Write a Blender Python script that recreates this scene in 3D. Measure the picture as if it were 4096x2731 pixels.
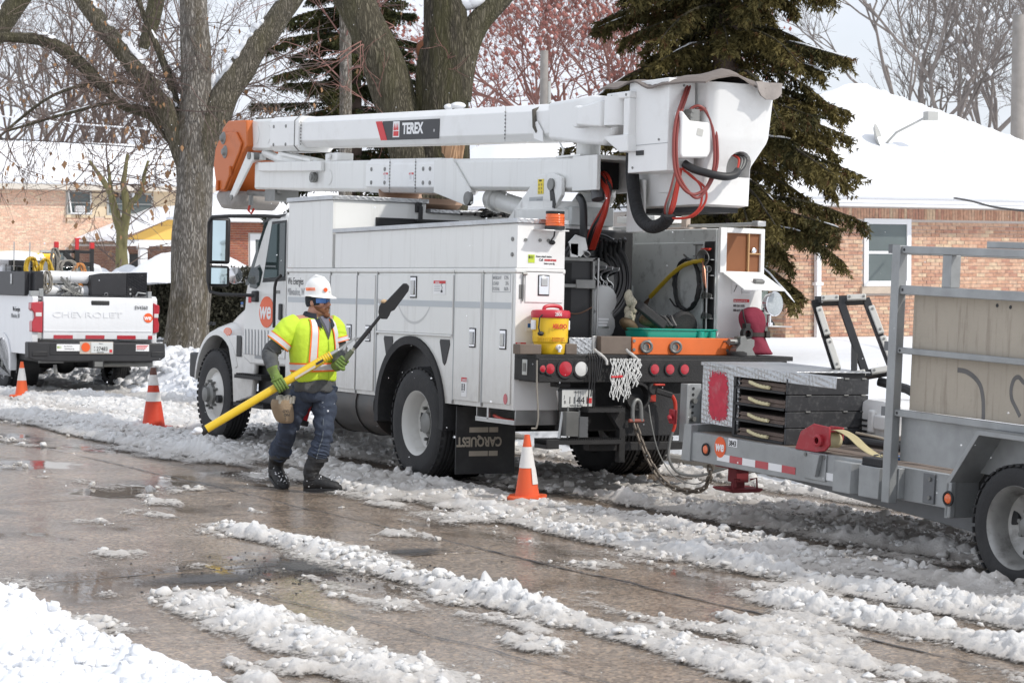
import bpy, bmesh, math, random
import numpy as np
from mathutils import Vector, Matrix
R_ = math.radians
random.seed(7); np.random.seed(7)
for o in list(bpy.data.objects): bpy.data.objects.remove(o)
SC = bpy.context.scene
COL = SC.collection
# ---------------------------------------------------------------- camera
cam_d = bpy.data.cameras.new('camera'); cam = bpy.data.objects.new('camera', cam_d); COL.objects.link(cam)
cam.location = (-8.95, -17.51, 1.90)
cam.rotation_euler = (R_(90-1.88), 0, R_(-29.5))
cam_d.lens = 76.53; cam_d.sensor_width = 36; cam_d.clip_start = .1; cam_d.clip_end = 2000
cam_d.dof.use_dof = True; cam_d.dof.focus_distance = 18.6; cam_d.dof.aperture_fstop = 9
SC.camera = cam
# ---------------------------------------------------------------- sky
W = bpy.data.worlds.new('World'); SC.world = W; W.use_nodes = True
SUN_EL, SUN_AZ = R_(42), math.atan2(.567, -.826)
nt = W.node_tree; nt.nodes.clear(); N = nt.nodes.new; LK = nt.links.new
out = N('ShaderNodeOutputWorld'); bg = N('ShaderNodeBackground'); bg2 = N('ShaderNodeBackground'); mix = N('ShaderNodeMixShader')
sky = N('ShaderNodeTexSky'); sky.sky_type = 'NISHITA'; sky.sun_disc = False
sky.sun_elevation = SUN_EL; sky.sun_rotation = SUN_AZ; sky.air_density = 1.2; sky.dust_density = 2.0
bg.inputs[1].default_value = .12
tc = N('ShaderNodeTexCoord'); nz = N('ShaderNodeTexNoise'); nz.inputs['Scale'].default_value = 3.2; nz.inputs['Detail'].default_value = 5; nz.inputs['Roughness'].default_value = .55
mp = N('ShaderNodeMapping'); mp.inputs['Scale'].default_value = (1, 1, 2.2); mp.inputs['Location'].default_value = (.3, .1, 0)
rp = N('ShaderNodeValToRGB'); rp.color_ramp.elements[0].position = .30; rp.color_ramp.elements[0].color = (.62,.62,.62,1)
rp.color_ramp.elements[1].position = .58; rp.color_ramp.elements[1].color = (1,1,1,1)
bg2.inputs[0].default_value = (.86, .905, 1.0, 1); bg2.inputs[1].default_value = 1.02
LK(sky.outputs[0], bg.inputs[0]); LK(tc.outputs['Generated'], mp.inputs[0]); LK(mp.outputs[0], nz.inputs[0]); LK(nz.outputs['Fac'], rp.inputs[0])
LK(rp.outputs[0], mix.inputs[0]); LK(bg.outputs[0], mix.inputs[1]); LK(bg2.outputs[0], mix.inputs[2]); LK(mix.outputs[0], out.inputs[0])
# ---------------------------------------------------------------- sun
sd = bpy.data.lights.new('sun', 'SUN'); sun = bpy.data.objects.new('sun', sd); COL.objects.link(sun)
sd.energy = 2.55; sd.angle = R_(1.6); sd.color = (1, .955, .89)
sv = Vector((.567*math.cos(SUN_EL), -.826*math.cos(SUN_EL), math.sin(SUN_EL)))
sun.rotation_euler = sv.to_track_quat('Z', 'Y').to_euler()
SC.view_settings.view_transform = 'Standard'; SC.view_settings.look = 'None'
SC.view_settings.exposure = .12; SC.view_settings.gamma = 1; SC.view_settings.use_curve_mapping = False
SC.cycles.max_bounces = 6; SC.cycles.transparent_max_bounces = 8
# ---------------------------------------------------------------- materials
def mat(name, col, rough=.5, metal=0., var=.12, vs=3., stain=0., staincol=(.05,.045,.04), ss=1.5, bump=0., bs=40., coat=0., spec=.5, streak=0.):
    m = bpy.data.materials.new(name); m.use_nodes = True; t = m.node_tree; n = t.nodes.new; l = t.links.new
    p = t.nodes['Principled BSDF']; p.inputs['Roughness'].default_value = rough; p.inputs['Metallic'].default_value = metal
    p.inputs['Coat Weight'].default_value = coat; p.inputs['Coat Roughness'].default_value = .08
    p.inputs['Specular IOR Level'].default_value = spec
    tcn = n('ShaderNodeTexCoord'); no = n('ShaderNodeTexNoise'); no.inputs['Scale'].default_value = vs; no.inputs['Detail'].default_value = 6
    l(tcn.outputs['Object'], no.inputs[0])
    mx = n('ShaderNodeMix'); mx.data_type = 'RGBA'
    c = Vector(col[:3]); mx.inputs[6].default_value = (*(c*(1-var)), 1); mx.inputs[7].default_value = (*[min(1, k) for k in c*(1+var)], 1)
    l(no.outputs['Fac'], mx.inputs[0]); last = mx.outputs[2]
    if stain or streak:
        n2 = n('ShaderNodeTexNoise'); n2.inputs['Scale'].default_value = ss; n2.inputs['Detail'].default_value = 9; n2.inputs['Roughness'].default_value = .68
        if streak:
            mpn = n('ShaderNodeMapping'); mpn.inputs['Scale'].default_value = (6, 6, .5); l(tcn.outputs['Object'], mpn.inputs[0]); l(mpn.outputs[0], n2.inputs[0])
        else: l(tcn.outputs['Object'], n2.inputs[0])
        r = n('ShaderNodeValToRGB'); r.color_ramp.elements[0].position = .52; r.color_ramp.elements[0].color = (0,0,0,1)
        r.color_ramp.elements[1].position = .78; a = stain or streak; r.color_ramp.elements[1].color = (a,a,a,1)
        l(n2.outputs['Fac'], r.inputs[0]); m2 = n('ShaderNodeMix'); m2.data_type = 'RGBA'
        l(r.outputs[0], m2.inputs[0]); l(last, m2.inputs[6]); m2.inputs[7].default_value = (*staincol, 1); last = m2.outputs[2]
    l(last, p.inputs['Base Color'])
    if bump:
        n3 = n('ShaderNodeTexNoise'); n3.inputs['Scale'].default_value = bs; n3.inputs['Detail'].default_value = 4; l(tcn.outputs['Object'], n3.inputs[0])
        b = n('ShaderNodeBump'); b.inputs['Strength'].default_value = bump; b.inputs['Distance'].default_value = .02; l(n3.outputs['Fac'], b.inputs['Height']); l(b.outputs[0], p.inputs['Normal'])
    return m
def attr_mat(name, attr, rough=.8, bump=0., bs=30., spec=.3, trans=0.):
    m = bpy.data.materials.new(name); m.use_nodes = True; t = m.node_tree; p = t.nodes['Principled BSDF']
    a = t.nodes.new('ShaderNodeAttribute'); a.attribute_name = attr; t.links.new(a.outputs['Color'], p.inputs['Base Color'])
    p.inputs['Roughness'].default_value = rough; p.inputs['Specular IOR Level'].default_value = spec
    if bump:
        tcn = t.nodes.new('ShaderNodeTexCoord'); n3 = t.nodes.new('ShaderNodeTexNoise'); n3.inputs['Scale'].default_value = bs; t.links.new(tcn.outputs['Object'], n3.inputs[0])
        b = t.nodes.new('ShaderNodeBump'); b.inputs['Strength'].default_value = bump; b.inputs['Distance'].default_value = .02; t.links.new(n3.outputs['Fac'], b.inputs['Height']); t.links.new(b.outputs[0], p.inputs['Normal'])
    return m
def glass_mat(name, col=(.02,.03,.03), rough=.06):
    m = mat(name, col, rough, 0, .3, 2.); return m
def emit_mat(name, col, s):
    m = bpy.data.materials.new(name); m.use_nodes = True; p = m.node_tree.nodes['Principled BSDF']
    p.inputs['Base Color'].default_value = (*col, 1); p.inputs['Emission Color'].default_value = (*col, 1); p.inputs['Emission Strength'].default_value = s; return m
def plate_mat(name, col=(.50,.51,.52), scale=30.):
    m = mat(name, col, .36, .85, .25, 5., .35, (.2,.19,.18), 3.); t = m.node_tree; n = t.nodes.new; l = t.links.new
    p = t.nodes['Principled BSDF']; tcn = n('ShaderNodeTexCoord'); mp = n('ShaderNodeMapping'); mp.inputs['Rotation'].default_value = (R_(45), R_(45), R_(45)); l(tcn.outputs['Object'], mp.inputs[0])
    ck = n('ShaderNodeTexChecker'); ck.inputs['Scale'].default_value = scale; l(mp.outputs[0], ck.inputs[0])
    w1 = n('ShaderNodeTexWave'); w1.inputs['Scale'].default_value = scale*.32; w1.bands_direction = 'X'; l(mp.outputs[0], w1.inputs[0])
    w2 = n('ShaderNodeTexWave'); w2.inputs['Scale'].default_value = scale*.32; w2.bands_direction = 'Y'; l(mp.outputs[0], w2.inputs[0])
    mx = n('ShaderNodeMix'); l(ck.outputs['Fac'], mx.inputs[0]); l(w1.outputs['Fac'], mx.inputs[2]); l(w2.outputs['Fac'], mx.inputs[3])
    b = n('ShaderNodeBump'); b.inputs['Strength'].default_value = .55; b.inputs['Distance'].default_value = .005; l(mx.outputs[0], b.inputs['Height']); l(b.outputs[0], p.inputs['Normal'])
    return m
# ---------------------------------------------------------------- mesh building
class MB:
    def __init__(s): s.v = []; s.f = []; s.mi = []; s.cur = 0
    def add(s, vs, fs):
        o = len(s.v); s.v += [tuple(v) for v in vs]
        for f in fs: s.f.append([o+i for i in f]); s.mi.append(s.cur)
    def box(s, x0, x1, y0, y1, z0, z1):
        s.add([(x0,y0,z0),(x1,y0,z0),(x1,y1,z0),(x0,y1,z0),(x0,y0,z1),(x1,y0,z1),(x1,y1,z1),(x0,y1,z1)],
              [(0,3,2,1),(4,5,6,7),(0,1,5,4),(1,2,6,5),(2,3,7,6),(3,0,4,7)]); return s
    def obox(s, c, d, M=None):
        hx, hy, hz = d[0]/2, d[1]/2, d[2]/2; c = Vector(c)
        P = [Vector(p) for p in [(-hx,-hy,-hz),(hx,-hy,-hz),(hx,hy,-hz),(-hx,hy,-hz),(-hx,-hy,hz),(hx,-hy,hz),(hx,hy,hz),(-hx,hy,hz)]]
        s.add([(M @ p if M else p)+c for p in P], [(0,3,2,1),(4,5,6,7),(0,1,5,4),(1,2,6,5),(2,3,7,6),(3,0,4,7)]); return s
    def bar(s, a, b, w, h, up=(0,0,1)):
        a = Vector(a); b = Vector(b); d = (b-a); L = d.length; d.normalize(); u = Vector(up)
        r = d.cross(u); r = r.normalized() if r.length > 1e-5 else Vector((1,0,0)); u = r.cross(d)
        M = Matrix((r, d, u)).transposed(); return s.obox((a+b)/2, (w, L, h), M)
    def prism(s, pts, ax, a0, a1):
        n = len(pts)
        def q(p, a): return {'x': (a, p[0], p[1]), 'y': (p[0], a, p[1]), 'z': (p[0], p[1], a)}[ax]
        s.add([q(p, a0) for p in pts]+[q(p, a1) for p in pts], [tuple(range(n)), tuple(range(2*n-1, n-1, -1))]+[(i, (i+1) % n, n+(i+1) % n, n+i) for i in range(n)]); return s
    def tube(s, pts, r, seg=8, cap=True):
        P = [Vector(p) for p in pts]; n = len(P); rs = r if hasattr(r, '__len__') else [r]*n
        t0 = (P[1]-P[0]).normalized(); u = t0.orthogonal().normalized(); vs = []; fs = []
        for i in range(n):
            t = (P[min(i+1, n-1)]-P[max(i-1, 0)]); t = t.normalized() if t.length > 1e-9 else t0
            u = (u-t*u.dot(t)); u = u.normalized() if u.length > 1e-6 else t.orthogonal().normalized(); w = t.cross(u)
            for k in range(seg):
                a = 2*math.pi*k/seg; vs.append(P[i]+(u*math.cos(a)+w*math.sin(a))*rs[i])
        for i in range(n-1):
            for k in range(seg):
                k2 = (k+1) % seg; fs.append((i*seg+k, i*seg+k2, (i+1)*seg+k2, (i+1)*seg+k))
        if cap: fs.append(tuple(range(seg-1, -1, -1))); fs.append(tuple((n-1)*seg+k for k in range(seg)))
        s.add(vs, fs); return s
    def cyl(s, a, b, r0, r1=None, seg=24): return s.tube([a, b], [r0, r0 if r1 is None else r1], seg)
    def loft(s, rings, cap=True, closed=True):
        n = len(rings[0]); vs = [p for r in rings for p in r]; fs = []
        for i in range(len(rings)-1):
            for k in range(n if closed else n-1):
                k2 = (k+1) % n; fs.append((i*n+k, i*n+k2, (i+1)*n+k2, (i+1)*n+k))
        if cap and closed: fs.append(tuple(range(n-1, -1, -1))); fs.append(tuple((len(rings)-1)*n+k for k in range(n)))
        s.add(vs, fs); return s
    def lathe(s, prof, o, ax, seg=40, closed=False):
        ax = Vector(ax).normalized(); u = ax.orthogonal().normalized(); w = ax.cross(u); o = Vector(o); rings = []
        for r, h in prof: rings.append([o+ax*h+(u*math.cos(2*math.pi*k/seg)+w*math.sin(2*math.pi*k/seg))*max(r, 1e-4) for k in range(seg)])
        if closed: rings.append(rings[0])
        return s.loft(rings, cap=False)
    def ball(s, c, r, seg=12, rings=8, M=None):
        r = r if hasattr(r, '__len__') else (r, r, r); c = Vector(c); rr = []
        for i in range(rings+1):
            th = math.pi*i/rings; th = min(max(th, .02), math.pi-.02); row = []
            for k in range(seg):
                a = 2*math.pi*k/seg; p = Vector((r[0]*math.sin(th)*math.cos(a), r[1]*math.sin(th)*math.sin(a), r[2]*math.cos(th)))
                row.append((M @ p if M else p)+c)
            rr.append(row)
        return s.loft(rr)
    def build(s, name, mats, parent=None, bevel=0., smooth=32, sub=0, seg=2):
        me = bpy.data.meshes.new(name); me.from_pydata(s.v, [], s.f)
        b = bmesh.new(); b.from_mesh(me); bmesh.ops.recalc_face_normals(b, faces=b.faces); b.to_mesh(me); b.free()
        mats = mats if isinstance(mats, (list, tuple)) else [mats]
        for m in mats: me.materials.append(m)
        if len(mats) > 1: me.polygons.foreach_set('material_index', s.mi)
        if smooth:
            me.polygons.foreach_set('use_smooth', [True]*len(me.polygons)); me.set_sharp_from_angle(angle=R_(smooth))
        return link(name, me, parent, bevel, sub, seg)
def link(name, me, parent=None, bevel=0., sub=0, seg=2):
    o = bpy.data.objects.new(name, me); COL.objects.link(o); o.parent = parent
    if sub: md = o.modifiers.new('sub', 'SUBSURF'); md.levels = sub; md.render_levels = sub
    if bevel: md = o.modifiers.new('bevel', 'BEVEL'); md.width = bevel; md.segments = seg; md.limit_method = 'ANGLE'; md.angle_limit = R_(40)
    return o
def npmesh(name, v, f, mat_, parent=None, smooth=True, attrs=None):
    """big mesh from numpy arrays: v (n,3), f (m,3|4)"""
    me = bpy.data.meshes.new(name); k = f.shape[1]
    me.vertices.add(len(v)); me.vertices.foreach_set('co', np.ascontiguousarray(v, dtype=np.float32).ravel())
    me.loops.add(f.size); me.loops.foreach_set('vertex_index', f.ravel().astype(np.int32))
    me.polygons.add(len(f)); me.polygons.foreach_set('loop_start', np.arange(0, f.size, k, dtype=np.int32))
    me.polygons.foreach_set('use_smooth', np.full(len(f), smooth))
    for an, (dom, arr) in (attrs or {}).items():
        if arr.ndim == 1: at = me.attributes.new(an, 'FLOAT', dom); at.data.foreach_set('value', arr.astype(np.float32))
        else: at = me.attributes.new(an, 'FLOAT_COLOR', dom); at.data.foreach_set('color', arr.astype(np.float32).ravel())
    me.update(calc_edges=True); me.materials.append(mat_)
    return link(name, me, parent)
def tag(o, label=None, cat=None, group=None, kind=None):
    if label: o['label'] = label
    if cat: o['category'] = cat
    if group: o['group'] = group
    if kind: o['kind'] = kind
    return o
def thing(name, label, cat, loc=(0,0,0), rot=(0,0,0), group=None):
    o = bpy.data.objects.new(name, None); o.empty_display_size = .3; COL.objects.link(o); o.location = loc; o.rotation_euler = rot
    return tag(o, label, cat, group)
def dup(root, loc, rot=None, label=None):
    def cp(o, par):
        c = o.copy(); COL.objects.link(c); c.parent = par
        for ch in o.children: cp(ch, c)
        return c
    r = cp(root, root.parent); r.location = loc
    if rot is not None: r.rotation_euler = rot
    if label: r['label'] = label
    return r
XS = dict(side=((0,-1,0), (0,0,1)), rear=((1,0,0), (0,0,1)))
def text(body, size, pos, face, m, parent, sx=1., ext=.0012, shear=0., off=0., align='LEFT', name='lettering', flip=False, sp=1.):
    """flat print standing proud of a face: face = 'side' (looking along +x), 'rear' (looking along +y) or (right, up) vectors"""
    cu = bpy.data.curves.new('t', 'FONT'); cu.body = body; cu.size = size; cu.extrude = ext; cu.shear = shear; cu.offset = off; cu.align_x = align; cu.align_y = 'BOTTOM_BASELINE'; cu.space_character = sp; cu.resolution_u = 3
    ob = bpy.data.objects.new('t', cu); me = bpy.data.meshes.new_from_object(ob); bpy.data.objects.remove(ob); bpy.data.curves.remove(cu)
    me.materials.clear(); me.materials.append(m); r, u = XS[face] if isinstance(face, str) else face
    r = Vector(r).normalized(); u = Vector(u).normalized(); nn = r.cross(u)
    if flip: r, u = -r, -u
    M = Matrix((r*sx, u, nn)).transposed().to_4x4(); M.translation = Vector(pos); me.transform(M)
    return link(name, me, parent)
def disc(c, rx, ry, face, m, parent, name, t=.003, seg=36):
    r, u = XS[face] if isinstance(face, str) else face; r = Vector(r).normalized(); u = Vector(u).normalized(); nn = r.cross(u); c = Vector(c)
    b = MB(); b.loft([[c+nn*h+r*rx*math.cos(a*2*math.pi/seg)+u*ry*math.sin(a*2*math.pi/seg) for a in range(seg)] for h in (0, t)])
    return b.build(name, m, parent)
def decal(c, w, h, face, m, parent, name='decal', t=.003, pts=None):
    r, u = XS[face] if isinstance(face, str) else face; r = Vector(r).normalized(); u = Vector(u).normalized(); nn = r.cross(u); c = Vector(c)
    pts = pts or [(0,0),(w,0),(w,h),(0,h)]; b = MB(); b.loft([[c+nn*k+r*p+u*q for p, q in pts] for k in (0, t)]); return b.build(name, m, parent, smooth=0)
# numpy noise ------------------------------------------------------------
def _h(ix, iy, s):
    n = (ix.astype(np.int64)*374761393+iy.astype(np.int64)*668265263+s*974634777) & 0xffffffff
    n = ((n ^ (n >> 13))*1274126177) & 0xffffffff; return ((n ^ (n >> 16)) & 0xffff)/65535.
def vnoise(x, y, s=0):
    ix = np.floor(x); iy = np.floor(y); fx = x-ix; fy = y-iy; fx = fx*fx*(3-2*fx); fy = fy*fy*(3-2*fy)
    a = _h(ix, iy, s); b = _h(ix+1, iy, s); c = _h(ix, iy+1, s); d = _h(ix+1, iy+1, s)
    return a*(1-fx)*(1-fy)+b*fx*(1-fy)+c*(1-fx)*fy+d*fx*fy
def fbm(x, y, s=0, o=4):
    t = 0; a = .5
    for k in range(o): t = t+a*(vnoise(x, y, s+k)*2-1); x = x*2.03+7.1; y = y*2.03+3.7; a *= .5
    return t
def worley(x, y, s=0):
    ix = np.floor(x); iy = np.floor(y); best = np.full(x.shape, 9.)
    for dx in (-1, 0, 1):
        for dy in (-1, 0, 1):
            px = ix+dx+_h(ix+dx, iy+dy, s); py = iy+dy+_h(ix+dx, iy+dy, s+11); best = np.minimum(best, (px-x)**2+(py-y)**2)
    return np.sqrt(best)
# ================================================================ ground, road, slush, snow banks
def sstep(a, b, x): t = np.clip((x-a)/(b-a), 0, 1); return t*t*(3-2*t)
M_snow = mat('snow', (.81,.825,.85), .62, 0, .04, 2., bump=.35, bs=14, spec=.25)
def ground_z(x, y):
    x = np.asarray(x, float); y = np.asarray(y, float)
    zr = .28+.40*sstep(3, 14, x)+.05*fbm(x*.35, y*.35, 3)
    zl = .30+.03*fbm(x*.5, y*.5, 5)
    z = np.where(x > 4.2, zr, np.where(x < -5.6, zl, -.25))
    return z
gx = np.concatenate([[-300,-150,-80,-40,-25], np.arange(-16,-5.59,.4), [-5.59,-5.4], [0, 2.9, 2.96], np.arange(3.3,30,.5), [32,36,42,50,65,90,150,400]])
gy = np.concatenate([[-120,-60,-30], np.arange(-20,60,.6), np.arange(60,120,4), [130,160,220,320,600]])
X, Y = np.meshgrid(gx, gy); Z = ground_z(X, Y)
idx = np.arange(X.size).reshape(X.shape); q = np.stack([idx[:-1,:-1], idx[:-1,1:], idx[1:,1:], idx[1:,:-1]], -1).reshape(-1, 4)
tag(npmesh('ground', np.stack([X, Y, Z], -1).reshape(-1, 3), q, M_snow), kind='structure')
# concrete -----------------------------------------------------------------
def road_mat():
    m = bpy.data.materials.new('wet_concrete'); m.use_nodes = True; t = m.node_tree; n = t.nodes.new; l = t.links.new; p = t.nodes['Principled BSDF']
    g = n('ShaderNodeNewGeometry')
    def noise(s, d=5, r=.55, sc=None):
        x = n('ShaderNodeTexNoise'); x.inputs['Scale'].default_value = s; x.inputs['Detail'].default_value = d; x.inputs['Roughness'].default_value = r
        if sc: mp = n('ShaderNodeMapping'); mp.inputs['Scale'].default_value = sc; l(g.outputs['Position'], mp.inputs[0]); l(mp.outputs[0], x.inputs[0])
        else: l(g.outputs['Position'], x.inputs[0])
        return x.outputs['Fac']
    def ramp(f, *st):
        r = n('ShaderNodeValToRGB'); e = r.color_ramp.elements
        while len(e) < len(st): e.new(.5)
        for k, (a, c) in enumerate(st): e[k].position = a; e[k].color = (*c, 1) if hasattr(c, '__len__') else (c, c, c, 1)
        l(f, r.inputs[0]); return r.outputs[0]
    def mix(f, a, b, bt='MIX'):
        x = n('ShaderNodeMix'); x.data_type = 'RGBA'; x.blend_type = bt
        for s, v in ((0, f), (6, a), (7, b)):
            if isinstance(v, (int, float)): x.inputs[s].default_value = v
            elif isinstance(v, tuple): x.inputs[s].default_value = (*v, 1)
            else: l(v, x.inputs[s])
        return x.outputs[2]
    base = ramp(noise(.9, 7, .6), (.3, (.175,.135,.103)), (.7, (.32,.262,.21)))
    base = mix(ramp(noise(5, 6, .7), (.45, 0.), (.7, .5)), base, (.27,.235,.205))
    v = n('ShaderNodeTexVoronoi'); v.inputs['Scale'].default_value = 48; l(g.outputs['Position'], v.inputs[0])
    agg = ramp(v.outputs['Color'], (.0, (.35,.32,.30)), (.5, (1.,1.,1.)), (1., (2.0,1.85,1.65))); base = mix(.75, base, agg, 'MULTIPLY')
    pud = ramp(noise(.75, 3, .5, (1.15, .7, 1)), (.52, 0.), (.60, 1.))
    base = mix(pud, base, mix(.5, base, (.05,.043,.037)))
    l(base, p.inputs['Base Color'])
    wet = ramp(noise(2.2, 4, .6), (.35, .07), (.7, .30))
    ro = mix(pud, wet, (.03,.03,.03)); l(ro, p.inputs['Roughness'])
    p.inputs['IOR'].default_value = 1.38
    h = mix(pud, mix(.55, v.outputs['Distance'], noise(30, 4, .6)), (.5,.5,.5))
    b = n('ShaderNodeBump'); b.inputs['Strength'].default_value = .45; b.inputs['Distance'].default_value = .007; l(h, b.inputs['Height'])
    w2 = noise(9, 2, .5, (1., .35, 1)); b2 = n('ShaderNodeBump'); b2.inputs['Strength'].default_value = .10; b2.inputs['Distance'].default_value = .01; l(w2, b2.inputs['Height']); l(b.outputs[0], b2.inputs['Normal']); l(b2.outputs[0], p.inputs['Normal'])
    return m
M_road = road_mat(); M_tar = mat('tar', (.035,.034,.036), .35, bump=.5, bs=60, var=.3)
road = tag(MB().box(-5.6, 2.9, -40, 130, -.2, -.06).build('road', M_tar, smooth=0), kind='structure')
jy = [-40, -22, -13.6, -9.15, -4.62, -.12, 4.4, 8.9, 13.4, 22, 130]; jx = [-5.6, -1.86, 1.6, 2.9]
zr = lambda x: -.02*max(0, x)
for i in range(3):
    for k in range(len(jy)-1):
        x0, x1 = jx[i]+.004, jx[i+1]-.004; y0, y1 = jy[k]+.004, jy[k+1]-.004
        dz = random.uniform(-.003, .003); b = MB()
        b.add([(x0,y0,-.07),(x1,y0,-.07),(x1,y1,-.07),(x0,y1,-.07),(x0,y0,zr(x0)+dz),(x1,y0,zr(x1)+dz),(x1,y1,zr(x1)+dz),(x0,y1,zr(x0)+dz)],
              [(0,3,2,1),(4,5,6,7),(0,1,5,4),(1,2,6,5),(2,3,7,6),(3,0,4,7)])
        b.build('concrete_slab', M_road, road, bevel=.006, smooth=0)
# curb
b = MB(); b.prism([(2.9,-.2),(2.9,.06),(2.93,.085),(3.08,.09),(3.08,-.2)], 'y', -40, 130); tag(b.build('curb', mat('curb_concrete', (.3,.28,.25), .6, bump=.4), smooth=0), kind='structure')
# cracks / tar seams and asphalt patch: thin real sheets lying on the slabs
def ribbon(pts, w, z, seed):
    rr = random.Random(seed); vs = []; fs = []
    P = []
    for (x0, y0), (x1, y1) in zip(pts, pts[1:]):
        n_ = max(2, int(math.hypot(x1-x0, y1-y0)/.08))
        for k in range(n_): t = k/n_; P.append((x0+(x1-x0)*t, y0+(y1-y0)*t))
    P.append(pts[-1]); jx_ = 0
    for i, (x, y) in enumerate(P):
        a = P[max(0, i-1)]; c = P[min(len(P)-1, i+1)]; dx, dy = c[0]-a[0], c[1]-a[1]; L = math.hypot(dx, dy) or 1; nx, ny = -dy/L, dx/L
        jx_ = jx_*.8+rr.uniform(-.012, .012); ww = w*rr.uniform(.4, 1.3)
        vs += [(x+nx*(jx_-ww), y+ny*(jx_-ww), z), (x+nx*(jx_+ww), y+ny*(jx_+ww), z)]
        if i: fs.append((2*i-2, 2*i-1, 2*i+1, 2*i))
    b = MB(); b.add(vs, fs); return b
for k, (pts, w) in enumerate([([(-1.86,4),(-1.86,-12)], .009), ([(-5,-4.72),(-4.2,-4.6),(-3.4,-4.3)], .009), ([(-3.62,-1.77),(-2.6,-1.76),(-1.9,-1.7)], .008), ([(-3.95,-.12),(-1.9,-.12)], .008), ([(-2.6,-4.6),(-1.86,-4.66)], .011), ([(-4.1,-4.9),(-3.7,-8),(-3.6,-11)], .006)]):
    ribbon(pts, w, .006, k).build('tar_seam', M_tar, road, smooth=0)
M_asph = mat('asphalt', (.045,.045,.048), .32, bump=.9, bs=90, var=.35)
def stain_mat():
    m = mat('worn_asphalt', (.05,.047,.046), .35, bump=.9, bs=90, var=.4); t = m.node_tree; n = t.nodes.new; l = t.links.new; a = n('ShaderNodeAttribute'); a.attribute_name = 'thin'; g = n('ShaderNodeNewGeometry'); z = n('ShaderNodeTexNoise'); z.inputs['Scale'].default_value = 11; z.inputs['Detail'].default_value = 8; z.inputs['Roughness'].default_value = .75; l(g.outputs['Position'], z.inputs[0])
    ma = n('ShaderNodeMath'); ma.operation = 'ADD'; l(a.outputs['Fac'], ma.inputs[0]); l(z.outputs['Fac'], ma.inputs[1]); r = n('ShaderNodeValToRGB'); r.color_ramp.elements[0].position = .62; r.color_ramp.elements[1].position = 1.02; l(ma.outputs[0], r.inputs[0]); tr = n('ShaderNodeBsdfTransparent'); mx = n('ShaderNodeMixShader'); l(r.outputs[0], mx.inputs[0]); l(t.nodes['Principled BSDF'].outputs[0], mx.inputs[1]); l(tr.outputs[0], mx.inputs[2]); l(mx.outputs[0], t.nodes['Material Output'].inputs[0]); return m
M_stain = stain_mat()
for cx, cy, rx, ry in [(-3.2,-4.75,.85,.75), (-2.75,-4.15,.42,.32), (-4.0,-5.0,.8,.5), (-2.35,-4.45,.45,.3)]:
    X, Y = np.meshgrid(np.linspace(-1, 1, 24), np.linspace(-1, 1, 24)); R2_ = np.sqrt(X**2+Y**2); ix = np.arange(576).reshape(24, 24); q_ = np.stack([ix[:-1,:-1], ix[:-1,1:], ix[1:,1:], ix[1:,:-1]], -1).reshape(-1, 4)
    npmesh('asphalt_patch', np.stack([cx+X*rx, cy+Y*ry, X*0+.0065+.0002*abs(cx)], -1).reshape(-1, 3), q_, M_stain, road, True, {'thin': ('POINT', np.clip(R2_*.75, 0, 1).ravel())})
rr = random.Random(5); g = MB()      # loose asphalt crumbs scattered round the patch
for _ in range(260):
    a = rr.gauss(0, 1); x = -3.4+rr.gauss(0, .55); y = -4.95+rr.gauss(0, .55); s = rr.uniform(.003, .009)
    g.obox((x, y, s*.3), (s*1.6, s*1.2, s), Matrix.Rotation(rr.uniform(0, 3), 3, 'Z'))
tag(g.build('asphalt_crumbs', M_asph, smooth=0), kind='stuff')
# slush --------------------------------------------------------------------
def slush_mat():
    m = bpy.data.materials.new('slush'); m.use_nodes = True; t = m.node_tree; n = t.nodes.new; l = t.links.new; p = t.nodes['Principled BSDF']
    a = n('ShaderNodeAttribute'); a.attribute_name = 'tone'; l(a.outputs['Color'], p.inputs['Base Color'])
    a2 = n('ShaderNodeAttribute'); a2.attribute_name = 'thin'
    p.inputs['Roughness'].default_value = .36; p.inputs['IOR'].default_value = 1.31; p.inputs['Subsurface Weight'].default_value = .55; p.inputs['Subsurface Radius'].default_value = (1., .95, .9); p.inputs['Subsurface Scale'].default_value = .018
    g = n('ShaderNodeNewGeometry'); nz_ = n('ShaderNodeTexNoise'); nz_.inputs['Scale'].default_value = 70; nz_.inputs['Detail'].default_value = 3; l(g.outputs['Position'], nz_.inputs[0])
    b = n('ShaderNodeBump'); b.inputs['Strength'].default_value = .5; b.inputs['Distance'].default_value = .012; l(nz_.outputs['Fac'], b.inputs['Height']); l(b.outputs[0], p.inputs['Normal'])
    tr = n('ShaderNodeBsdfTransparent'); mx = n('ShaderNodeMixShader'); nq = n('ShaderNodeTexNoise'); nq.inputs['Scale'].default_value = 34; nq.inputs['Detail'].default_value = 5; nq.inputs['Roughness'].default_value = .7; l(g.outputs['Position'], nq.inputs[0]); m1 = n('ShaderNodeMath'); m1.operation = 'MULTIPLY_ADD'; m1.inputs[1].default_value = 1.5; m1.inputs[2].default_value = -.75; l(nq.outputs['Fac'], m1.inputs[0]); m2 = n('ShaderNodeMath'); m2.operation = 'ADD'; l(a2.outputs['Fac'], m2.inputs[0]); l(m1.outputs[0], m2.inputs[1]); rq = n('ShaderNodeValToRGB'); rq.color_ramp.elements[0].position = .28; rq.color_ramp.elements[0].color = (0,0,0,1); rq.color_ramp.elements[1].position = .62; rq.color_ramp.elements[1].color = (.94,.94,.94,1); l(m2.outputs[0], rq.inputs[0]); l(rq.outputs[0], mx.inputs[0]); l(p.outputs[0], mx.inputs[1]); l(tr.outputs[0], mx.inputs[2])
    l(mx.outputs[0], t.nodes['Material Output'].inputs[0]); return m
def band(x, c, w): return np.exp(-((x-c)/w)**2)
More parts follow.
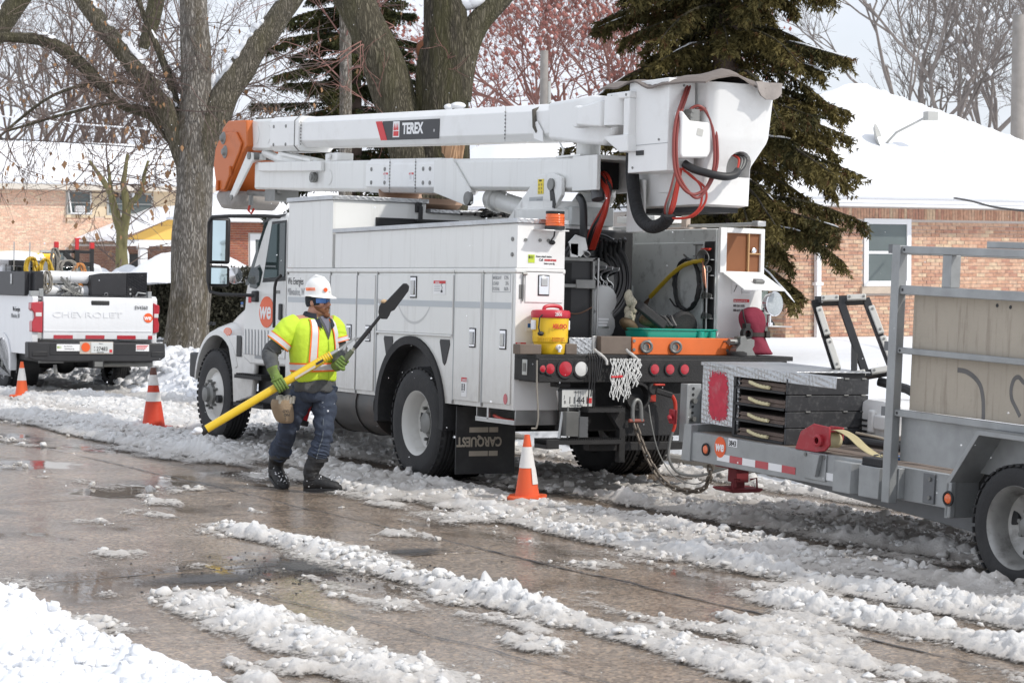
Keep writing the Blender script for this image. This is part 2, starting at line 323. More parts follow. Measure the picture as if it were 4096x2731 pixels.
near_ = lambda y: sstep(-3, -8, y)
def slush_depth(x, y):
    xa = x+.10*fbm(y*.45, x*.3, 21, 3)+.05*fbm(y*1.9, x*.8, 22, 2)
    al = lambda s, f=1.1: np.clip(.55+1.1*fbm(y*f, x*.4, s, 3), .0, 1.4)
    far = sstep(-1, 6, y)
    D = 1.0*band(xa, -.86+.16*far, .17)*np.clip(al(31)+.25, .3, 1.4)
    side = sstep(-1.05, -.72, xa+.12*far+.10*near_(y))
    trk = np.maximum(band(xa, .32, .26), band(xa, 2.2, .28))
    pl = (.52+.35*fbm(x*1.3, y*.7, 35, 3)+.30*fbm(x*6., y*.8, 36, 2))*(1-.72*trk)+.5*band(xa, .72, .13)*al(37)+.35*band(xa, -.12, .12)*al(38)+.45*band(xa, 1.75, .16)*al(39)
    pl = np.where(y > 2.5, pl+.30*far, pl)
    D = np.maximum(D, side*pl)
    D = np.maximum(D, 1.05*band(xa, -2.93, .15)*sstep(-1.7, -2.7, y)*np.clip(al(41)+.15, .15, 1.4))
    D = np.maximum(D, .55*band(xa, -2.85, .13)*sstep(-1.8, .2, y)*np.clip(al(42, 1.6)-.25, 0, 1.2))
    D = np.maximum(D, 1.15*band(xa, -1.52, .17)*sstep(-6.9, -7.8, y)*np.clip(al(43)+.25, .2, 1.4))
    D = np.maximum(D, 1.05*band(xa, -4.42, .28)*sstep(-5.0, -6.0, y)*np.clip(al(44, 1.4), .1, 1.3))
    D = np.maximum(D, .55*sstep(-4.55, -5.2, xa)*np.clip(.3+1.2*fbm(x*2, y*1.1, 45, 4), 0, 1)*(1-.55*sstep(-4, 1, y)))
    near = sstep(-4.5, -7.5, y)
    D = np.maximum(D, (.36+.12*near)*np.clip(fbm(x*2.6, y*1.1, 47, 4)*2.6-.40+.75*near*band(x, -2.25, .6)+.25*near, 0, 1))
    for c_, w_, g_ in ((-2.93, .42, sstep(-1.2, -3.2, y)), (-1.5, .50, sstep(-6., -8., y)), (-4.42, .55, sstep(-4.2, -6.5, y)), (-1.05, .38, 1.)): D = np.maximum(D, .50*band(xa, c_, w_*1.25)*g_*np.clip(.45+1.5*fbm(x*2.6, y*1.1, 52, 4), 0, 1.1))
    D = np.maximum(D, .42*sstep(9, 14, y)*np.clip(.3+fbm(x*.9, y*.4, 49, 3), 0, 1.2))
    D = np.maximum(D, .8*sstep(2.35, 2.75, x))
    return D
def slush_grid(name, cell, d0, d1):
    cx, cy = -8.95, -17.51; fx, fy = math.sin(R_(29.5)), math.cos(R_(29.5)); rx, ry = fy, -fx
    X, Y = np.meshgrid(np.arange(-5.7, 2.95, cell), np.arange(-12.5, 20, cell))
    d = (X-cx)*fx+(Y-cy)*fy; s = (X-cx)*rx+(Y-cy)*ry
    ok = (d >= d0-cell) & (d < d1) & (np.abs(s) < d*.246+1.3)
    D = slush_depth(X, Y)
    l1 = 1-worley(X/.17, Y/.21, 1); l2 = 1-worley(X/.085, Y/.10, 2); l3 = 1-worley(X/.038, Y/.042, 3)
    l4 = 1-worley(X/.30, Y/.36, 4); lump = .28*l4+.40*l1+.46*l2+.40*l3+.42*fbm(X*9, Y*8, 61, 4)
    H = D*(.032+.106*np.clip(lump, 0, 2)**1.25)*(.8+.5*fbm(X*1.6, Y*1.2, 63, 3))-.022
    H = np.maximum(H, D*.062-.014+.006*l2+.004*l3)
    z0 = -.02*np.maximum(0, X)
    keep = ok & (H > .0008)
    idx = np.arange(X.size).reshape(X.shape)
    q = np.stack([idx[:-1,:-1], idx[:-1,1:], idx[1:,1:], idx[1:,:-1]], -1); kk = (keep[:-1,:-1] | keep[:-1,1:] | keep[1:,1:] | keep[1:,:-1]) & ok[:-1,:-1] & ok[1:,1:]
    q = q[kk]; Hc = np.maximum(H, -.006)
    jx_ = (vnoise(X/.05, Y/.05, 71)-.5)*.03; jy_ = (vnoise(X/.05, Y/.05, 72)-.5)*.03
    V = np.stack([X+jx_, Y+jy_, z0+Hc], -1).reshape(-1, 3)
    dirt = np.clip(.55+.8*fbm(X*1.1, Y*.5, 81, 4), 0, 1)*sstep(-1.2, -.3, X)*sstep(6, -1, Y)
    t = np.clip(Hc/.10, 0, 1)**.8; wht = np.array([.68,.675,.665]); gry = np.array([.37,.335,.295]); brn = np.array([.50,.44,.375])
    c = gry+(wht-gry)*t[..., None]; c = c*(1-.42*dirt[..., None])+.42*dirt[..., None]*brn*(.55+.6*t[..., None])
    c = c*(.93+.14*vnoise(X*9, Y*9, 90)[..., None])
    tone = np.concatenate([c, np.ones(X.shape+(1,))], -1).reshape(-1, 4); thin = np.clip(.78-Hc/.040, 0, .8).ravel()
    used, inv = np.unique(q.ravel(), return_inverse=True)
    o = npmesh(name, V[used], inv.reshape(-1, 4), M_slush, None, True, {'tone': ('POINT', tone[used]), 'thin': ('POINT', thin[used])})
    return tag(o, kind='stuff')
M_slush = slush_mat()
slush_grid('slush', .0155, 7.5, 12.5); slush_grid('slush', .026, 12.5, 38)
def ico(sub=1):
    b = bmesh.new(); bmesh.ops.create_icosphere(b, subdivisions=sub, radius=1); v = np.array([tuple(x.co) for x in b.verts]); f = np.array([[x.index for x in g.verts] for g in b.faces]); b.free(); return v, f
def chunks(name, P, S, tone, m, seed, thin=0.):
    """icy lumps of wet snow, each a knobbly little rock, sunk into the slush they lie on"""
    r = np.random.default_rng(seed); v, f = ico(2); n = len(P); d = r.uniform(.55, 1.25, (n, len(v), 1)); base = v[None]*(.72+.42*fbm(v[None, :, 0]*2.2+r.uniform(0, 99, (n, 1)), v[None, :, 1]*2.2+v[None, :, 2]*1.7+r.uniform(0, 99, (n, 1)), seed, 2)[..., None]*2)*r.uniform(.88, 1.12, (n, len(v), 1))
    a = r.uniform(0, 6.28, n); ca, sa = np.cos(a)[:, None], np.sin(a)[:, None]; q = base*S[:, None, None]*np.stack([r.uniform(.8, 1.4, n), r.uniform(.8, 1.4, n), r.uniform(.6, 1.05, n)], -1)[:, None, :]
    q = np.stack([q[..., 0]*ca-q[..., 1]*sa, q[..., 0]*sa+q[..., 1]*ca, q[..., 2]], -1)+P[:, None, :]; F = (f[None]+len(v)*np.arange(n)[:, None, None]).reshape(-1, 3)
    T = np.repeat(np.concatenate([tone, np.ones((n, 1))], 1), len(v), 0); return tag(npmesh(name, q.reshape(-1, 3), F, m, None, True, {'tone': ('POINT', T), 'thin': ('POINT', np.full(len(T), thin))}), kind='stuff')
def scatter_chunks(n, smin, smax, seed, ymin, ymax, thr, hscale):
    r = np.random.default_rng(seed); x = r.uniform(-5.6, 2.7, n); y = r.uniform(ymin, ymax, n); D = slush_depth(x, y); cx, cy = -8.95, -17.51; fx, fy = math.sin(R_(29.5)), math.cos(R_(29.5)); d = (x-cx)*fx+(y-cy)*fy; s_ = (x-cx)*fy-(y-cy)*fx
    k = (np.abs(s_) < d*.246+.8) & (d > 7.8) & (r.random(n) < np.clip((D-thr)*1.3, .0012, 1)); x, y, D = x[k], y[k], D[k]; S = smin+(smax-smin)*r.random(len(x))**2.6; S *= np.clip(.45+D, .4, 1.15)
    z = -.02*np.maximum(0, x)+D*hscale*r.uniform(.35, 1.1, len(x)); dirt = np.clip(.5+.9*fbm(x*1.1, y*.5, 81, 4), 0, 1)*sstep(-1.2, -.3, x)*sstep(6, -1, y); t = np.clip(.35+.7*D+r.normal(0, .12, len(x)), 0, 1)[:, None]; c = np.array([.44,.41,.37])+(np.array([.71,.705,.695])-np.array([.44,.41,.37]))*t; c = c*(1-.4*dirt[:, None])+.4*dirt[:, None]*np.array([.42,.37,.31])
    return chunks('slush', np.stack([x, y, z], -1), S, c, M_slush, seed)
scatter_chunks(30000, .008, .046, 201, -11.5, -2.5, .22, .070)
scatter_chunks(17000, .014, .060, 202, -2.5, 14, .2, .070)
# snow banks ---------------------------------------------------------------
def bank(name, x0, x1, y0, y1, cell, hf):
    X, Y = np.meshgrid(np.arange(x0, x1, cell), np.arange(y0, y1, cell)); H = hf(X, Y)
    jx_ = (vnoise(X/.06, Y/.06, 73)-.5)*.05; jy_ = (vnoise(X/.06, Y/.06, 74)-.5)*.05
    idx = np.arange(X.size).reshape(X.shape); q = np.stack([idx[:-1,:-1], idx[:-1,1:], idx[1:,1:], idx[1:,:-1]], -1).reshape(-1, 4)
    return tag(npmesh(name, np.stack([X+jx_, Y+jy_, H], -1).reshape(-1, 3), q, M_snow), kind='stuff')
def lumps(X, Y, s): return .5*(1-worley(X/.3, Y/.3, s))+.35*(1-worley(X/.14, Y/.14, s+1))+.2*(1-worley(X/.06, Y/.06, s+2))+.4*fbm(X*5, Y*5, s+3)
def fore(X, Y):
    e = -5.30+.10*fbm(Y*.9, X*0, 101, 3)+.03*fbm(Y*6, X*6, 102, 2); t = sstep(0, .85, e-X)
    return np.where(X < e, -.01+t*(.20+.14*fbm(X*.8, Y*.8, 103, 3))+(.05+.12*sstep(0, .3, e-X))*np.clip(lumps(X*1.25, Y*1.25, 104), 0, 1.5)*.95, -.03)
bank('snow_bank', -8.4, -5.12, -11, 3, .021, fore)
def farb(X, Y):
    e = 2.62+.15*fbm(Y*.7, X*0, 111, 3); t = sstep(0, .9, X-e); b_ = .5*np.exp(-((X-4.0)/.75)**2)*(.5+.9*vnoise(Y*.35, X*.2, 112))
    h = np.where(Y > 8, 1., .35)
    return np.where(X > e, -.05+.32*t+b_*h*.55+.10*t*np.clip(lumps(X*.7, Y*.7, 113), 0, 1.5)*(1-.6*sstep(5, 6.5, X)), -.12)
bank('snow_bank', 2.45, 7.2, -9, 48, .05, farb)

r_ = np.random.default_rng(5); nb = 2600; x = r_.uniform(-6.6, -5.05, nb); y = r_.uniform(-10, -1, nb); e_ = -5.30+.10*fbm(y*.9, x*0, 101, 3); k = x < e_+.12*r_.random(nb); x, y = x[k], y[k]
chunks('snow_bank', np.stack([x, y, fore(x, y)-.01*r_.random(len(x))], -1), .012+.045*r_.random(len(x))**2, np.tile([.78,.79,.81], (len(x), 1)), M_slush, 9)
x = r_.uniform(2.5, 4.6, 3000); y = r_.uniform(4, 24, 3000); chunks('snow_bank', np.stack([x, y, farb(x, y)-.02*r_.random(3000)], -1), .03+.11*r_.random(3000)**2.5, np.tile([.80,.81,.83], (3000, 1)), M_slush, 19)
# ================================================================ houses
M_mortar = mat('mortar', (.52,.47,.43), .85, var=.15, vs=6)
M_wht = mat('white_trim', (.78,.79,.80), .45, var=.05)
M_pane = mat('window_pane', (.13,.155,.155), .12, var=.3, vs=1.2, spec=.3)
M_cream = mat('cream_panel', (.66,.54,.38), .7, var=.06)
M_stone = mat('sill_stone', (.50,.42,.34), .8, var=.2, vs=8, bump=.3)
M_grayfr = mat('grey_frame', (.42,.42,.40), .5)
M_roofsnow = mat('roof_snow', (.86,.87,.89), .7, var=.02, vs=.8, bump=.25, bs=2.5)
M_brickobj = []
def brick_mat(name, pal):
    m = bpy.data.materials.new(name); m.use_nodes = True; t = m.node_tree; n = t.nodes.new; l = t.links.new; p = t.nodes['Principled BSDF']; p.inputs['Roughness'].default_value = .85
    a = n('ShaderNodeAttribute'); a.attribute_name = 'hue'; oi = n('ShaderNodeObjectInfo'); ad = n('ShaderNodeMath'); ad.operation = 'ADD'; fr = n('ShaderNodeMath'); fr.operation = 'FRACT'
    l(a.outputs['Fac'], ad.inputs[0]); l(oi.outputs['Random'], ad.inputs[1]); l(ad.outputs[0], fr.inputs[0]); r = n('ShaderNodeValToRGB'); r.color_ramp.interpolation = 'CONSTANT'; e = r.color_ramp.elements
    while len(e) < len(pal): e.new(.5)
    for k, c in enumerate(pal): e[k].position = k/len(pal); e[k].color = (*c, 1)
    l(fr.outputs[0], r.inputs[0]); tcn = n('ShaderNodeNewGeometry'); nz_ = n('ShaderNodeTexNoise'); nz_.inputs['Scale'].default_value = 14; nz_.inputs['Detail'].default_value = 4; l(tcn.outputs['Position'], nz_.inputs[0])
    rr_ = n('ShaderNodeValToRGB'); rr_.color_ramp.elements[0].position = .3; rr_.color_ramp.elements[0].color = (.72,.72,.72,1); rr_.color_ramp.elements[1].position = .75; rr_.color_ramp.elements[1].color = (1.2,1.15,1.1,1); l(nz_.outputs['Fac'], rr_.inputs[0])
    mx = n('ShaderNodeMix'); mx.data_type = 'RGBA'; mx.blend_type = 'MULTIPLY'; mx.inputs[0].default_value = 1; l(r.outputs[0], mx.inputs[6]); l(rr_.outputs[0], mx.inputs[7]); l(mx.outputs[2], p.inputs['Base Color']); return m
PAL1 = [(.53,.32,.225),(.58,.38,.27),(.48,.275,.19),(.60,.41,.295),(.55,.34,.24),(.62,.47,.33),(.46,.255,.185),(.56,.36,.25)]
PAL2 = [(.78,.53,.40),(.80,.59,.46),(.73,.47,.35),(.82,.66,.50),(.78,.55,.42),(.75,.50,.37)]
M_brick1 = brick_mat('orange_brick', PAL1); M_brick2 = brick_mat('pink_brick', PAL2)
BX = [(0,3,2,1),(4,5,6,7),(0,1,5,4),(1,2,6,5),(2,3,7,6),(3,0,4,7)]
def brick_wall(house, wall, a, u, L, z0, z1, holes, m, n_, bl=.195, bh=.057, pl=.203, ph=.0677, singles=0, focus=None, soldier=0, vis=None):
    """running-bond bricks along u from a, proud of the mortar face by 8 mm; the nearest/biggest as objects of their own"""
    u = Vector(u).normalized(); n_ = Vector(n_).normalized(); L_ = []
    rows = int((z1-z0)/ph); rng = random.Random(9)
    for r in range(rows):
        zb = z0+r*ph; off = (r % 2)*pl*.5
        for k in range(-1, int(L/pl)+1):
            s0 = k*pl+off; s1 = s0+bl; s0 = max(s0, .0); s1 = min(s1, L)
            if s1-s0 < .03: continue
            if soldier and zb+bh > z1-soldier: continue
            segs = [(s0, s1)]
            for (h0, h1, hz0, hz1) in holes:
                if zb+bh*.5 > hz0 and zb+bh*.5 < hz1:
                    ns = []
                    for p, q_ in segs:
                        if p < h0: ns.append((p, min(q_, h0)))
                        if q_ > h1: ns.append((max(p, h1), q_))
                    segs = [x for x in ns if x[1]-x[0] > .03]
            for p, q_ in segs:
                if vis is None or vis(p, zb): L_.append((p, q_, zb, zb+bh))
    if soldier:
        k = 0
        while k*.0677 < L: L_.append((k*.0677, k*.0677+.057, z1-soldier, z1-.012)); k += 1
    one = set()
    if singles: one = set(sorted(range(len(L_)), key=lambda i: focus(L_[i]))[:singles])
    meshes = {}; VS = []; HU = []
    for i, (p, q_, zb, zt) in enumerate(L_):
        dpt = .010+rng.uniform(-.003, .003)
        if i in one:
            key = (round(q_-p, 2), round(zt-zb, 2), rng.randint(0, 2))
            if key not in meshes:
                w, h = key[0], key[1]; b = MB(); c = [Vector((0,0,0)), u*w]
                b.add([c[0], c[1], c[1]+n_*dpt, c[0]+n_*dpt]+[v+Vector((0,0,h)) for v in (c[0], c[1], c[1]+n_*dpt, c[0]+n_*dpt)], BX)
                o = b.build('brick', m, wall, smooth=0); meshes[key] = o.data
            else: o = bpy.data.objects.new('brick', meshes[key]); COL.objects.link(o); o.parent = wall
            o.location = Vector(a)+u*p+Vector((0,0,zb))
        else:
            c0 = Vector(a)+u*p+n_*.001; c1 = Vector(a)+u*q_+n_*.001; base = [c0, c1, c1+n_*dpt, c0+n_*dpt]
            VS += [(*v.xy, zb) for v in base]+[(*v.xy, zt) for v in base]; HU.append(rng.random())
    if VS:
        F = (np.array(BX)[None]+8*np.arange(len(HU))[:, None, None]).reshape(-1, 4)
        o = npmesh('brick', np.array(VS), F, m, wall, False, {'hue': ('FACE', np.repeat(np.array(HU), 6))}); o['kind'] = 'stuff'
def window(house, a, u, n_, s0, s1, z0, z1, fr=M_wht, w=.07, mull=(), rail=True, sill=True, pane=M_pane, depth=.03, sillm=None, pd=.002):
    u = Vector(u).normalized(); n_ = Vector(n_).normalized(); a = Vector(a); Mx = Matrix((u, -n_, Vector((0,0,1)))).transposed()
    def bx(b, p0, p1, q0, q1, d0, d1): b.obox(a+u*(p0+p1)/2+n_*(d0+d1)/2+Vector((0,0,(q0+q1)/2)), (p1-p0, d1-d0, q1-q0), Mx)
    b = MB(); bx(b, s0, s1, z0, z1, pd, pd+.004); o = b.build('window', pane, house, smooth=0)
    f = MB(); bx(f, s0, s0+w, z0, z1, -.03, depth); bx(f, s1-w, s1, z0, z1, -.03, depth); bx(f, s0+w, s1-w, z0, z0+w, -.03, depth); bx(f, s0+w, s1-w, z1-w, z1, -.03, depth)
    if rail: zm = (z0+z1)/2; bx(f, s0+w, s1-w, zm-.025, zm+.025, -.03, depth-.012)
    for k in mull: bx(f, k-.05, k+.05, z0+w, z1-w, -.03, depth-.005)
    f.build('window_frame', fr, o, smooth=0)
    if sill: g = MB(); bx(g, s0-.08, s1+.08, z0-.13, z0-.005, -.03, .07); g.build('sill', sillm or M_stone, o, smooth=0)
    return o
RX = Vector((1,0,0)); NY = Vector((0,-1,0))
# ---- right brick house: side wall along +x at y=14.0, corner x=14.45
H1 = thing('brick_house', 'orange brick bungalow with a snow covered hip roof behind the trailer', 'house', (0,0,0))
hx0, hy0, hz0, ez = 14.5, 14.0, .35, 3.06; HL = 9.7
wl = MB(); wl.box(hx0, hx0+HL, hy0, hy0+9, hz0, ez); wall = wl.build('wall', M_mortar, H1, smooth=0)
a0 = Vector((hx0, hy0, 0))
hole1 = (1.76, 2.86, 1.60, 2.84)
brick_wall(H1, wall, a0, RX, HL, .42, ez-.02, [(hole1[0]-.02, hole1[1]+.02, hole1[2]-.14, hole1[3]+.02), (5.66,6.6,2.3,2.82)], M_brick1, NY, singles=300, focus=lambda b: (abs(b[0]-3.9)*.75+abs(b[2]-1.9)), soldier=.21, vis=lambda p, z: p < 9.2)
brick_wall(H1, wall, Vector((hx0, hy0+2.6, 0)), -Vector((0,1,0)), 2.6, .42, ez-.02, [], M_brick1, Vector((-1,0,0)))
window(H1, a0, RX, NY, *hole1, w=.10)
window(H1, a0, RX, NY, 5.7, 6.55, 2.33, 2.8, w=.08, rail=False, sill=False)
# front return with a big white window (its edge shows beside the truck)
fw = MB(); fw.box(hx0-.75, hx0-.02, hy0+.5, hy0+3, hz0, ez-.02); fo = fw.build('front_bay', mat('pale_green_panel', (.42,.52,.48), .5), H1, smooth=0)
gt = MB(); gt.box(hx0+.62, hx0+.72, hy0-.115, hy0-.02, .62, ez-.1); gt.box(hx0+.57, hx0+.80, hy0-.16, hy0-.02, .58, .66); gt.box(hx0+.58, hx0+.76, hy0-.13, hy0-.015, 1.62, 1.68); gt.build('downspout', M_wht, H1, bevel=.01)
ga = MB(); ga.box(hx0-.55, hx0+HL+.5, hy0-.50, hy0-.40, ez-.02, ez+.09); ga.box(hx0-.55, hx0-.45, hy0-.40, hy0+9.4, ez-.02, ez+.09); ga.build('gutter', M_wht, H1, bevel=.012)
so = MB(); so.box(hx0-.45, hx0+HL+.4, hy0-.40, hy0+9.4, ez+.0, ez+.05); so.build('soffit', M_wht, H1, smooth=0)
def hip_roof(name, x0, x1, y0, y1, z0, pts, parent, m, n=26, lump=.05):
    """snow-covered hip roof: apex ridge pts [(x,y,z),(x,y,z)]"""
    X, Y = np.meshgrid(np.linspace(x0, x1, n*2), np.linspace(y0, y1, n)); (ax, ay, az), (bx_, by_, _) = pts
    Z = np.minimum.reduce([(X-x0)/(ax-x0), (x1-X)/(x1-bx_), (Y-y0)/(ay-y0), (y1-Y)/(y1-by_)]); Z = z0+np.clip(Z, 0, 1)*(az-z0)+.03+lump*fbm(X*.8, Y*.8, 77, 3)
    Zb = np.concatenate([Z.ravel(), np.full(X.size, z0-.04)]); V = np.stack([np.tile(X.ravel(), 2), np.tile(Y.ravel(), 2), Zb], -1)
    idx = np.arange(X.size).reshape(X.shape); q = np.stack([idx[:-1,:-1], idx[:-1,1:], idx[1:,1:], idx[1:,:-1]], -1).reshape(-1, 4); ring = np.concatenate([idx[0,:], idx[1:,-1], idx[-1,-2::-1], idx[-2:0:-1,0]])
    sd_ = np.stack([ring, np.roll(ring, -1), np.roll(ring, -1)+X.size, ring+X.size], -1)
    return npmesh(name, V, np.concatenate([q, sd_, q[:, ::-1]+X.size]), m, parent)
hip_roof('roof', hx0-.55, hx0+HL+.55, hy0-.52, hy0+9.5, ez+.09, [(19.5, 18.4, 5.75), (19.8, 18.6, 5.75)], H1, M_roofsnow, 40, .015)
# satellite dish on the roof slope
dd = MB(); dd.tube([(18.1,15.9,4.15),(18.25,15.5,4.55),(18.75,15.2,4.85)], .025, 8); dd.box(18.7,18.95,15.1,15.25,4.78,4.95); dd.lathe([(.30,.0),(.24,-.05),(.1,-.08),(.001,-.09)], (18.05,15.75,4.45), (.6,-.7,.3), 24); tag(dd.build('satellite_dish', M_grayfr, H1), )
# ---- left two-storey house, front along +x at y=74
H2 = thing('apartment_house', 'two storey pink brick apartment house with a window air conditioner and a yellow porch gable', 'house')
lx0, lx1, ly, lez = 12.5, 31.0, 74.6, 5.42
wl = MB(); wl.box(lx0, lx1, ly, ly+9, .5, lez); wall = wl.build('wall', mat('mortar_pale', (.62,.52,.44), .85), H2, smooth=0)
a2 = Vector((lx0, ly, 0)); U0 = 8.35
holes2 = [(8.35, 12.6, 4.2, 5.42), (8.3, 12.6, 1.2, 2.9), (2.2, 5.2, 4.2, 5.42)]
brick_wall(H2, wall, a2, RX, 18.5, .6, 5.40, holes2, M_brick2, NY, bl=.19, bh=.054)
pn = MB(); pn.box(lx0+9.55, lx0+14.0, ly-.015, ly-.004, 4.23, 5.39); pn.box(lx0+3.9, lx0+9.7, ly-.015, ly-.004, 1.7, 2.75); pn.build('panel', M_cream, H2, smooth=0)
w1 = window(H2, a2, RX, NY, 8.38, 9.50, 4.30, 5.36, fr=M_grayfr, w=.07, depth=.06, sillm=M_cream, pd=.020)
ac = MB(); ac.box(lx0+8.72, lx0+9.12, ly-.32, ly-.06, 4.42, 4.68); aco = ac.build('air_conditioner', M_wht, w1, bevel=.02)
ac = MB(); [ac.box(lx0+8.76, lx0+9.08, ly-.328, ly-.321, 4.46+k*.025, 4.472+k*.025) for k in range(8)]; ac.build('grille', M_grayfr, w1, smooth=0)
sa = MB(); sa.bar((lx0+8.45, ly-.10, 5.28), (lx0+8.5, ly-.35, 4.36), .05, .05); sa.bar((lx0+9.45, ly-.10, 5.28), (lx0+9.4, ly-.35, 4.36), .05, .05); sa.bar((lx0+8.45, ly-.36, 4.36), (lx0+9.42, ly-.36, 4.36), .05, .05); sa.build('tilted_sash', M_wht, w1, smooth=0)
window(H2, a2, RX, NY, 10.2, 12.35, 4.30, 5.30, fr=M_grayfr, w=.09, mull=(11.25,), depth=.06, sillm=M_cream, pd=.020)
window(H2, a2, RX, NY, 7.2, 9.5, 1.7, 2.75, fr=M_grayfr, w=.09, mull=(8.3,), depth=.06, sillm=M_cream, pd=.020)
window(H2, a2, RX, NY, 3.9, 5.35, 4.30, 5.36, fr=M_grayfr, w=.07, depth=.06, sillm=M_cream, pd=.020)
fa = MB(); fa.box(lx0-.6, lx1+.6, ly-.65, ly-.5, 5.36, 5.58); fa.box(lx0-.6, lx1+.6, ly-.5, ly+.02, 5.40, 5.47); fa.build('fascia', mat('fascia_beige', (.60,.55,.48), .6), H2, smooth=0)
hip_roof('roof', lx0-2.6, lx1+.7, ly-.62, ly+10, 5.58, [(16, 79.6, 7.75), (28, 79.6, 7.75)], H2, M_roofsnow)
ch = MB(); ch.box(13.6, 15.0, 79.5, 80.4, 7.2, 8.75); ch.build('chimney', M_brick2, H2, smooth=0)
# porch (gable towards the street)
px0, px1, py, pz = 21.85, 27.6, 70.0, 3.05; pm = (px0+px1)/2
po = MB(); po.prism([(px0-.55, pz+.06), (px0-.62, pz+.24), (pm, pz+1.62), (px1+.62, pz+.24), (px1+.55, pz+.06), (pm, pz+1.42)], 'y', py-.6, 74.55); po.build('porch_roof', M_roofsnow, H2, smooth=0)
po = MB(); po.prism([(px0+.1, pz+.12), (pm, pz+1.34), (px1-.1, pz+.12)], 'y', py+.03, py+.2); po.build('porch_gable', mat('yellow_siding', (.80,.50,.12), .6, var=.05), H2, smooth=0)
po = MB(); po.box(px0+.05, px1-.05, py-.03, py+.3, pz-.14, pz+.11); po.build('porch_beam', M_wht, H2, smooth=0)
for cx in (22.75, 27.1): po = MB(); po.box(cx-.16, cx+.16, py, py+.3, .4, pz-.15); po.box(cx-.21, cx+.21, py-.04, py+.34, pz-.28, pz-.15); po.build('porch_column', M_wht, H2, bevel=.01)
po = MB(); po.tube([(px0-.4,py-.1,pz+.05),(px0-.2,py-.1,pz-.15),(px0+.1,py-.05,pz-.3),(px0+.18,py-.02,pz-.5),(px0+.18,py-.02,.5)], .06, 8); po.build('porch_downspout', M_wht, H2)
po = MB(); po.box(21.0, 29.4, 74.3, 74.5, .4, pz-.02); wl3 = po.build('porch_wall', M_mortar, H2, smooth=0)
brick_wall(H2, wl3, Vector((21.0, 74.3, 0)), RX, 8.4, .5, pz-.05, [], brick_mat('brown_brick', [(.30,.16,.11),(.34,.20,.14),(.27,.14,.10)]), NY)
M_dd = mat('dark_door', (.03,.03,.03), .3); po = MB(); po.box(23.3, 24.4, 74.18, 74.28, .5, 2.6); po.build('door', M_dd, H2, smooth=0); po = MB(); po.box(25.6,26.3,74.18,74.28,.9,2.5); po.build('side_window', M_dd, H2, smooth=0)
# ---- small red brick house behind the cab
H3 = thing('brick_cottage', 'red brick cottage with a white window seen past the cab mirrors', 'house')
wl = MB(); wl.box(13.15, 20, 38.6, 39.6, .4, 3.25); wall = wl.build('wall', M_mortar, H3, smooth=0)
brick_wall(H3, wall, Vector((13.15, 38.6, 0)), RX, 5.5, .5, 3.22, [(1.25, 2.75, 1.35, 2.95)], brick_mat('red_brick', [(.34,.12,.075),(.38,.15,.09),(.30,.11,.075),(.36,.14,.08)]), NY)
window(H3, Vector((13.15, 38.6, 0)), RX, NY, 1.3, 2.7, 1.5, 2.9, w=.16, mull=(2.0,))
fa = MB(); fa.box(12.9, 20.5, 38.1, 38.25, 3.22, 3.36); fa.box(12.9, 20.5, 38.25, 38.62, 3.24, 3.3); fa.build('fascia', M_wht, H3, smooth=0)
hip_roof('roof', 12.9, 20.5, 38.1, 41.0, 3.36, [(14.6, 39.8, 4.45), (17.2, 39.8, 4.45)], H3, M_roofsnow)
# ---- far house whose snowy roof shows between the booms
H4 = thing('far_house', 'house whose plain white snow roof shows between the two booms', 'house')
wl = MB(); wl.box(19.5, 30, 33.4, 42, .4, 3.55); wl.build('wall', mat('tan_siding', (.42,.34,.26), .8), H4, smooth=0)
hip_roof('roof', 18.9, 30.6, 32.8, 42.6, 3.55, [(22.0, 37.5, 5.9), (27.2, 37.5, 5.9)], H4, M_roofsnow)
window(H4, Vector((19.5,33.4,0)), RX, NY, 1.0, 2.4, 1.4, 2.7)
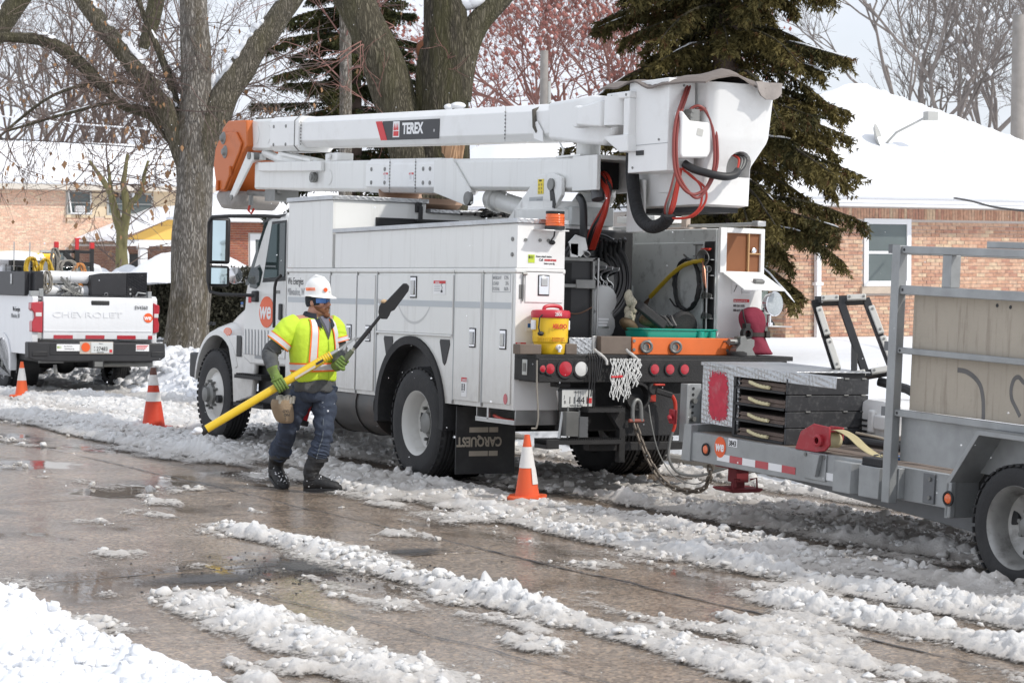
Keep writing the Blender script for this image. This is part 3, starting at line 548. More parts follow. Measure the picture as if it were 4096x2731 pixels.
# snowy hedge behind the big tree and snow mounds in the yards
# ================================================================ trees
_P = R_(1.88); _A = R_(29.5)
def at(x, y, D):
    """point at distance D along the street axis of sight for a place in the picture (2352 px wide)"""
    u = (x-1176)/5000; w = -(y-784)/5000; d = Vector((u, math.cos(_P)+w*math.sin(_P), -math.sin(_P)+w*math.cos(_P))); d *= D/d.y
    return Vector((-8.95+d.x*math.cos(_A)+d.y*math.sin(_A), -17.51-d.x*math.sin(_A)+d.y*math.cos(_A), 1.9+d.z))
def bark_mat(name, c0, c1, moss=.4, mosscol=(.085,.082,.028), sc=1.):
    m = bpy.data.materials.new(name); m.use_nodes = True; t = m.node_tree; n = t.nodes.new; l = t.links.new; p = t.nodes['Principled BSDF']; p.inputs['Roughness'].default_value = .9; p.inputs['Specular IOR Level'].default_value = .2
    g = n('ShaderNodeNewGeometry'); mp = n('ShaderNodeMapping'); mp.inputs['Scale'].default_value = (1, 1, .2); l(g.outputs['Position'], mp.inputs[0])
    nz0 = n('ShaderNodeTexNoise'); nz0.inputs['Scale'].default_value = 9; nz0.inputs['Detail'].default_value = 4; l(mp.outputs[0], nz0.inputs[0]); ad = n('ShaderNodeMix'); ad.data_type = 'VECTOR'; ad.inputs[0].default_value = .16; l(mp.outputs[0], ad.inputs[4]); l(nz0.outputs['Color'], ad.inputs[5])
    v = n('ShaderNodeTexVoronoi'); v.feature = 'DISTANCE_TO_EDGE'; v.inputs['Scale'].default_value = 30*sc; l(ad.outputs[1], v.inputs[0])
    nz = n('ShaderNodeTexNoise'); nz.inputs['Scale'].default_value = 26*sc; nz.inputs['Detail'].default_value = 5; l(mp.outputs[0], nz.inputs[0])
    r = n('ShaderNodeValToRGB'); r.color_ramp.elements[0].position = .0; r.color_ramp.elements[0].color = (*[k*.72 for k in c0], 1); r.color_ramp.elements[1].position = .30; r.color_ramp.elements[1].color = (*c1, 1); e = r.color_ramp.elements.new(.10); e.color = (*c0, 1); l(v.outputs['Distance'], r.inputs[0])
    n2 = n('ShaderNodeTexNoise'); n2.inputs['Scale'].default_value = 1.1; n2.inputs['Detail'].default_value = 6; n2.inputs['Roughness'].default_value = .65; mp2 = n('ShaderNodeMapping'); mp2.inputs['Scale'].default_value = (2.2, 2.2, .5); l(g.outputs['Position'], mp2.inputs[0]); l(mp2.outputs[0], n2.inputs[0])
    r2 = n('ShaderNodeValToRGB'); r2.color_ramp.elements[0].position = .46; r2.color_ramp.elements[0].color = (0,0,0,1); r2.color_ramp.elements[1].position = .62; r2.color_ramp.elements[1].color = (moss,moss,moss,1); l(n2.outputs['Fac'], r2.inputs[0])
    mx = n('ShaderNodeMix'); mx.data_type = 'RGBA'; l(r2.outputs[0], mx.inputs[0]); l(r.outputs[0], mx.inputs[6]); mx.inputs[7].default_value = (*mosscol, 1)
    m2 = n('ShaderNodeMix'); m2.data_type = 'RGBA'; m2.blend_type = 'MULTIPLY'; m2.inputs[0].default_value = .8; l(mx.outputs[2], m2.inputs[6]); l(nz.outputs['Fac'], m2.inputs[7]); hs = n('ShaderNodeHueSaturation'); hs.inputs['Saturation'].default_value = 1.; hs.inputs['Value'].default_value = 1.62; hs.inputs['Saturation'].default_value = .85; l(m2.outputs[2], hs.inputs['Color']); l(hs.outputs[0], p.inputs['Base Color'])
    ma = n('ShaderNodeMath'); ma.operation = 'MULTIPLY_ADD'; ma.inputs[1].default_value = 2.2; l(v.outputs['Distance'], ma.inputs[0]); l(nz.outputs['Fac'], ma.inputs[2])
    b = n('ShaderNodeBump'); b.inputs['Strength'].default_value = .9; b.inputs['Distance'].default_value = .026; l(ma.outputs[0], b.inputs['Height']); l(b.outputs[0], p.inputs['Normal']); return m
M_bark = bark_mat('grey_bark', (.17,.15,.125), (.40,.365,.32), .6, (.10,.075,.032))
M_bark2 = bark_mat('dark_bark', (.055,.047,.034), (.125,.105,.075), .7, (.07,.066,.022))
M_moss = bark_mat('mossy_bark', (.085,.074,.048), (.17,.148,.10), .6, (.085,.08,.032)); M_limb = bark_mat('limb_bark', (.125,.108,.078), (.27,.235,.18), .6, (.11,.098,.045))
M_twig = mat('twig', (.135,.098,.083), .8, var=.3, vs=1); M_twigg = mat('grey_twig', (.20,.175,.16), .8, var=.25, vs=1); M_twigr = mat('red_twig', (.23,.115,.095), .8, var=.25, vs=1)
M_leaf = mat('dead_leaf', (.30,.17,.085), .8, var=.35, vs=3)
def smooth_path(P, R, n=5):
    P = [Vector(p) for p in P]; o = []; rr = []
    for i in range(len(P)-1):
        p0 = P[max(i-1, 0)]; p1 = P[i]; p2 = P[i+1]; p3 = P[min(i+2, len(P)-1)]
        for k in range(n):
            t = k/n; o.append(.5*((2*p1)+(p2-p0)*t+(2*p0-5*p1+4*p2-p3)*t*t+(3*p1-p0-3*p2+p3)*t**3)); rr.append(R[i]+(R[i+1]-R[i])*t)
    o.append(P[-1]); rr.append(R[-1]); return o, rr
def limb(b, P, R, seg=20, n=6, rough=.05, rng=random):
    P, R = smooth_path(P, R, n); s0 = len(b.v); b.tube(P, R, seg, cap=True)
    for i in range(s0, len(b.v)):
        v = Vector(b.v[i]); k = (i-s0)//seg
        if k < len(P):
            d = v-P[k]; a = vnoise(np.array([v.x*4+v.z*.7]), np.array([v.y*4+v.z*1.3]), 5)[0]-.5; b.v[i] = tuple(v+d*a*rough*3)
    return P, R
def snow_on(b, P, R, rng, p=.8, th=.55):
    """a ragged cap of snow on the upper side of a limb"""
    runs = []; cur = []
    for i in range(len(P)):
        t = (P[min(i+1, len(P)-1)]-P[max(i-1, 0)]).normalized()
        if abs(t.z) < .93 and rng.random() < p: cur.append((i, t))
        else: runs.append(cur); cur = []
    for run in runs+[cur]:
        n = len(run)
        if n < 2: continue
        rings = []
        for k in range((n-1)*3+1):
            i, t = run[k//3]; f = (k % 3)/3; q = P[i].lerp(P[min(i+1, len(P)-1)], f); r = R[i]; e = min(1, .25+.9*min(k, (n-1)*3-k)/2.5)
            s = t.cross(Vector((0,0,1))).normalized(); u = s.cross(t); nv = lambda a_: float(vnoise(np.array([k*.42+len(runs)*3.7]), np.array([a_+R[i]*50]), 7)[0]); h = r*th*(.45+1.1*nv(0.))*(1-abs(t.z)**2*.6)*e; w = r*(.45+.55*nv(4.5))*e; o = s*r*(nv(9.5)-.5)*.5
            rings.append([q+o+s*w*math.cos(a)*rng.uniform(.92, 1.08)+u*(r*.72+max(0, math.sin(a))*h*rng.uniform(.9, 1.1)+min(0, math.sin(a))*r*.2) for a in [2*math.pi*m/8 for m in range(8)]])
        b.loft(rings)
def twigs(b, p, d, L, r, lev, rng, sp=.55, kids=3, droop=0., segs=3, ends=None, up=0.):
    P = [p]; Rr = [r]; q = p.copy(); dd = d.copy()
    for k in range(segs):
        dd = (dd+Vector((rng.gauss(0, .16), rng.gauss(0, .16), rng.gauss(0, .13)-droop+up))).normalized(); q = q+dd*(L/segs); P.append(q.copy()); Rr.append(r*(1-.55*(k+1)/segs))
    b.tube(P, Rr, 3 if r < .03 else 5, cap=False)
    if ends is not None and lev == 0: ends.append(P[-1])
    if lev > 0:
        for c in range(kids+(1 if rng.random() < .5 else 0)):
            t = rng.uniform(.3, 1.); i = min(int(t*segs), segs-1); f = t*segs-i; pp = P[i]+(P[i+1]-P[i])*f
            ax = dd.orthogonal().normalized(); ax.rotate(Matrix.Rotation(rng.uniform(0, 6.28), 3, dd)); nd = (dd*math.cos(sp)+ax*math.sin(sp)*rng.uniform(.7, 1.4)).normalized()
            twigs(b, pp, nd, L*rng.uniform(.55, .8), r*.58, lev-1, rng, sp, kids, droop, segs, ends, up)
def blobs(P, s, m, name, parent, rng, kind='stuff'):
    if not P: return
    V = []; F = []; base = np.array([(1,0,0),(-1,0,0),(0,1,0),(0,-1,0),(0,0,1),(0,0,-1)], float); ff = np.array([(0,2,4),(2,1,4),(1,3,4),(3,0,4),(2,0,5),(1,2,5),(3,1,5),(0,3,5)])
    A = np.array([tuple(p) for p in P]); sc_ = s*np.random.uniform(.5, 1.5, (len(P), 1, 1))
    V = (A[:, None, :]+base[None]*sc_*np.random.uniform(.7, 1.3, (len(P), 6, 1))).reshape(-1, 3); F = (ff[None]+6*np.arange(len(P))[:, None, None]).reshape(-1, 3)
    o = npmesh(name, V, F, m, parent, True); o['kind'] = kind; return o
def leaves(P, m, parent, s=.07):
    A = np.array([tuple(p) for p in P]); n = len(A); d = np.random.normal(0, 1, (n, 3)); d /= np.linalg.norm(d, axis=1)[:, None]; e = np.cross(d, np.random.normal(0, 1, (n, 3))); e /= np.linalg.norm(e, axis=1)[:, None]; w = s*np.random.uniform(.5, 1.3, (n, 1))
    V = np.stack([A, A+e*w*.5-[0,0,.5]*w, A-[0,0,1.2]*w+d*w*.2, A-e*w*.5-[0,0,.5]*w], 1).reshape(-1, 3); F = np.arange(4*n).reshape(-1, 4); o = npmesh('dead_leaves', V, F, m, parent, False); o['kind'] = 'stuff'; return o
# ---- big street tree beside the cab
rng = random.Random(11)
TR1 = thing('street_tree', 'large grey barked street tree with a forked trunk beside the truck cab', 'tree')
b = MB(); D = 38
mainP = [at(424,860,D), at(425,815,D), at(432,740,D), at(440,600,D), at(446,430,D), at(448,300,D), at(451,180,D), at(447,60,D), at(440,-60,D), at(430,-200,D)]
limb(b, mainP, [.53,.455,.375,.345,.325,.30,.265,.255,.24,.20], 28, 8, .06); b.build('trunk', M_bark, TR1)
snow = MB(); tw = MB(); ends = []
LB = [([at(452,390,D), at(478,310,D), at(520,215,D), at(585,115,D), at(650,25,D), at(710,-70,D)], [.26,.27,.245,.225,.20,.17]),
      ([at(440,400,D), at(412,315,D), at(378,245,D), at(320,165,D), at(255,85,D), at(195,5,D), at(130,-80,D)], [.22,.21,.205,.185,.165,.15,.13])]
for P, R in LB:
    b = MB(); p_, r_ = limb(b, P, R, 20, 8, .07); b.build('limb', M_limb, TR1); snow_on(snow, p_[14:], r_[14:], rng, .82, .75)
    for k in range(10): i = rng.randint(12, len(p_)-1); twigs(tw, p_[i], Vector((rng.uniform(-1,1), rng.uniform(-1,.6), rng.uniform(-.2,.8))).normalized(), rng.uniform(1.0, 1.8), .022, 2, rng, .6, 2, .03, 4, ends)
MB_l = MB()
for P, R in [([at(408,305,D), at(345,262,D), at(290,245,D), at(245,205,D), at(205,165,D), at(150,118,D), at(95,92,D), at(0,85,D), at(-60,80,D)], [.10,.10,.10,.10,.11,.11,.10,.10,.09]),
             ([at(405,240,D), at(388,180,D), at(366,120,D), at(335,50,D), at(310,-30,D)], [.075,.07,.06,.05,.045]),
             ([at(412,310,D), at(380,270,D), at(330,205,D), at(250,190,D), at(120,220,D), at(-20,330,D)], [.05,.045,.04,.035,.03,.02]),
             ([at(417,340,D), at(385,320,D), at(340,268,D), at(270,236,D), at(150,262,D), at(20,300,D)], [.05,.045,.04,.033,.028,.02])]:
    p_, r_ = limb(MB_l, P, R, 10, 6, .1); snow_on(snow, p_, r_, rng, .6, .6)
    for k in range(22): i = rng.randint(3, len(p_)-1); twigs(tw, p_[i], Vector((rng.uniform(-1,1), rng.uniform(-.6,.6), rng.uniform(-.8,.7))).normalized(), rng.uniform(.6, 1.25), .014, 2, rng, .55, 3, .07, 3, ends)
MB_l.build('limb', M_moss, TR1)
for P, n_ in [((500,290),9),((540,200),6),((610,110),6),((560,330),7)]:
    for k in range(n_): p0 = at(*P, D); twigs(tw, p0, (at(P[0]+rng.uniform(60,170), P[1]+rng.uniform(-90,90), D+rng.uniform(-1,1))-p0).normalized(), rng.uniform(.7,1.3), .013, 2, rng, .5, 2, .02, 4, ends)
tag(tw.build('crown', M_twig, TR1, smooth=0), kind='stuff')
for x_, y_ in ((487,205),(492,190),(484,222)): snow.ball(at(x_, y_, D+.02), (.11,.10,.15))
snow.build('snow', M_snow, TR1); leaves([e for e in ends if rng.random() < .28], M_leaf, TR1, .07)
# ---- double trunk tree behind the boom
TR2 = thing('street_tree', 'dark street tree with a leaning stem and a broken upright stem behind the boom', 'tree'); D = 30
b = MB(); limb(b, [at(992,890,D), at(992,600,D), at(975,470,D), at(943,345,D), at(906,230,D), at(872,125,D), at(812,0,D), at(765,-90,D)], [.45,.40,.34,.285,.285,.285,.275,.26], 24, 8, .06); b.build('trunk', M_moss, TR2)
b = MB(); limb(b, [at(1012,890,D), at(1012,600,D), at(1018,440,D), at(1022,340,D), at(1022,200,D), at(1026,90,D), at(1022,-60,D)], [.45,.42,.36,.33,.33,.31,.27], 28, 8, .08)
b.ball(at(985,205,D), (.2,.16,.75)); b.build('trunk', M_bark2, TR2)
b = MB(); limb(b, [at(1050,230,D), at(1064,130,D), at(1090,65,D), at(1130,18,D), at(1185,-40,D)], [.20,.20,.175,.15,.14], 18, 8, .06); b.build('limb', M_moss, TR2)
b = MB(); limb(b, [at(1000,115,D), at(975,105,D), at(966,118,D), at(968,140,D)], [.09,.08,.05,.02], 12, 4, .2); b.build('broken_branch', mat('torn_wood', (.22,.09,.045), .9, var=.4, vs=12), TR2)
b = MB()   # torn pale wood where a stem split away
for k in range(14): x = 1000+k*4.4; b.tube([at(x, 365+rng.uniform(0,20), D-.31+abs(k-7)*.012), at(x+rng.uniform(0,10), 330, D-.36+abs(k-7)*.012), at(x+rng.uniform(6,18), 285+rng.uniform(-5,30), D-.29)], [.028,.032,.006], 5)
b.build('splintered_wood', mat('splintered_wood', (.34,.21,.12), .9, var=.5, vs=9), TR2)
b = MB(); b.ball(at(1052,243,D-.3), (.11,.1,.05)); b.ball(at(1030,246,D-.3), (.07,.07,.045)); b.ball(at(940,350,D+.4), (.3,.25,.10)); b.ball(at(1065,5,D), (.22,.2,.12)); b.ball(at(1085,-4,D), (.22,.2,.15)); b.build('snow', M_snow, TR2)
tw = MB(); ends = []
for P in [(880,270),(905,60),(980,170),(965,250),(850,90)]:
    for k in range(4): p0 = at(*P, D); twigs(tw, p0, (at(P[0]+rng.uniform(-120,120), P[1]+rng.uniform(-100,60), D+rng.uniform(-1,1))-p0).normalized(), rng.uniform(.5,1.1), .012, 2, rng, .5, 2, 0., 4, ends)
tag(tw.build('crown', M_twigr, TR2, smooth=0), kind='stuff')
b = MB(); TR3 = thing('street_tree', 'thin straight grey trunk standing just in front of the spruce behind the boom', 'tree'); limb(b, [at(793,720,42), at(793,400,42), at(794,200,42), at(793,50,42), at(792,-100,42)], [.16,.125,.118,.11,.10], 14, 6, .05); b.build('trunk', M_bark, TR3)
tw = MB(); [twigs(tw, at(793,rng.uniform(-60,200),42), Vector((rng.uniform(-1,1),rng.uniform(-1,1),.3)).normalized(), 1.4, .02, 2, rng, .5, 2, 0, 4) for k in range(10)]; tag(tw.build('crown', M_twigr, TR3, smooth=0), kind='stuff')
# ---- bare trees of the background
def bare(label, base, H, r0, seed, tm, lev=4, spread=.5, kids=3, stems=3, snow=.05, buds=None, up=.06, s0=.25, lean=(0,0), trunk=M_bark2, group=None, cat='tree', first=.42):
    rng = random.Random(seed); T = thing('bare_tree', label, cat, group=group); b = MB(); ends = []; base = Vector(base)
    top = base+Vector((lean[0], lean[1], H*s0)); limb(b, [base-Vector((0,0,.4)), base+(top-base)*.5, top], [r0*1.2, r0, r0*.85], 10, 3, .06); cr = MB()
    for k in range(stems):
        a = 6.28*k/stems+rng.uniform(-.4, .4); d = Vector((math.cos(a)*spread, math.sin(a)*spread, 1)).normalized()
        twigs(cr, top-Vector((0,0,rng.uniform(0, H*s0*.3))), d, H*first*rng.uniform(.8, 1.1), r0*.55, lev, rng, .52, kids, 0, 4, ends, up)
    b.build('trunk', trunk, T); tag(cr.build('crown', tm, T, smooth=0), kind='stuff')
    if snow: blobs([e+Vector((rng.gauss(0,.1),rng.gauss(0,.1),rng.gauss(0,.1))) for e in ends if rng.random() < snow], snow_s, M_snow, 'snow', T, rng)
    if buds: blobs(ends, buds[1], buds[0], 'buds', T, rng)
    return T, ends
snow_s = .075
M_bud = mat('red_bud', (.36,.15,.125), .8, var=.2)
bare('tall bare tree with pinkish red buds and specks of snow above the boom end', at(1315,560,76)*1, 13.5, .20, 3, M_twigr, 5, .55, 3, 5, .3, (M_bud, .075), .05, .12)
bare('smaller red budded bare tree at the left of the taller one', at(1130,560,84), 9.5, .16, 8, M_twigr, 5, .6, 2, 5, .3, (M_bud, .075), .04, .15)
bare('red budded bare tree partly hidden by the spruce above the bucket', at(1470,560,90), 13, .2, 13, M_twigr, 5, .5, 2, 5, .3, (M_bud, .075), .05, .15)
bare('grey bare tree with clumps of snow rising behind the roof of the bungalow', at(2140,560,66), 11.0, .2, 21, M_twigg, 5, .6, 3, 5, .14, None, .06, .15)
bare('grey bare tree at the right end beside the utility pole', at(2320,560,74), 11.5, .2, 24, M_twigg, 5, .6, 3, 4, .14, None, .06, .15)
G_ = 'bare trees of the wood behind the apartment house'
for k, (x, D_, H_) in enumerate([(-30,112,17),(60,104,16),(150,118,18),(235,106,15),(330,120,18),(400,110,16),(560,118,13)]):
    bare(['bare tree at the left end of the snowy wood above the apartment house roof', 'bare tree second from the left above the apartment house roof', 'bare tree third from the left above the apartment house roof', 'bare tree above the middle of the apartment house roof', 'bare tree left of the big street tree trunk above the roof', 'bare tree right behind the trunk of the big street tree', 'low bare tree between the big street tree and the spruce'][k], at(x, 600, D_), H_, .24, 40+k, [M_twigg, M_twig][k % 2], 5 if k < 6 else 4, .6, 2, 5, .34, None, .05, .2, group=G_)
# thick mossy limbs entering at the top left
TR4 = thing('street_tree', 'mossy tree with thick snow topped limbs in front of the bare wood', 'tree'); b = MB(); D = 46; snow = MB()
for P, R in [([at(-120,800,D), at(-110,400,D), at(-60,160,D), at(0,60,D), at(60,-20,D)], [.4,.34,.26,.22,.2]), ([at(330,112,D), at(345,60,D), at(365,-20,D)], [.10,.16,.18])]:
    p_, r_ = limb(b, P, R, 16, 6, .07); snow_on(snow, p_[4:], r_[4:], rng, .8, .8)
b.build('trunk', M_moss, TR4); snow.build('snow', M_snow, TR4)
# small yard tree in front of the apartment house
rng = random.Random(4); TR5 = thing('yard_tree', 'small multi stemmed yard tree with a few brown leaves in front of the apartment house', 'tree'); D = 58; c = lambda x, y: at((x/1.568)/1.7415, (700+y/1.568)/1.7415, D)
b = MB(); snow = MB(); ends = []; tw = MB()
for P, R in [([c(770,700), c(768,590), c(760,460), c(765,350)], [.22,.175,.16,.15]), ([c(762,370), c(742,300), c(715,200), c(690,110), c(655,50), c(615,-10), c(560,-90)], [.13,.115,.10,.09,.075,.06,.04]), ([c(770,370), c(792,240), c(788,150), c(775,60), c(785,-20), c(800,-130)], [.12,.11,.10,.08,.06,.04]), ([c(795,230), c(820,180), c(870,125), c(892,80), c(905,0), c(930,-90)], [.09,.085,.075,.06,.05,.03]), ([c(700,110), c(690,40), c(680,-60)], [.06,.05,.03])]:
    p_, r_ = limb(b, P, R, 10, 5, .08); 
    for k in range(9): i = rng.randint(len(p_)//3, len(p_)-1); twigs(tw, p_[i], Vector((rng.uniform(-1,1), rng.uniform(-1,1), rng.uniform(-.5,.9))).normalized(), rng.uniform(.8,1.7), .022, 2, rng, .6, 2, .02, 4, ends)
b.build('trunk', mat('green_bark', (.16,.145,.065), .85, var=.3, vs=6), TR5); tag(tw.build('crown', M_twig, TR5, smooth=0), kind='stuff'); leaves([e for e in ends if rng.random() < .45], M_leaf, TR5, .15)
b = MB(); b.ball(c(838,150), (.06,.06,.16)); b.ball(c(745,275), (.07,.07,.15)); b.ball(c(803,190), (.06,.06,.12)); b.build('snow', M_snow, TR5)
# ---- spruces
M_needle = attr_mat('spruce_needles', 'tint', .75, spec=.15)
def spruce(label, base, H, zlo, rad, seed, dens=1., tints=((.030,.038,.014),(.085,.078,.026)), step=.38, nb=6, droop=.25, hang=.5, gap=0., ztop=None):
    rng = np.random.default_rng(seed); rr = random.Random(seed); T = thing('spruce_tree', label, 'spruce'); base = Vector(base); b = MB(); limb(b, [base, base+Vector((0,0,H*.5)), base+Vector((0,0,H))], [.24,.16,.02], 12, 5, .06); b.build('trunk', mat('spruce_bark', (.10,.07,.055), .9, var=.4, vs=8, bump=.6), T)
    br = MB(); sn = MB(); TW = []; z = zlo
    while z < min(H-.3, ztop or H):
        L0 = rad*(1-(z/H)**1.3)*rr.uniform(.85, 1.1)
        for k in range(nb):
            if rr.random() < gap: continue
            a = 6.28*k/nb+rr.uniform(-.45, .45)+z*1.7; L = L0*rr.uniform(.55, 1.18); n = 9; dr_ = droop*rr.uniform(.45, 1.35); P = []; p = base+Vector((0,0,z+rr.uniform(-.12,.12))); el = rr.uniform(-.05, .2); az = a
            for i in range(n):
                P.append(p.copy()); t = i/(n-1); e = el-dr_*1.5*t+(.55*max(0, t-.6)); az += rr.gauss(0, .05); p = p+Vector((math.cos(az)*math.cos(e), math.sin(az)*math.cos(e), math.sin(e)))*(L/(n-1))
            br.tube(P, [.03*(1-i/n)+.006 for i in range(n)], 4, cap=False)
            if rr.random() < .5: snow_on(sn, P[1:], [.024]*(n-1), rr, .55, .8)
            for i in range(1, n):
                t = i/(n-1); m = int((4.0+6.5*t)*dens*1.3)
                for _ in range(m):
                    q = P[i-1].lerp(P[i], rr.random()); side = rr.choice((-1, 1)); d = (P[i]-P[i-1]).normalized(); s = d.cross(Vector((0,0,1))).normalized()*side
                    dv = (d*rr.uniform(.2,.9)+s*rr.uniform(.2, 1.)+Vector((0,0,-hang*rr.uniform(.0,1.6)))).normalized(); TW.append((*q, *dv, rr.uniform(.16, .42)*(.7+.5*(1-t)), t))
        z += step*rr.uniform(.8, 1.2)
    br.build('branches', M_bark2, T); sn.build('snow', M_snow, T)
    A = np.array(TW); n = len(A); K = 13; q = A[:, None, :3]; d = A[:, None, 3:6]; L = A[:, None, 6:7]; f = rng.uniform(0, 1, (n, K, 1)); rv = rng.normal(0, 1, (n, K, 3)); rv -= (rv*d).sum(-1, keepdims=True)*d; rv /= np.linalg.norm(rv, axis=-1, keepdims=True)
    o = q+d*L*f; nd = d*.75+rv*.75; nd[..., 2] -= .1; ln = rng.uniform(.05, .095, (n, K, 1)); w = np.cross(nd, rng.normal(0, 1, (n, K, 3))); w /= np.linalg.norm(w, axis=-1, keepdims=True); w *= rng.uniform(.010, .020, (n, K, 1))
    V = np.stack([o-w, o+w, o+nd*ln], 2).reshape(-1, 3); F = np.arange(len(V)).reshape(-1, 3)
    cl = fbm(A[:, 0]*1.3, A[:, 2]*1.6+A[:, 1], seed, 3); t = np.clip(.45+.9*cl+rng.normal(0, .18, n)+.15*A[:, 7], 0, 1)[:, None]; c = np.array(tints[0])*(1-t)+np.array(tints[1])*t
    brn = rng.random(n) < .06; c[brn] = (.10,.055,.025); c = np.repeat(np.concatenate([c, np.ones((n, 1))], 1), K, 0)
    tag(npmesh('crown', V, F, M_needle, T, False, {'tint': ('FACE', c)}), kind='stuff'); return T
spruce('drooping olive green spruce with snow on its branches behind the bucket', (10.1,9.62,.4), 19.0, 1.75, 2.55, 5, 2.1, ((.034,.034,.014),(.138,.110,.038)), .32, 9, .60, 1.6, .14, 7.6)
spruce('dark layered spruce with snow shelves behind the upper boom', at(815,900,50)*1, 20.0, 1.6, 2.75, 9, 2.3, ((.020,.030,.014),(.070,.070,.026)), .52, 10, .36, 1.0, .05, 9.3)
# ---- snowy hedge and yard mounds
HD = thing('hedge', 'dark clipped hedge under thick snow behind the big street tree', 'hedge'); h0 = at(330,700,46); h1 = at(560,700,46)
rng_ = np.random.default_rng(3); n = 26000; t = rng_.random(n); u = rng_.uniform(-.6, .6, n); zz = rng_.uniform(.5, 1.95, n); bx_ = h0.x+(h1.x-h0.x)*t; by_ = h0.y+(h1.y-h0.y)*t+u; d = rng_.normal(0, 1, (n, 3)); d /= np.linalg.norm(d, axis=1)[:, None]; e = rng_.normal(0, 1, (n, 3))*.02; A = np.stack([bx_, by_, zz], 1)
o = npmesh('foliage', np.stack([A-e, A+e, A+d*.09], 1).reshape(-1, 3), np.arange(3*n).reshape(-1, 3), mat('hedge_leaf', (.035,.033,.018), .8, var=.4), HD, False); o['kind'] = 'stuff'
def mound(name, c, r, parent=None):
    X, Y = np.meshgrid(np.linspace(-1, 1, 40), np.linspace(-1, 1, 40)); rr_ = np.sqrt(X**2+Y**2); Z = np.clip(1-rr_**2.4, -.2, 1)*r[2]*(1+.35*fbm(X*2, Y*2, int(c[0]*7) % 99, 3)); idx = np.arange(1600).reshape(40, 40); q = np.stack([idx[:-1,:-1], idx[:-1,1:], idx[1:,1:], idx[1:,:-1]], -1).reshape(-1, 4)
    return npmesh(name, np.stack([c[0]+X*r[0], c[1]+Y*r[1], c[2]+Z], -1).reshape(-1, 3), q, M_snow, parent)
mound('snow', ((h0.x+h1.x)/2, (h0.y+h1.y)/2, 1.75), (1.5, .95, .55), HD); mound('snow', (h0.x+.5, h0.y-.2, 1.7), (.8, .7, .5), HD)
b = MB(); [b.tube([(h0.x+.3*k, h0.y-.5, .4), (h0.x+.3*k+rng.uniform(-.2,.2), h0.y-.5+rng.uniform(-.2,.2), 1.7)], .012, 4) for k in range(12)]; b.build('stems', M_twig, HD)
for k, (x, y, D_, r) in enumerate([(258,612,52,(1.3,1.2,.8)), (372,612,54,(1.3,1.2,.75)), (330,628,50,(1.1,1.2,.8))]):
    p = at(x, y, D_); tag(mound('snow_mound', (p.x, p.y, .3), (r[0]*1.15, r[1]*1.15, p.z-.3)), kind='stuff')
# ---- utility poles and cables
def upole(label, x, ytop, D, r, extra=None):
    T = thing('utility_pole', label, 'utility pole'); b = MB(); t = at(x, ytop, D); b.tube([(t.x-.05, t.y, .3), (t.x, t.y, t.z)], [r*1.25, r], 12); b.build('pole', mat('weathered_wood', (.27,.25,.23), .9, var=.3, vs=5), T)
    b = MB()
    if extra == 'arm': b.bar((t.x-.9,t.y,t.z-.35), (t.x+.9,t.y,t.z-.35), .1, .12); b.build('cross_arm', M_bark, T)
    else: p = at(x+11, ytop+70, D); b.tube([(p.x,p.y,.3),(p.x,p.y,p.z)], [r*.55,r*.5], 8); b.build('conduit', M_grayfr, T)
    return t
p1 = upole('bare grey utility pole among the red budded trees above the boom', 1250, 117, 66, .125)
p2 = upole('leaning grey utility pole at the right edge behind the bungalow', 2340, 35, 50, .14, 'x')
def cable(name, label, pts, r, m): b = MB(); P, R = smooth_path(pts, [r]*len(pts), 8); b.tube(P, r, 5); return tag(b.build(name, m), label, 'cable')
M_blk = mat('black_rubber', (.018,.018,.019), .5, var=.3, vs=6)
cable('overhead_cable', 'thin overhead cable crossing the apartment house roof', [at(-40,316,70), at(200,330,70), at(520,352,70), at(800,350,70)], .018, M_blk)
cable('overhead_cable', 'upper snow dusted overhead cable in front of the bare wood', [at(-40,262,78), at(160,283,78), at(420,302,78)], .03, M_snow)
cable('overhead_cable', 'black service cable sagging from the bungalow eave', [at(2192,455,39.5), at(2230,462,38), at(2290,477,36), at(2380,487,33)], .02, M_blk)
# ================================================================ bucket truck
M_white = mat('white_paint', (.745,.745,.72), .32, var=.03, vs=2, streak=.42, staincol=(.43,.41,.37), ss=1.8, coat=.3)
def splash(m):
    t = m.node_tree; n = t.nodes.new; l = t.links.new; p = t.nodes['Principled BSDF']; src = p.inputs['Base Color'].links[0].from_socket; tc_ = n('ShaderNodeTexCoord'); sp = n('ShaderNodeSeparateXYZ'); l(tc_.outputs['Object'], sp.inputs[0]); mr = n('ShaderNodeMapRange'); mr.inputs[1].default_value = 1.25; mr.inputs[2].default_value = .68; l(sp.outputs['Z'], mr.inputs[0]); z = n('ShaderNodeTexNoise'); z.inputs['Scale'].default_value = 7; z.inputs['Detail'].default_value = 9; z.inputs['Roughness'].default_value = .7; l(tc_.outputs['Object'], z.inputs[0]); mu = n('ShaderNodeMath'); mu.operation = 'MULTIPLY'; l(mr.outputs[0], mu.inputs[0]); l(z.outputs['Fac'], mu.inputs[1]); mx = n('ShaderNodeMix'); mx.data_type = 'RGBA'; l(mu.outputs[0], mx.inputs[0]); l(src, mx.inputs[6]); mx.inputs[7].default_value = (.33,.30,.26,1); l(mx.outputs[2], p.inputs['Base Color'])
splash(M_white)
M_white2 = mat('white_fibreglass', (.80,.80,.785), .38, var=.04, vs=2, stain=.30, staincol=(.42,.38,.33), ss=2.2, coat=.2)
M_grayp = mat('scuffed_grey_paint', (.56,.58,.565), .5, var=.08, vs=2, stain=.7, staincol=(.07,.07,.065), ss=7)
M_black = mat('black_paint', (.018,.018,.019), .5, var=.3, vs=5, stain=.25, staincol=(.10,.095,.09), ss=3)
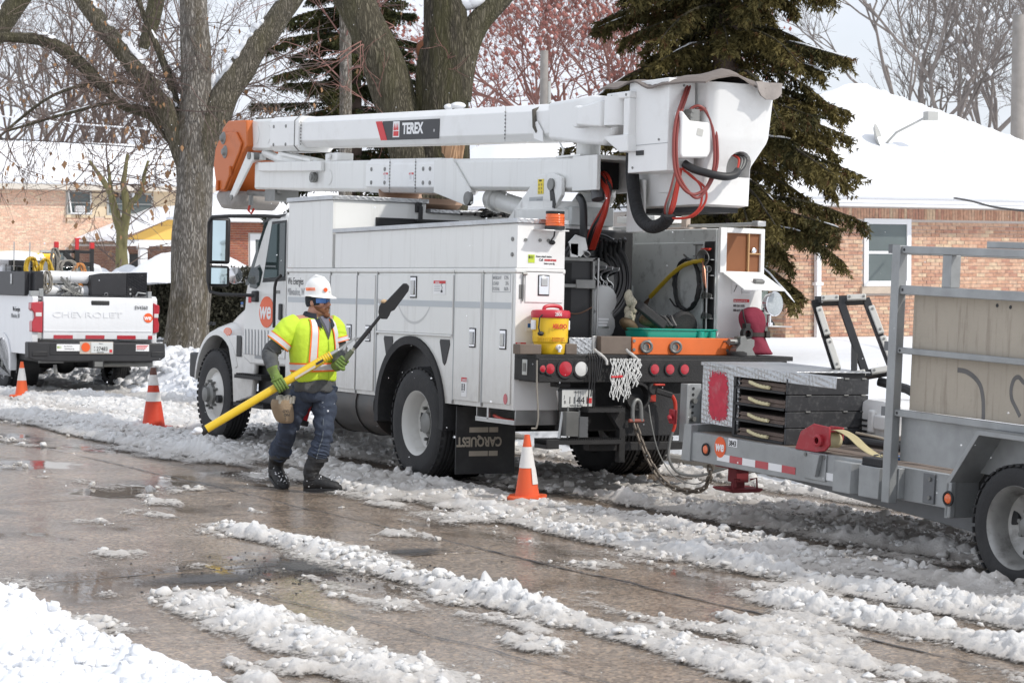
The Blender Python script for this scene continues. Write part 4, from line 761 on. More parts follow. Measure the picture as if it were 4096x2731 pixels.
M_blackt = mat('black_steel', (.022,.0215,.0215), .6, var=.35, vs=7, stain=.3, staincol=(.085,.078,.07), ss=4, bump=.25, bs=90, spec=.35)
M_rub = mat('tyre_rubber', (.020,.020,.021), .7, var=.4, vs=4, stain=.35, staincol=(.075,.07,.065), ss=4, bump=.2, bs=60)
M_steel = mat('bare_steel', (.50,.50,.49), .38, .9, .2, 8)
M_dsteel = mat('dull_steel', (.23,.23,.22), .5, .6, .3, 9, .4)
M_chrome = mat('chrome', (.75,.75,.76), .14, 1., .05)
M_plate = plate_mat('diamond_plate')
M_orange = mat('orange_paint', (.55,.135,.025), .45, var=.12, vs=3, stain=.5, staincol=(.16,.05,.02), ss=3)
M_orlens = mat('orange_lens', (.72,.12,.015), .2, var=.1, coat=.6)
M_redlens = mat('red_lens', (.42,.012,.025), .3, var=.15, vs=20, coat=.7)
M_whlens = mat('clear_lens', (.62,.62,.60), .18, var=.1, vs=15, coat=.7)
M_red = mat('red_print', (.60,.03,.035), .5); M_dk = mat('dark_print', (.03,.03,.033), .5); M_gy = mat('grey_print', (.32,.33,.34), .5); M_wp = mat('white_print', (.82,.82,.82), .5, var=.02); M_bl = mat('blue_print', (.03,.14,.42), .5); M_lime = mat('lime_print', (.50,.62,.05), .5); M_yel = mat('yellow_print', (.80,.62,.04), .5)
M_logo = mat('logo_orange', (.78,.11,.02), .4, var=.04)
M_glass = glass_mat('cab_glass', (.03,.045,.045), .04)
M_rhose = mat('red_hose', (.24,.05,.042), .45, var=.2); M_ohose = mat('orange_red_hose', (.45,.035,.018), .4, var=.15)
M_plank = mat('grey_wood', (.17,.135,.11), .85, var=.3, vs=7, stain=.5, ss=3); M_ply = mat('plywood_inside', (.23,.085,.030), .7, var=.35, vs=3, stain=.5, staincol=(.12,.045,.02), ss=3)
TK = thing('bucket_truck', 'white utility bucket truck with its boom folded forward over the cab', 'truck', (0,0,0), (0, .026, 0))
def P(name, b, m, par=TK, **k): return b.build(name, m, par, **k)
def bx(name, m, *a, par=TK, bevel=.006, **k): return MB().box(*a).build(name, m, par, bevel=bevel, **k)
SD, RE = 'side', 'rear'
# --- lower body side with wheel arch
arch = lambda r, n=22, a0=-14, a1=194, cy=.235, cz=.60: [(cy+r*math.cos(R_(a0+(a1-a0)*k/n)), cz+r*math.sin(R_(a0+(a1-a0)*k/n))) for k in range(n+1)]
ar = [(cy_, z_) for cy_, z_ in arch(.675, 26, 10.4, 169.6)]
pts = [(-1.675,.727),(-1.675,1.872),(3.075,1.872),(3.075,.72)] + [(ar[0][0],.72)] + ar + [(ar[-1][0],.722)]
body = P('body', MB().prism(pts, 'x', 0, .47), M_white, bevel=.008)
fl = MB(); o_, i_ = arch(.70, 26, -10, 190), arch(.625, 26, -10, 190); fl.loft([[(-.022, *o_[k]), (-.022, *i_[k]), (.14, *i_[k]), (.14, *o_[k])] for k in range(27)]); P('wheel_arch_trim', fl, M_rub)
bx('wheel_housing', M_black, .14, .46, -.42, .90, .75, 1.27, bevel=0)
# trim ledge, upper boxes
bx('ledge', M_white, -.012, .478, -1.688, 3.08, 1.874, 1.918, bevel=.012)
up = MB(); up.prism([(-1.675,1.920),(-1.675,2.292),(1.937,2.262),(1.937,1.920)], 'x', .004, .466); P('upper_box', up, M_white, bevel=.006)
up = MB(); up.prism([(-1.70,2.294),(-1.70,2.334),(.0,2.32),(1.96,2.302),(1.96,2.262)], 'x', -.018, .49); P('tread_plate_lid', up, M_plate, bevel=.004)
bx('tall_box', M_white, .004, 1.03, 2.0, 3.08, 1.92, 2.59)
bx('tread_plate_lid', M_plate, -.016, 1.05, 1.975, 3.10, 2.592, 2.636, bevel=.004)
bx('cross_box', M_white, 1.032, 2.50, 2.02, 3.06, 1.5, 2.50)
bx('cross_box_recess', M_black, .47, 1.40, 1.988, 1.999, 2.345, 2.435, bevel=0)
bx('cross_box_front', M_white, .47, 2.2, 1.992, 1.9985, 1.93, 2.34, bevel=0)
lt = MB(); lt.box(.90,.96,1.95,1.998,2.50,2.60); lt.box(.915,.945,1.90,1.95,2.42,2.56); lt.box(.88,.98,1.895,1.955,2.405,2.43); P('lid_latch', lt, M_black, bevel=.004)
bx('tread_plate_lid', M_plate, 1.06, 1.86, 1.95, 3.0, 2.502, 2.54, bevel=.004)
# --- side doors
def handle(y, z, w=.11, h=.155, x=-.007, face=SD):
    b = MB(); b.box(x-.006, x, y-w/2, y+w/2, z-h/2, z+h/2); o = P('door_latch', b, M_black, bevel=.012)
    b = MB(); b.box(x-.010, x-.006, y-w*.42, y+w*.42, z-h*.44, z+h*.44); P('latch_plate', b, M_chrome, o, bevel=.006)
    b = MB(); b.box(x-.020, x-.010, y-w*.25, y+w*.25, z-h*.36, z+h*.30); P('paddle', b, M_steel, o, bevel=.006)
def sdoor(y0, y1, z0, z1, hy=None, hz=None, hw=.11, hh=.155):
    d = bx('compartment_door', M_white, -.011, -.0005, y0, y1, z0, z1, bevel=.004)
    b = MB(); [b.cyl((-.004, y1+.012, z), (-.004, y1+.012, z+.03), .010, seg=8) for z in (z0-.035, z1+.002)]; P('hinge', b, M_dsteel, d)
    if hy is not None: handle(hy, hz, hw, hh, -.0115)
sdoor(2.02, 3.03, .755, 1.850); sdoor(1.405, 1.985, .752, 1.850, 1.54, 1.30); sdoor(1.0, 1.372, .755, 1.850, 1.12, 1.30); sdoor(-.575, .925, 1.33, 1.855, .185, 1.745, .13, .20); sdoor(-1.084, -.612, .762, 1.868, -.96, 1.315, .115, .17); sdoor(-1.63, -1.146, .768, 1.866, -1.50, 1.315, .115, .17)
b = MB(); b.cyl((-.016,.925,1.318), (-.016,-.575,1.318), .010, seg=8); P('door_rail', b, M_white)
[bx('door_gap', M_gy, -.002, .0, y-.012, y+.012, .74, 1.865, bevel=0) for y in (1.388, .963, -.595, -1.115, 2.002)]
for yc, sgn in ((.70, 1), (-.43, -1)):
    b = MB(); w = [(-.095,1.285),(.095,1.285),(.105,1.26),(.035,1.08),(.0,1.055),(-.03,1.08),(-.105,1.24)]; b.prism([(yc+p*.92, z) for p, z in w], 'x', -.006, -.0005); P('tie_down_recess', b, M_black, bevel=.002)
st = MB(); [st.box(-.0135, -.0118, y0, y1, 1.572, 1.626) for y0, y1 in ((2.03,3.02),(1.41,1.98),(1.005,1.367),(-.57,.92),(-1.08,-.617),(-1.626,-1.15))]; P('grey_stripe', st, mat('stripe_grey', (.48,.51,.53), .4, var=.03), smooth=0)
b = MB(); [b.cyl((-.006,y,z),(.006,y,z),.018,seg=12) for y,z in ((-1.60,2.16),(-1.60,2.03))]; P('rubber_bumper', b, M_dsteel)
disc((-.012,-1.562,.815), .032, .045, SD, M_redlens, TK, 'side_reflector')
# prints on the side
text('We Energies', .105, (-.013,3.19-.16,1.752), SD, M_dk, TK, .72); text('Milwaukee, WI', .105, (-.013,3.03,1.645), SD, M_gy, TK, .68)
bx('sign_plate', M_white, -.012, -.0115, 2.55, 3.03, 1.60, 1.848, bevel=0)
def danger(y, z, w, h, face=SD, pos=None):
    o = decal(pos or (-.0125, y, z), w, h, face, M_wp, TK, 'warning_sign', .0015); r, u = XS[face]; r = Vector(r); u = Vector(u); n_ = r.cross(u); p = Vector(pos or (-.0125, y, z))+n_*.0018
    decal(p+u*h*.78, w, h*.22, face, M_red, o, 'warning_band', .001); text('DANGER', h*.20, p+u*h*.80+r*w*.16+n_*.0014, face, M_wp, o, .78)
    for k in range(4): decal(p+u*h*(.62-.13*k)+r*w*.06, w*.5, h*.035, face, M_gy, o, 'print_line', .0008)
    return o
d_ = danger(-.21, 1.685, .23, .12); q = MB(); 
for a, c in (((-.36,1.70),(-.38,1.745)), ((-.38,1.745),(-.355,1.77)), ((-.355,1.77),(-.40,1.785))): q.bar((-.0147,*a),(-.0147,*c),.003,.005,(1,0,0))
q.box(-.0155,-.0142,-.385,-.35,1.70,1.72); P('pictogram', q, M_dk, d_, smooth=0)
d_ = danger(-.775, .80, .10, .165); q = MB(); q.box(-.0155,-.0142,-.80,-.785,.85,.91); q.box(-.0155,-.0142,-.84,-.825,.85,.91); P('pictogram', q, M_dk, d_, smooth=0)
fr = MB(); y0, y1, z0, z1 = -1.605, -1.29, 1.712, 1.866; [fr.box(-.0128, -.0118, *a) for a in ((y0,y1,z0,z0+.004),(y0,y1,z1-.004,z1),(y0,y0+.004,z0,z1),(y1-.004,y1,z0,z1))]; P('weight_frame', fr, M_gy, smooth=0)
for k, (a, c) in enumerate((('WEIGHT', '12\u00bd'), ('LOAD', '3\u00bd'), ('TOTAL', '16\u00bd'))): zz = 1.82-.047*k; text(a, .042, (-.0125,-1.295,zz), SD, M_gy, TK, .95, shear=0); text(c, .046, (-.0125,-1.49 if k != 1 else -1.515,zz), SD, M_gy, TK, 1.0)
arcm = MB(); cp = [(-.0118, .17-.40*math.sin(R_(a)), 1.82-.40*math.cos(R_(a))) for a in range(-62, 63, 6)]; arcm.loft([[(p[0]-.0004, p[1], p[2]-.012), (p[0]-.0004, p[1], p[2]+.012)] for p in cp], cap=False, closed=False); P('scuff_arc', arcm, mat('scuff', (.56,.56,.55), .5, var=.03))
# --- below the body
bx('frame_rail', M_black, .75, .95, -1.6, 5.7, .62, .86); bx('frame_rail', M_black, 1.55, 1.75, -1.6, 5.7, .62, .86)
b = MB(); b.cyl((.30,1.0,.62),(.30,2.35,.62),.30,seg=28); b.lathe([(.302,.02),(.312,.02),(.312,.07),(.302,.07)], (.30,1.35,.62), (0,1,0), 28, True); b.lathe([(.302,.02),(.312,.02),(.312,.07),(.302,.07)], (.30,1.95,.62), (0,1,0), 28, True); P('fuel_tank', b, mat('tank', (.06,.058,.056), .4, .4, .3, 4, .5, (.16,.10,.07), 3))
bx('underbody', M_black, .3, 2.2, -1.6, 3.0, .74, .9)
b = MB(); b.box(.02,.44,-1.662,-.98,.600,.617); b.box(.02,.03,-1.662,-.98,.617,.640); b.box(.03,.44,-1.662,-1.652,.617,.725); b.box(.03,.44,-.99,-.98,.617,.725); b.box(.43,.44,-1.652,-.99,.617,.725); P('side_step', b, M_steel, bevel=.002)
b = MB(); b.bar((.03,-1.2,.73),(.03,-1.2,.615),.02,.03); P('step_hanger', b, M_steel); b = MB(); b.tube([(.08,-1.21,.655),(.05,-1.3,.65),(.06,-1.42,.63),(.1,-1.52,.625)], .016, 8); P('red_hook', b, M_ohose)
mf = bx('mud_flap', mat('mud_flap_rubber', (.022,.022,.023), .5, var=.4, vs=3, stain=.5, staincol=(.09,.09,.088), ss=2.5), .04, .64, -.60, -.585, .10, .70, bevel=.003)
text('CARQUEST', .115, (.50,-.604,.425), RE, mat('flap_print', (.42,.37,.30), .6, var=.2, vs=8), mf, .78, flip=True, off=.004)
for x0, x1, z in ((.17,.36,.50),(.37,.46,.50),(.17,.36,.29),(.37,.46,.29)): decal((x0,-.603,z-.03), x1-x0, .045, RE, mat('flap_print', (.42,.37,.30), .6, var=.2, vs=8), mf, 'print_bar', .002)
# --- wheels
def wheel(par, cx, cy, cz, r, w, rr, m_rim, lugs=10, depth=.12, side=-1, front=False, name='wheel', hubr=.10, treads=44, dish=None):
    """cx = outer face of the tyre; side -1: outer face looks to -x"""
    s = -side; O = Vector((cx, cy, cz)); ax = Vector((s, 0, 0)); b = MB()
    pr = [(rr, .035), (rr*1.04, .012), (r*.80, .0), (r*.93, .012), (r*.985, .035), (r, .055)]
    for k in range(4): a = .055+(w-.11)*(k+.5)/4; pr += [(r, a-.012), (r*.975, a-.008), (r*.975, a+.008), (r, a+.012)]
    pr += [(r, w-.055), (r*.985, w-.035), (r*.93, w-.012), (r*.8, w), (rr*1.04, w-.012), (rr, w-.035)]
    b.lathe(pr, O, ax, 56)
    for k in range(treads):
        a = 2*math.pi*k/treads; d = Vector((0, math.cos(a), math.sin(a))); t = Vector((0, -math.sin(a), math.cos(a))); M = Matrix((ax, t, d)).transposed()
        for off in (.03, w-.03): b.obox(O+ax*off+d*(r*.976), (.045, 2*math.pi*r/treads*.62, .010), M)
    rim = MB(); D = depth if not front else .02
    pr = [(rr*1.05, .030), (rr*1.06, .018), (rr*1.03, .012), (rr*.985, .028), (rr*.93, .06)]
    if front: pr += [(rr*.90, .07), (rr*.86, .05), (rr*.62, .01), (rr*.50, -.01), (rr*.30, -.012)]
    else: pr += [(rr*.92, D*.55), (rr*.88, D*.75), (rr*.86, D), (rr*.70, D+.012), (rr*.55, D+.03), (hubr*1.5, D+.03)]
    rim.lathe(pr, O, ax, 56); wo = rim.build(name, m_rim, par); b.build('tyre', M_rub, wo)
    zf = -.012 if front else D+.028
    h = MB(); h.lathe([(hubr*1.45, zf+.004), (hubr*1.4, zf-.03), (hubr, zf-.05), (hubr*.95, zf-.085), (hubr*.5, zf-.095), (.001, zf-.096)], O, ax, 28); h.build('hub', M_dsteel, wo)
    for k in range(lugs):
        a = 2*math.pi*(k+.3)/lugs; d = Vector((0, math.cos(a), math.sin(a)))*hubr*1.75; lm = MB(); lm.cyl(O+d+ax*(zf+.01), O+d+ax*(zf-.045), .017, .015, 8); lm.build('lug_nut', M_dsteel, wo)
    hm = MB()
    for k in range(2 if front else 4):
        a = 2*math.pi*(k/(2 if front else 4))+.2; d = Vector((0, math.cos(a), math.sin(a)))*rr*.73; hm.cyl(O+d+ax*(zf-.022 if front else zf-.022), O+d+ax*(zf+.03), .045, seg=14)
    hm.build('hand_hole', M_black, wo); return wo
M_rimw = mat('white_rim', (.66,.65,.62), .45, var=.06, vs=3, stain=.5, staincol=(.25,.22,.18), ss=3)
wheel(TK, .0, .124, .51, .515, .27, .285, M_rimw, 10, .16); wheel(TK, .33, .124, .51, .515, .27, .285, M_rimw, 0, .05)
wheel(TK, 2.5, .124, .51, .515, .27, .285, M_rimw, 10, .16, side=1); wheel(TK, 2.17, .124, .51, .515, .27, .285, M_rimw, 0, .05, side=1)
wheel(TK, .085, 5.27, .515, .515, .27, .285, M_rimw, 10, front=True, hubr=.085); wheel(TK, 2.415, 5.27, .515, .515, .27, .285, M_rimw, 10, front=True, side=1, hubr=.085)
b = MB(); b.cyl((.2,.124,.51),(2.3,.124,.51),.09,seg=12); P('axle', b, M_black); b = MB(); b.cyl((.3,5.27,.49),(2.2,5.27,.49),.06,seg=10); P('axle', b, M_black)
# --- cab
prof = lambda x: x
cab = MB(); side_p = [(3.28,.90),(3.28,2.45),(3.36,2.50),(3.80,2.47),(3.90,2.41),(4.36,1.80),(4.42,1.66),(4.46,1.25),(4.46,.95),(4.25,.88)]
cab.loft([[(x, y, z) for y, z in side_p] for x in (.10, 2.40)]); P('cab', cab, M_white, bevel=.03, seg=3)
hd = MB(); ringsd = []
for y, w0, w1, zt, zs, zb in ((4.40,.16,2.34,1.70,1.62,1.05),(4.85,.26,2.24,1.58,1.50,1.05),(5.35,.34,2.16,1.47,1.38,1.0),(5.75,.42,2.08,1.36,1.25,.95),(5.95,.55,1.95,1.20,1.1,.9)): ringsd.append([(w0,y,zb),(w0,y,zs-.06),(w0+.05,y,zs),(w0+.22,y,zt),(1.25,y,zt+.03),(w1-.22,y,zt),(w1-.05,y,zs),(w1,y,zs-.06),(w1,y,zb)])
hd.loft(ringsd); P('hood', hd, M_white, bevel=.02, seg=3)
# front fender with a flared lip around the wheel
for sx in (1, -1):
    X = lambda v: v if sx == 1 else 2.5-v
    fd = MB(); rg = []
    for k in range(17):
        a = R_(4+k*9.6); y = 5.22+.665*math.cos(a); z = .62+.615*math.sin(a); yi = 5.22+.60*math.cos(a); zi = .62+.56*math.sin(a); bul = math.sin(a)*.10
        rg.append([(X(.10), y, z), (X(.09), yi, zi), (X(.20), yi, zi), (X(.50), y*.97+.16, z+bul), (X(.30), y, z+bul*.9), (X(.16), y, z+bul*.35)])
    fd.loft(rg); P('fender', fd, M_white)
    sk = MB(); sk.prism([(4.46,1.19),(5.06,1.19),(4.90,1.05),(4.78,.80),(4.73,.44),(4.20,.54),(4.12,.98)], 'x', X(.105), X(.165)); P('fender_skirt', sk, M_white, bevel=.02)
disc((.115,4.93,1.225), .11, .045, SD, M_orlens, TK, 'turn_signal', .01)
bx('fender_strap', M_black, .092, .10, 4.50, 4.63, .96, 1.19, bevel=.015)
bx('inner_fender', M_black, .32, 2.18, 4.75, 5.85, .9, 1.18, bevel=.02)
b = MB(); b.prism([(5.80,.96),(6.1,.96),(6.1,.68),(5.86,.66)], 'x', .12, 2.38); P('front_bumper', b, M_black, bevel=.02)
# cab side: door, window, louvres
b = MB(); b.prism([(3.31,.98),(3.31,2.43),(3.78,2.42),(3.86,2.36),(4.33,1.76),(4.42,1.40),(4.43,1.0)], 'x', .090, .0985); dr = P('cab_door', b, M_white, bevel=.004)
b = MB(); b.prism([(3.345,2.395),(3.345,1.83),(3.90,1.81),(3.685,2.385)], 'x', .082, .0905); wn = P('door_window', b, M_glass, dr, bevel=.01)
b = MB(); b.prism([(3.32,2.42),(3.32,1.79),(3.93,1.77),(3.70,2.41)], 'x', .0865, .0895); P('window_seal', b, M_black, dr, bevel=.006)
b = MB(); b.prism([(3.93,1.88),(4.01,1.96),(4.17,1.925),(4.27,1.80),(4.27,1.715),(4.10,1.70),(4.00,1.74)], 'x', .083, .0895); P('vent_window', b, M_glass, dr, bevel=.006)
ap = MB(); ap.prism([(3.83,2.415),(3.90,2.40),(4.40,1.74),(4.30,1.74)], 'x', .088, .0965); P('windshield_edge', ap, M_glass)
ws = MB(); ws.loft([[(x, 3.93, 2.37), (x, 4.375, 1.78), (x, 4.38, 1.775), (x, 3.94, 2.375)] for x in (.17, 2.33)]); P('windshield', ws, M_glass)
bx('seat_shape', M_black, .35, .9, 3.3, 3.5, 1.6, 2.1, bevel=.05)
b = MB(); b.prism([(3.36,2.49),(3.80,2.475),(4.02,2.40),(3.95,2.37),(3.70,2.435),(3.38,2.44)], 'x', .10, .40); P('sun_visor', b, M_black, bevel=.01)
lg = disc((.086,3.795,1.458), .195, .165, SD, M_logo, dr, 'logo'); text('we', .26, (.082,3.985,1.39), SD, M_wp, lg, .98, shear=.15, off=.006)
lv = MB()
for k in range(8): y = 4.38-.088*k; lv.prism([(y,1.265),(y-.018,1.268),(y-.028,1.235),(y-.040,.995),(y-.008,.995),(y-.006,1.2)], 'x', .086, .0885)
P('louvre', lv, M_gy, smooth=0)
b = MB(); [b.box(.0865,.0905,3.46+k*.042,3.49+k*.042,1.655,1.69) for k in range(4)]; P('door_emblem', b, M_dsteel)
text('US DOT 288006', .055, (.105,5.52,1.285), ((-.0,-1,0),(.25,0,1)), M_dk, TK, .62)
for zz, c in ((1.53, M_bl), (1.50, M_gy)): decal((.165,4.70,zz), .07, .025, SD, c, TK, 'sticker', .002)
decal((.086,4.30,1.55), .08, .09, SD, M_red, dr, 'sticker', .002)
b = MB(); b.tube([(.04,3.33,1.845),(.02,3.40,1.80),(.02,3.44,1.72),(.02,3.445,1.50),(.02,3.44,1.30)], .017, 8); P('grab_handle', b, M_black); bx('door_handle', M_black, .07, .0895, 3.38, 3.46, 1.38, 1.55, bevel=.015)
b = MB(); b.box(.10,.10+.04,3.19,3.30,1.885,1.935); P('marker_light', b, M_orlens, bevel=.012)
b = MB(); b.box(.02,.46,3.75,4.50,.735,.775); [b.box(.02,.46,3.77+k*.06,3.79+k*.06,.775,.79) for k in range(12)]; P('cab_step', b, M_blackt, bevel=.003)
b = MB(); b.box(.05,.46,3.75,4.58,.43,.47); [b.box(.05,.46,3.77+k*.06,3.79+k*.06,.47,.485) for k in range(13)]; P('cab_step', b, M_blackt, bevel=.003); bx('step_bracket', M_black, .2, .6, 3.7, 4.25, .45, .9); bx('battery_box', M_black, .25, .7, 3.05, 3.7, .45, .95)
b = MB(); b.bar((.11,3.75,.97),(.11,4.12,.975),.03,.035); P('louvre_bracket', b, M_gy)
# mirrors
b = MB(); b.tube([(.12,3.50,2.455),(.02,3.75,2.47),(-.20,4.2,2.47),(-.30,4.42,2.46),(-.32,4.46,2.40),(-.32,4.46,1.78),(-.30,4.44,1.66),(-.24,4.3,1.635),(.06,4.08,1.63)], .019, 10); P('mirror_arm', b, M_black); bx('mirror_bracket', M_black, .05, .12, 4.02, 4.15, 1.56, 1.68, bevel=.015)
mrot = Matrix.Rotation(R_(-10), 3, 'Z')
b = MB(); b.obox((-.20,4.46,2.21), (.235,.09,.50), mrot); mi = P('mirror', b, M_black, bevel=.03); b = MB(); b.obox((-.222,4.412,2.21), (.14,.006,.43), mrot); P('mirror_glass', b, mat('mirror_glass', (.6,.72,.74), .03, 1.), mi)
b = MB(); b.obox((-.20,4.46,1.83), (.235,.10,.225), mrot); mi = P('mirror', b, M_black, bevel=.035); b = MB(); b.obox((-.215,4.406,1.83), (.17,.006,.17), mrot); P('mirror_glass', b, mat('mirror_glass', (.6,.72,.74), .03, 1.), mi)
b = MB(); b.lathe([(.001,.0),(.085,.012),(.092,.03),(.085,.07),(.04,.12)], (-.03,4.40,1.84), (.1,1,0), 24); P('mirror_lamp', b, M_chrome)
bx('cab_rear_wall', M_black, .45, 2.3, 3.08, 3.27, 1.0, 2.2, bevel=0)
# --- rear of the left box
danger_post = None
bx('rear_door', M_white2, .085, .452, -1.688, -1.676, 1.632, 1.896, bevel=.004)
b = MB(); b.box(.205,.315,-1.694,-1.688,1.69,1.865); lo = P('door_latch', b, M_black, bevel=.01); b = MB(); b.box(.212,.308,-1.699,-1.694,1.70,1.857); P('latch_plate', b, M_chrome, lo, bevel=.006); b = MB(); b.box(.23,.29,-1.708,-1.699,1.77,1.84); P('paddle', b, M_steel, lo, bevel=.006)
b = MB(); b.box(.03,.075,-1.684,-1.676,1.66,1.78); b.cyl((.06,-1.69,1.86),(.06,-1.69,1.64),.007,seg=8); b.cyl((.05,-1.70,1.87),(.09,-1.70,1.87),.012,seg=8); P('door_rod', b, M_dsteel)
bx('back_panel', M_white2, .0, .47, -1.6785, -1.6755, .727, 1.872, bevel=0); bx('back_panel', M_white2, .004, .466, -1.679, -1.6755, 1.92, 2.29, bevel=0)
b = MB(); [b.cyl((x,-1.69,2.155),(x,-1.675,2.155),.014,seg=12) for x in (.08,.22,.30)]; P('rubber_bumper', b, M_dsteel)
de = decal((.11,-1.681,1.965), .062, .068, RE, M_lime, TK, 'call_emblem', .002); text('811', .034, (.113,-1.684,2.0), RE, M_dk, de, .95, off=.001)
text("Know what's below.", .024, (.185,-1.681,2.012), RE, M_dk, TK, .8); text('Call', .030, (.215,-1.681,1.982), RE, M_dk, TK, .85); text('DIGGERS HOTLINE', .022, (.268,-1.681,1.983), RE, M_red, TK, .62, off=.001); text('before you dig.', .022, (.265,-1.681,1.955), RE, M_dk, TK, .8)
decal((.10,-1.681,1.39), .14, .085, RE, M_wp, TK, 'sticker', .002); decal((.118,-1.684,1.42), .05, .035, RE, M_bl, TK, 'sticker_mark', .001)
bh = MB(); bh.prism([(.14,2.243),(.41,2.243),(.41,2.232),(.19,2.232)], 'y', -1.84, -1.68); P('beacon_shelf', bh, M_white2, bevel=.003)
b = MB(); b.lathe([(.001,.0),(.085,.0),(.085,.028),(.075,.035)], (.31,-1.77,2.245), (0,0,1), 28); bc = P('beacon', b, M_black); b = MB(); b.lathe([(.078,.03),(.080,.04),(.080,.125),(.074,.135)], (.31,-1.77,2.245), (0,0,1), 32); [b.lathe([(.0805,z),(.0835,z+.006),(.0805,z+.012)], (.31,-1.77,2.245), (0,0,1), 32) for z in (.055,.075,.095)]; P('beacon_lens', b, M_orlens, bc); b = MB(); b.lathe([(.078,.132),(.080,.138),(.078,.155),(.001,.158)], (.31,-1.77,2.245), (0,0,1), 28); P('beacon_cap', b, M_blackt, bc)
b = MB(); b.tube([(.31,-1.77,2.24),(.31,-1.76,2.19),(.32,-1.70,2.16),(.335,-1.69,2.145)], .007, 6); b.ball((.335,-1.69,2.14),(.03,.02,.02)); P('beacon_wire', b, M_blk)
danger(0,0,.10,.05,RE,(.005,-1.682,1.245))
# --- tail shelf / bumper
bx('tail_shelf', M_blackt, .0, 2.62, -2.04, -1.68, 1.165, 1.205, bevel=.004)
bm = bx('rear_bumper', M_blackt, .02, 2.55, -2.05, -1.72, .975, 1.175, bevel=.008)
bx('bumper_end', M_blackt, .0, .03, -2.03, -1.68, .985, 1.18, bevel=.004)
b = MB(); b.box(-.006,.0,-1.90,-1.82,1.03,1.16); o = P('end_latch', b, M_steel, bevel=.006); b = MB(); b.box(-.012,-.006,-1.88,-1.84,1.06,1.13); P('latch_tongue', b, M_dsteel, o)
for x, r, m in ((.055,.028,M_redlens),(.125,.042,M_redlens),(.272,.062,M_redlens),(.425,.060,M_whlens),(1.155,.042,M_redlens),(1.31,.042,M_redlens),(1.46,.042,M_redlens),(2.1,.06,M_whlens),(2.25,.062,M_redlens)):
    b = MB(); b.lathe([(r*1.02,.0),(r*1.32,.0),(r*1.36,-.006),(r*1.28,-.014),(r*1.04,-.013)], (x,-2.05,1.09), (0,1,0), 28); o = P('tail_light', b, M_rub); b = MB(); b.lathe([(r*1.05,-.002),(r,-.012),(r*.6,-.016),(.001,-.017)], (x,-2.05,1.09), (0,1,0), 28); P('lens', b, m, o)
bx('kick_plate', M_plate, .46, .72, -1.80, -1.79, 1.206, 1.345, bevel=.003); bx('kick_bracket', M_steel, .685, .725, -1.806, -1.80, 1.21, 1.36, bevel=.003)
bx('timber_bumper', M_plank, .735, 1.04, -1.86, -1.78, 1.207, 1.36); ob = bx('timber_bumper', mat('orange_timber', (.70,.15,.03), .6, var=.2, vs=4, stain=.55, staincol=(.32,.15,.07), ss=2.5), 1.045, 2.19, -1.87, -1.78, 1.207, 1.355)
ob['label'] = 'orange painted timber'
for x in (1.17, 1.47):
    b = MB(); b.lathe([(.045+.013*math.cos(2*math.pi*k/10), .013*math.sin(2*math.pi*k/10)) for k in range(11)], (x,-1.90,1.275), (.35,1,0), 24); b.cyl((x,-1.87,1.275),(x,-1.895,1.275),.03,seg=14); P('eye_bolt', b, M_dsteel, ob)
b = MB(); [b.cyl((x,-1.87,z),(x,-1.878,z),.014,seg=10) for x in (1.06,1.21,2.03,2.17) for z in (1.25,1.325)]; P('bolt_head', b, M_dsteel, ob)
# rear under structure, steps, plate, hitch
bx('rear_crossmember', M_rub, .45, 2.3, -1.75, -1.60, .55, .97, bevel=.01); bx('side_rail', M_dsteel, .40, 1.0, -1.66, -1.62, .62, .78, bevel=.004)
pl = bx('licence_plate', mat('plate_white', (.58,.58,.56), .4, stain=.6, staincol=(.2,.19,.18), ss=4), .29, .585, -1.985, -1.979, .765, .915, bevel=.004)
text('11441', .085, (.345,-1.9855,.797), RE, M_dk, pl, .98); text('J', .038, (.307,-1.9855,.842), RE, M_dk, pl); text('B', .038, (.307,-1.9855,.797), RE, M_dk, pl); text('TRUCK', .022, (.40,-1.9855,.885), RE, M_dk, pl); text('WISCONSIN', .024, (.365,-1.9855,.772), RE, M_dk, pl, .95); decal((.535,-1.9855,.80), .045, .045, RE, M_red, pl, 'plate_sticker', .001)
bx('wiring_box', M_blackt, .22, .36, -2.0, -1.9, .935, .975); bx('plate_holder', M_black, .26, .62, -1.979, -1.97, .74, .93)
def grate(x0, x1, y0, y1, z): b = MB(); b.box(x0,x1,y0,y1,z-.035,z); [b.box(x0+k*.022,x0+.008+k*.022,y0,y1,z,z+.010) for k in range(int((x1-x0)/.022))]; P('step', b, M_blackt, smooth=0)
grate(.48,.84,-2.10,-1.92,.765); grate(.08,.83,-2.10,-1.90,.50)
b = MB(); b.prism([(.83,.78),(.90,.78),(.90,.30),(.84,.30),(.84,.58),(.72,.74),(.72,.76)], 'y', -2.02, -1.96); P('hitch_frame', b, M_blackt, bevel=.004); bx('hitch_beam', M_blackt, .56, 2.0, -2.0, -1.9, .40, .47); bx('hitch_plate', M_rub, .88, 1.60, -1.98, -1.95, .52, .88); bx('step_corner', M_blackt, .08, .20, -2.11, -1.9, .43, .51)
b = MB(); b.cyl((.26,-2.0,.51),(.29,-2.0,.73),.014,seg=8); b.tube([(.255,-1.96,.91),(.28,-1.96,.8)],.012,8); b.tube([(.295,-1.96,.91),(.325,-1.96,.8)],.012,8); P('step_rod', b, M_steel)
b = MB(); b.lathe([(.10,-.06),(.12,-.06),(.12,.03),(.10,.03)], (1.0,-2.0,.86), (0,1,.0), 28, True); P('hitch_eye', b, M_blackt)
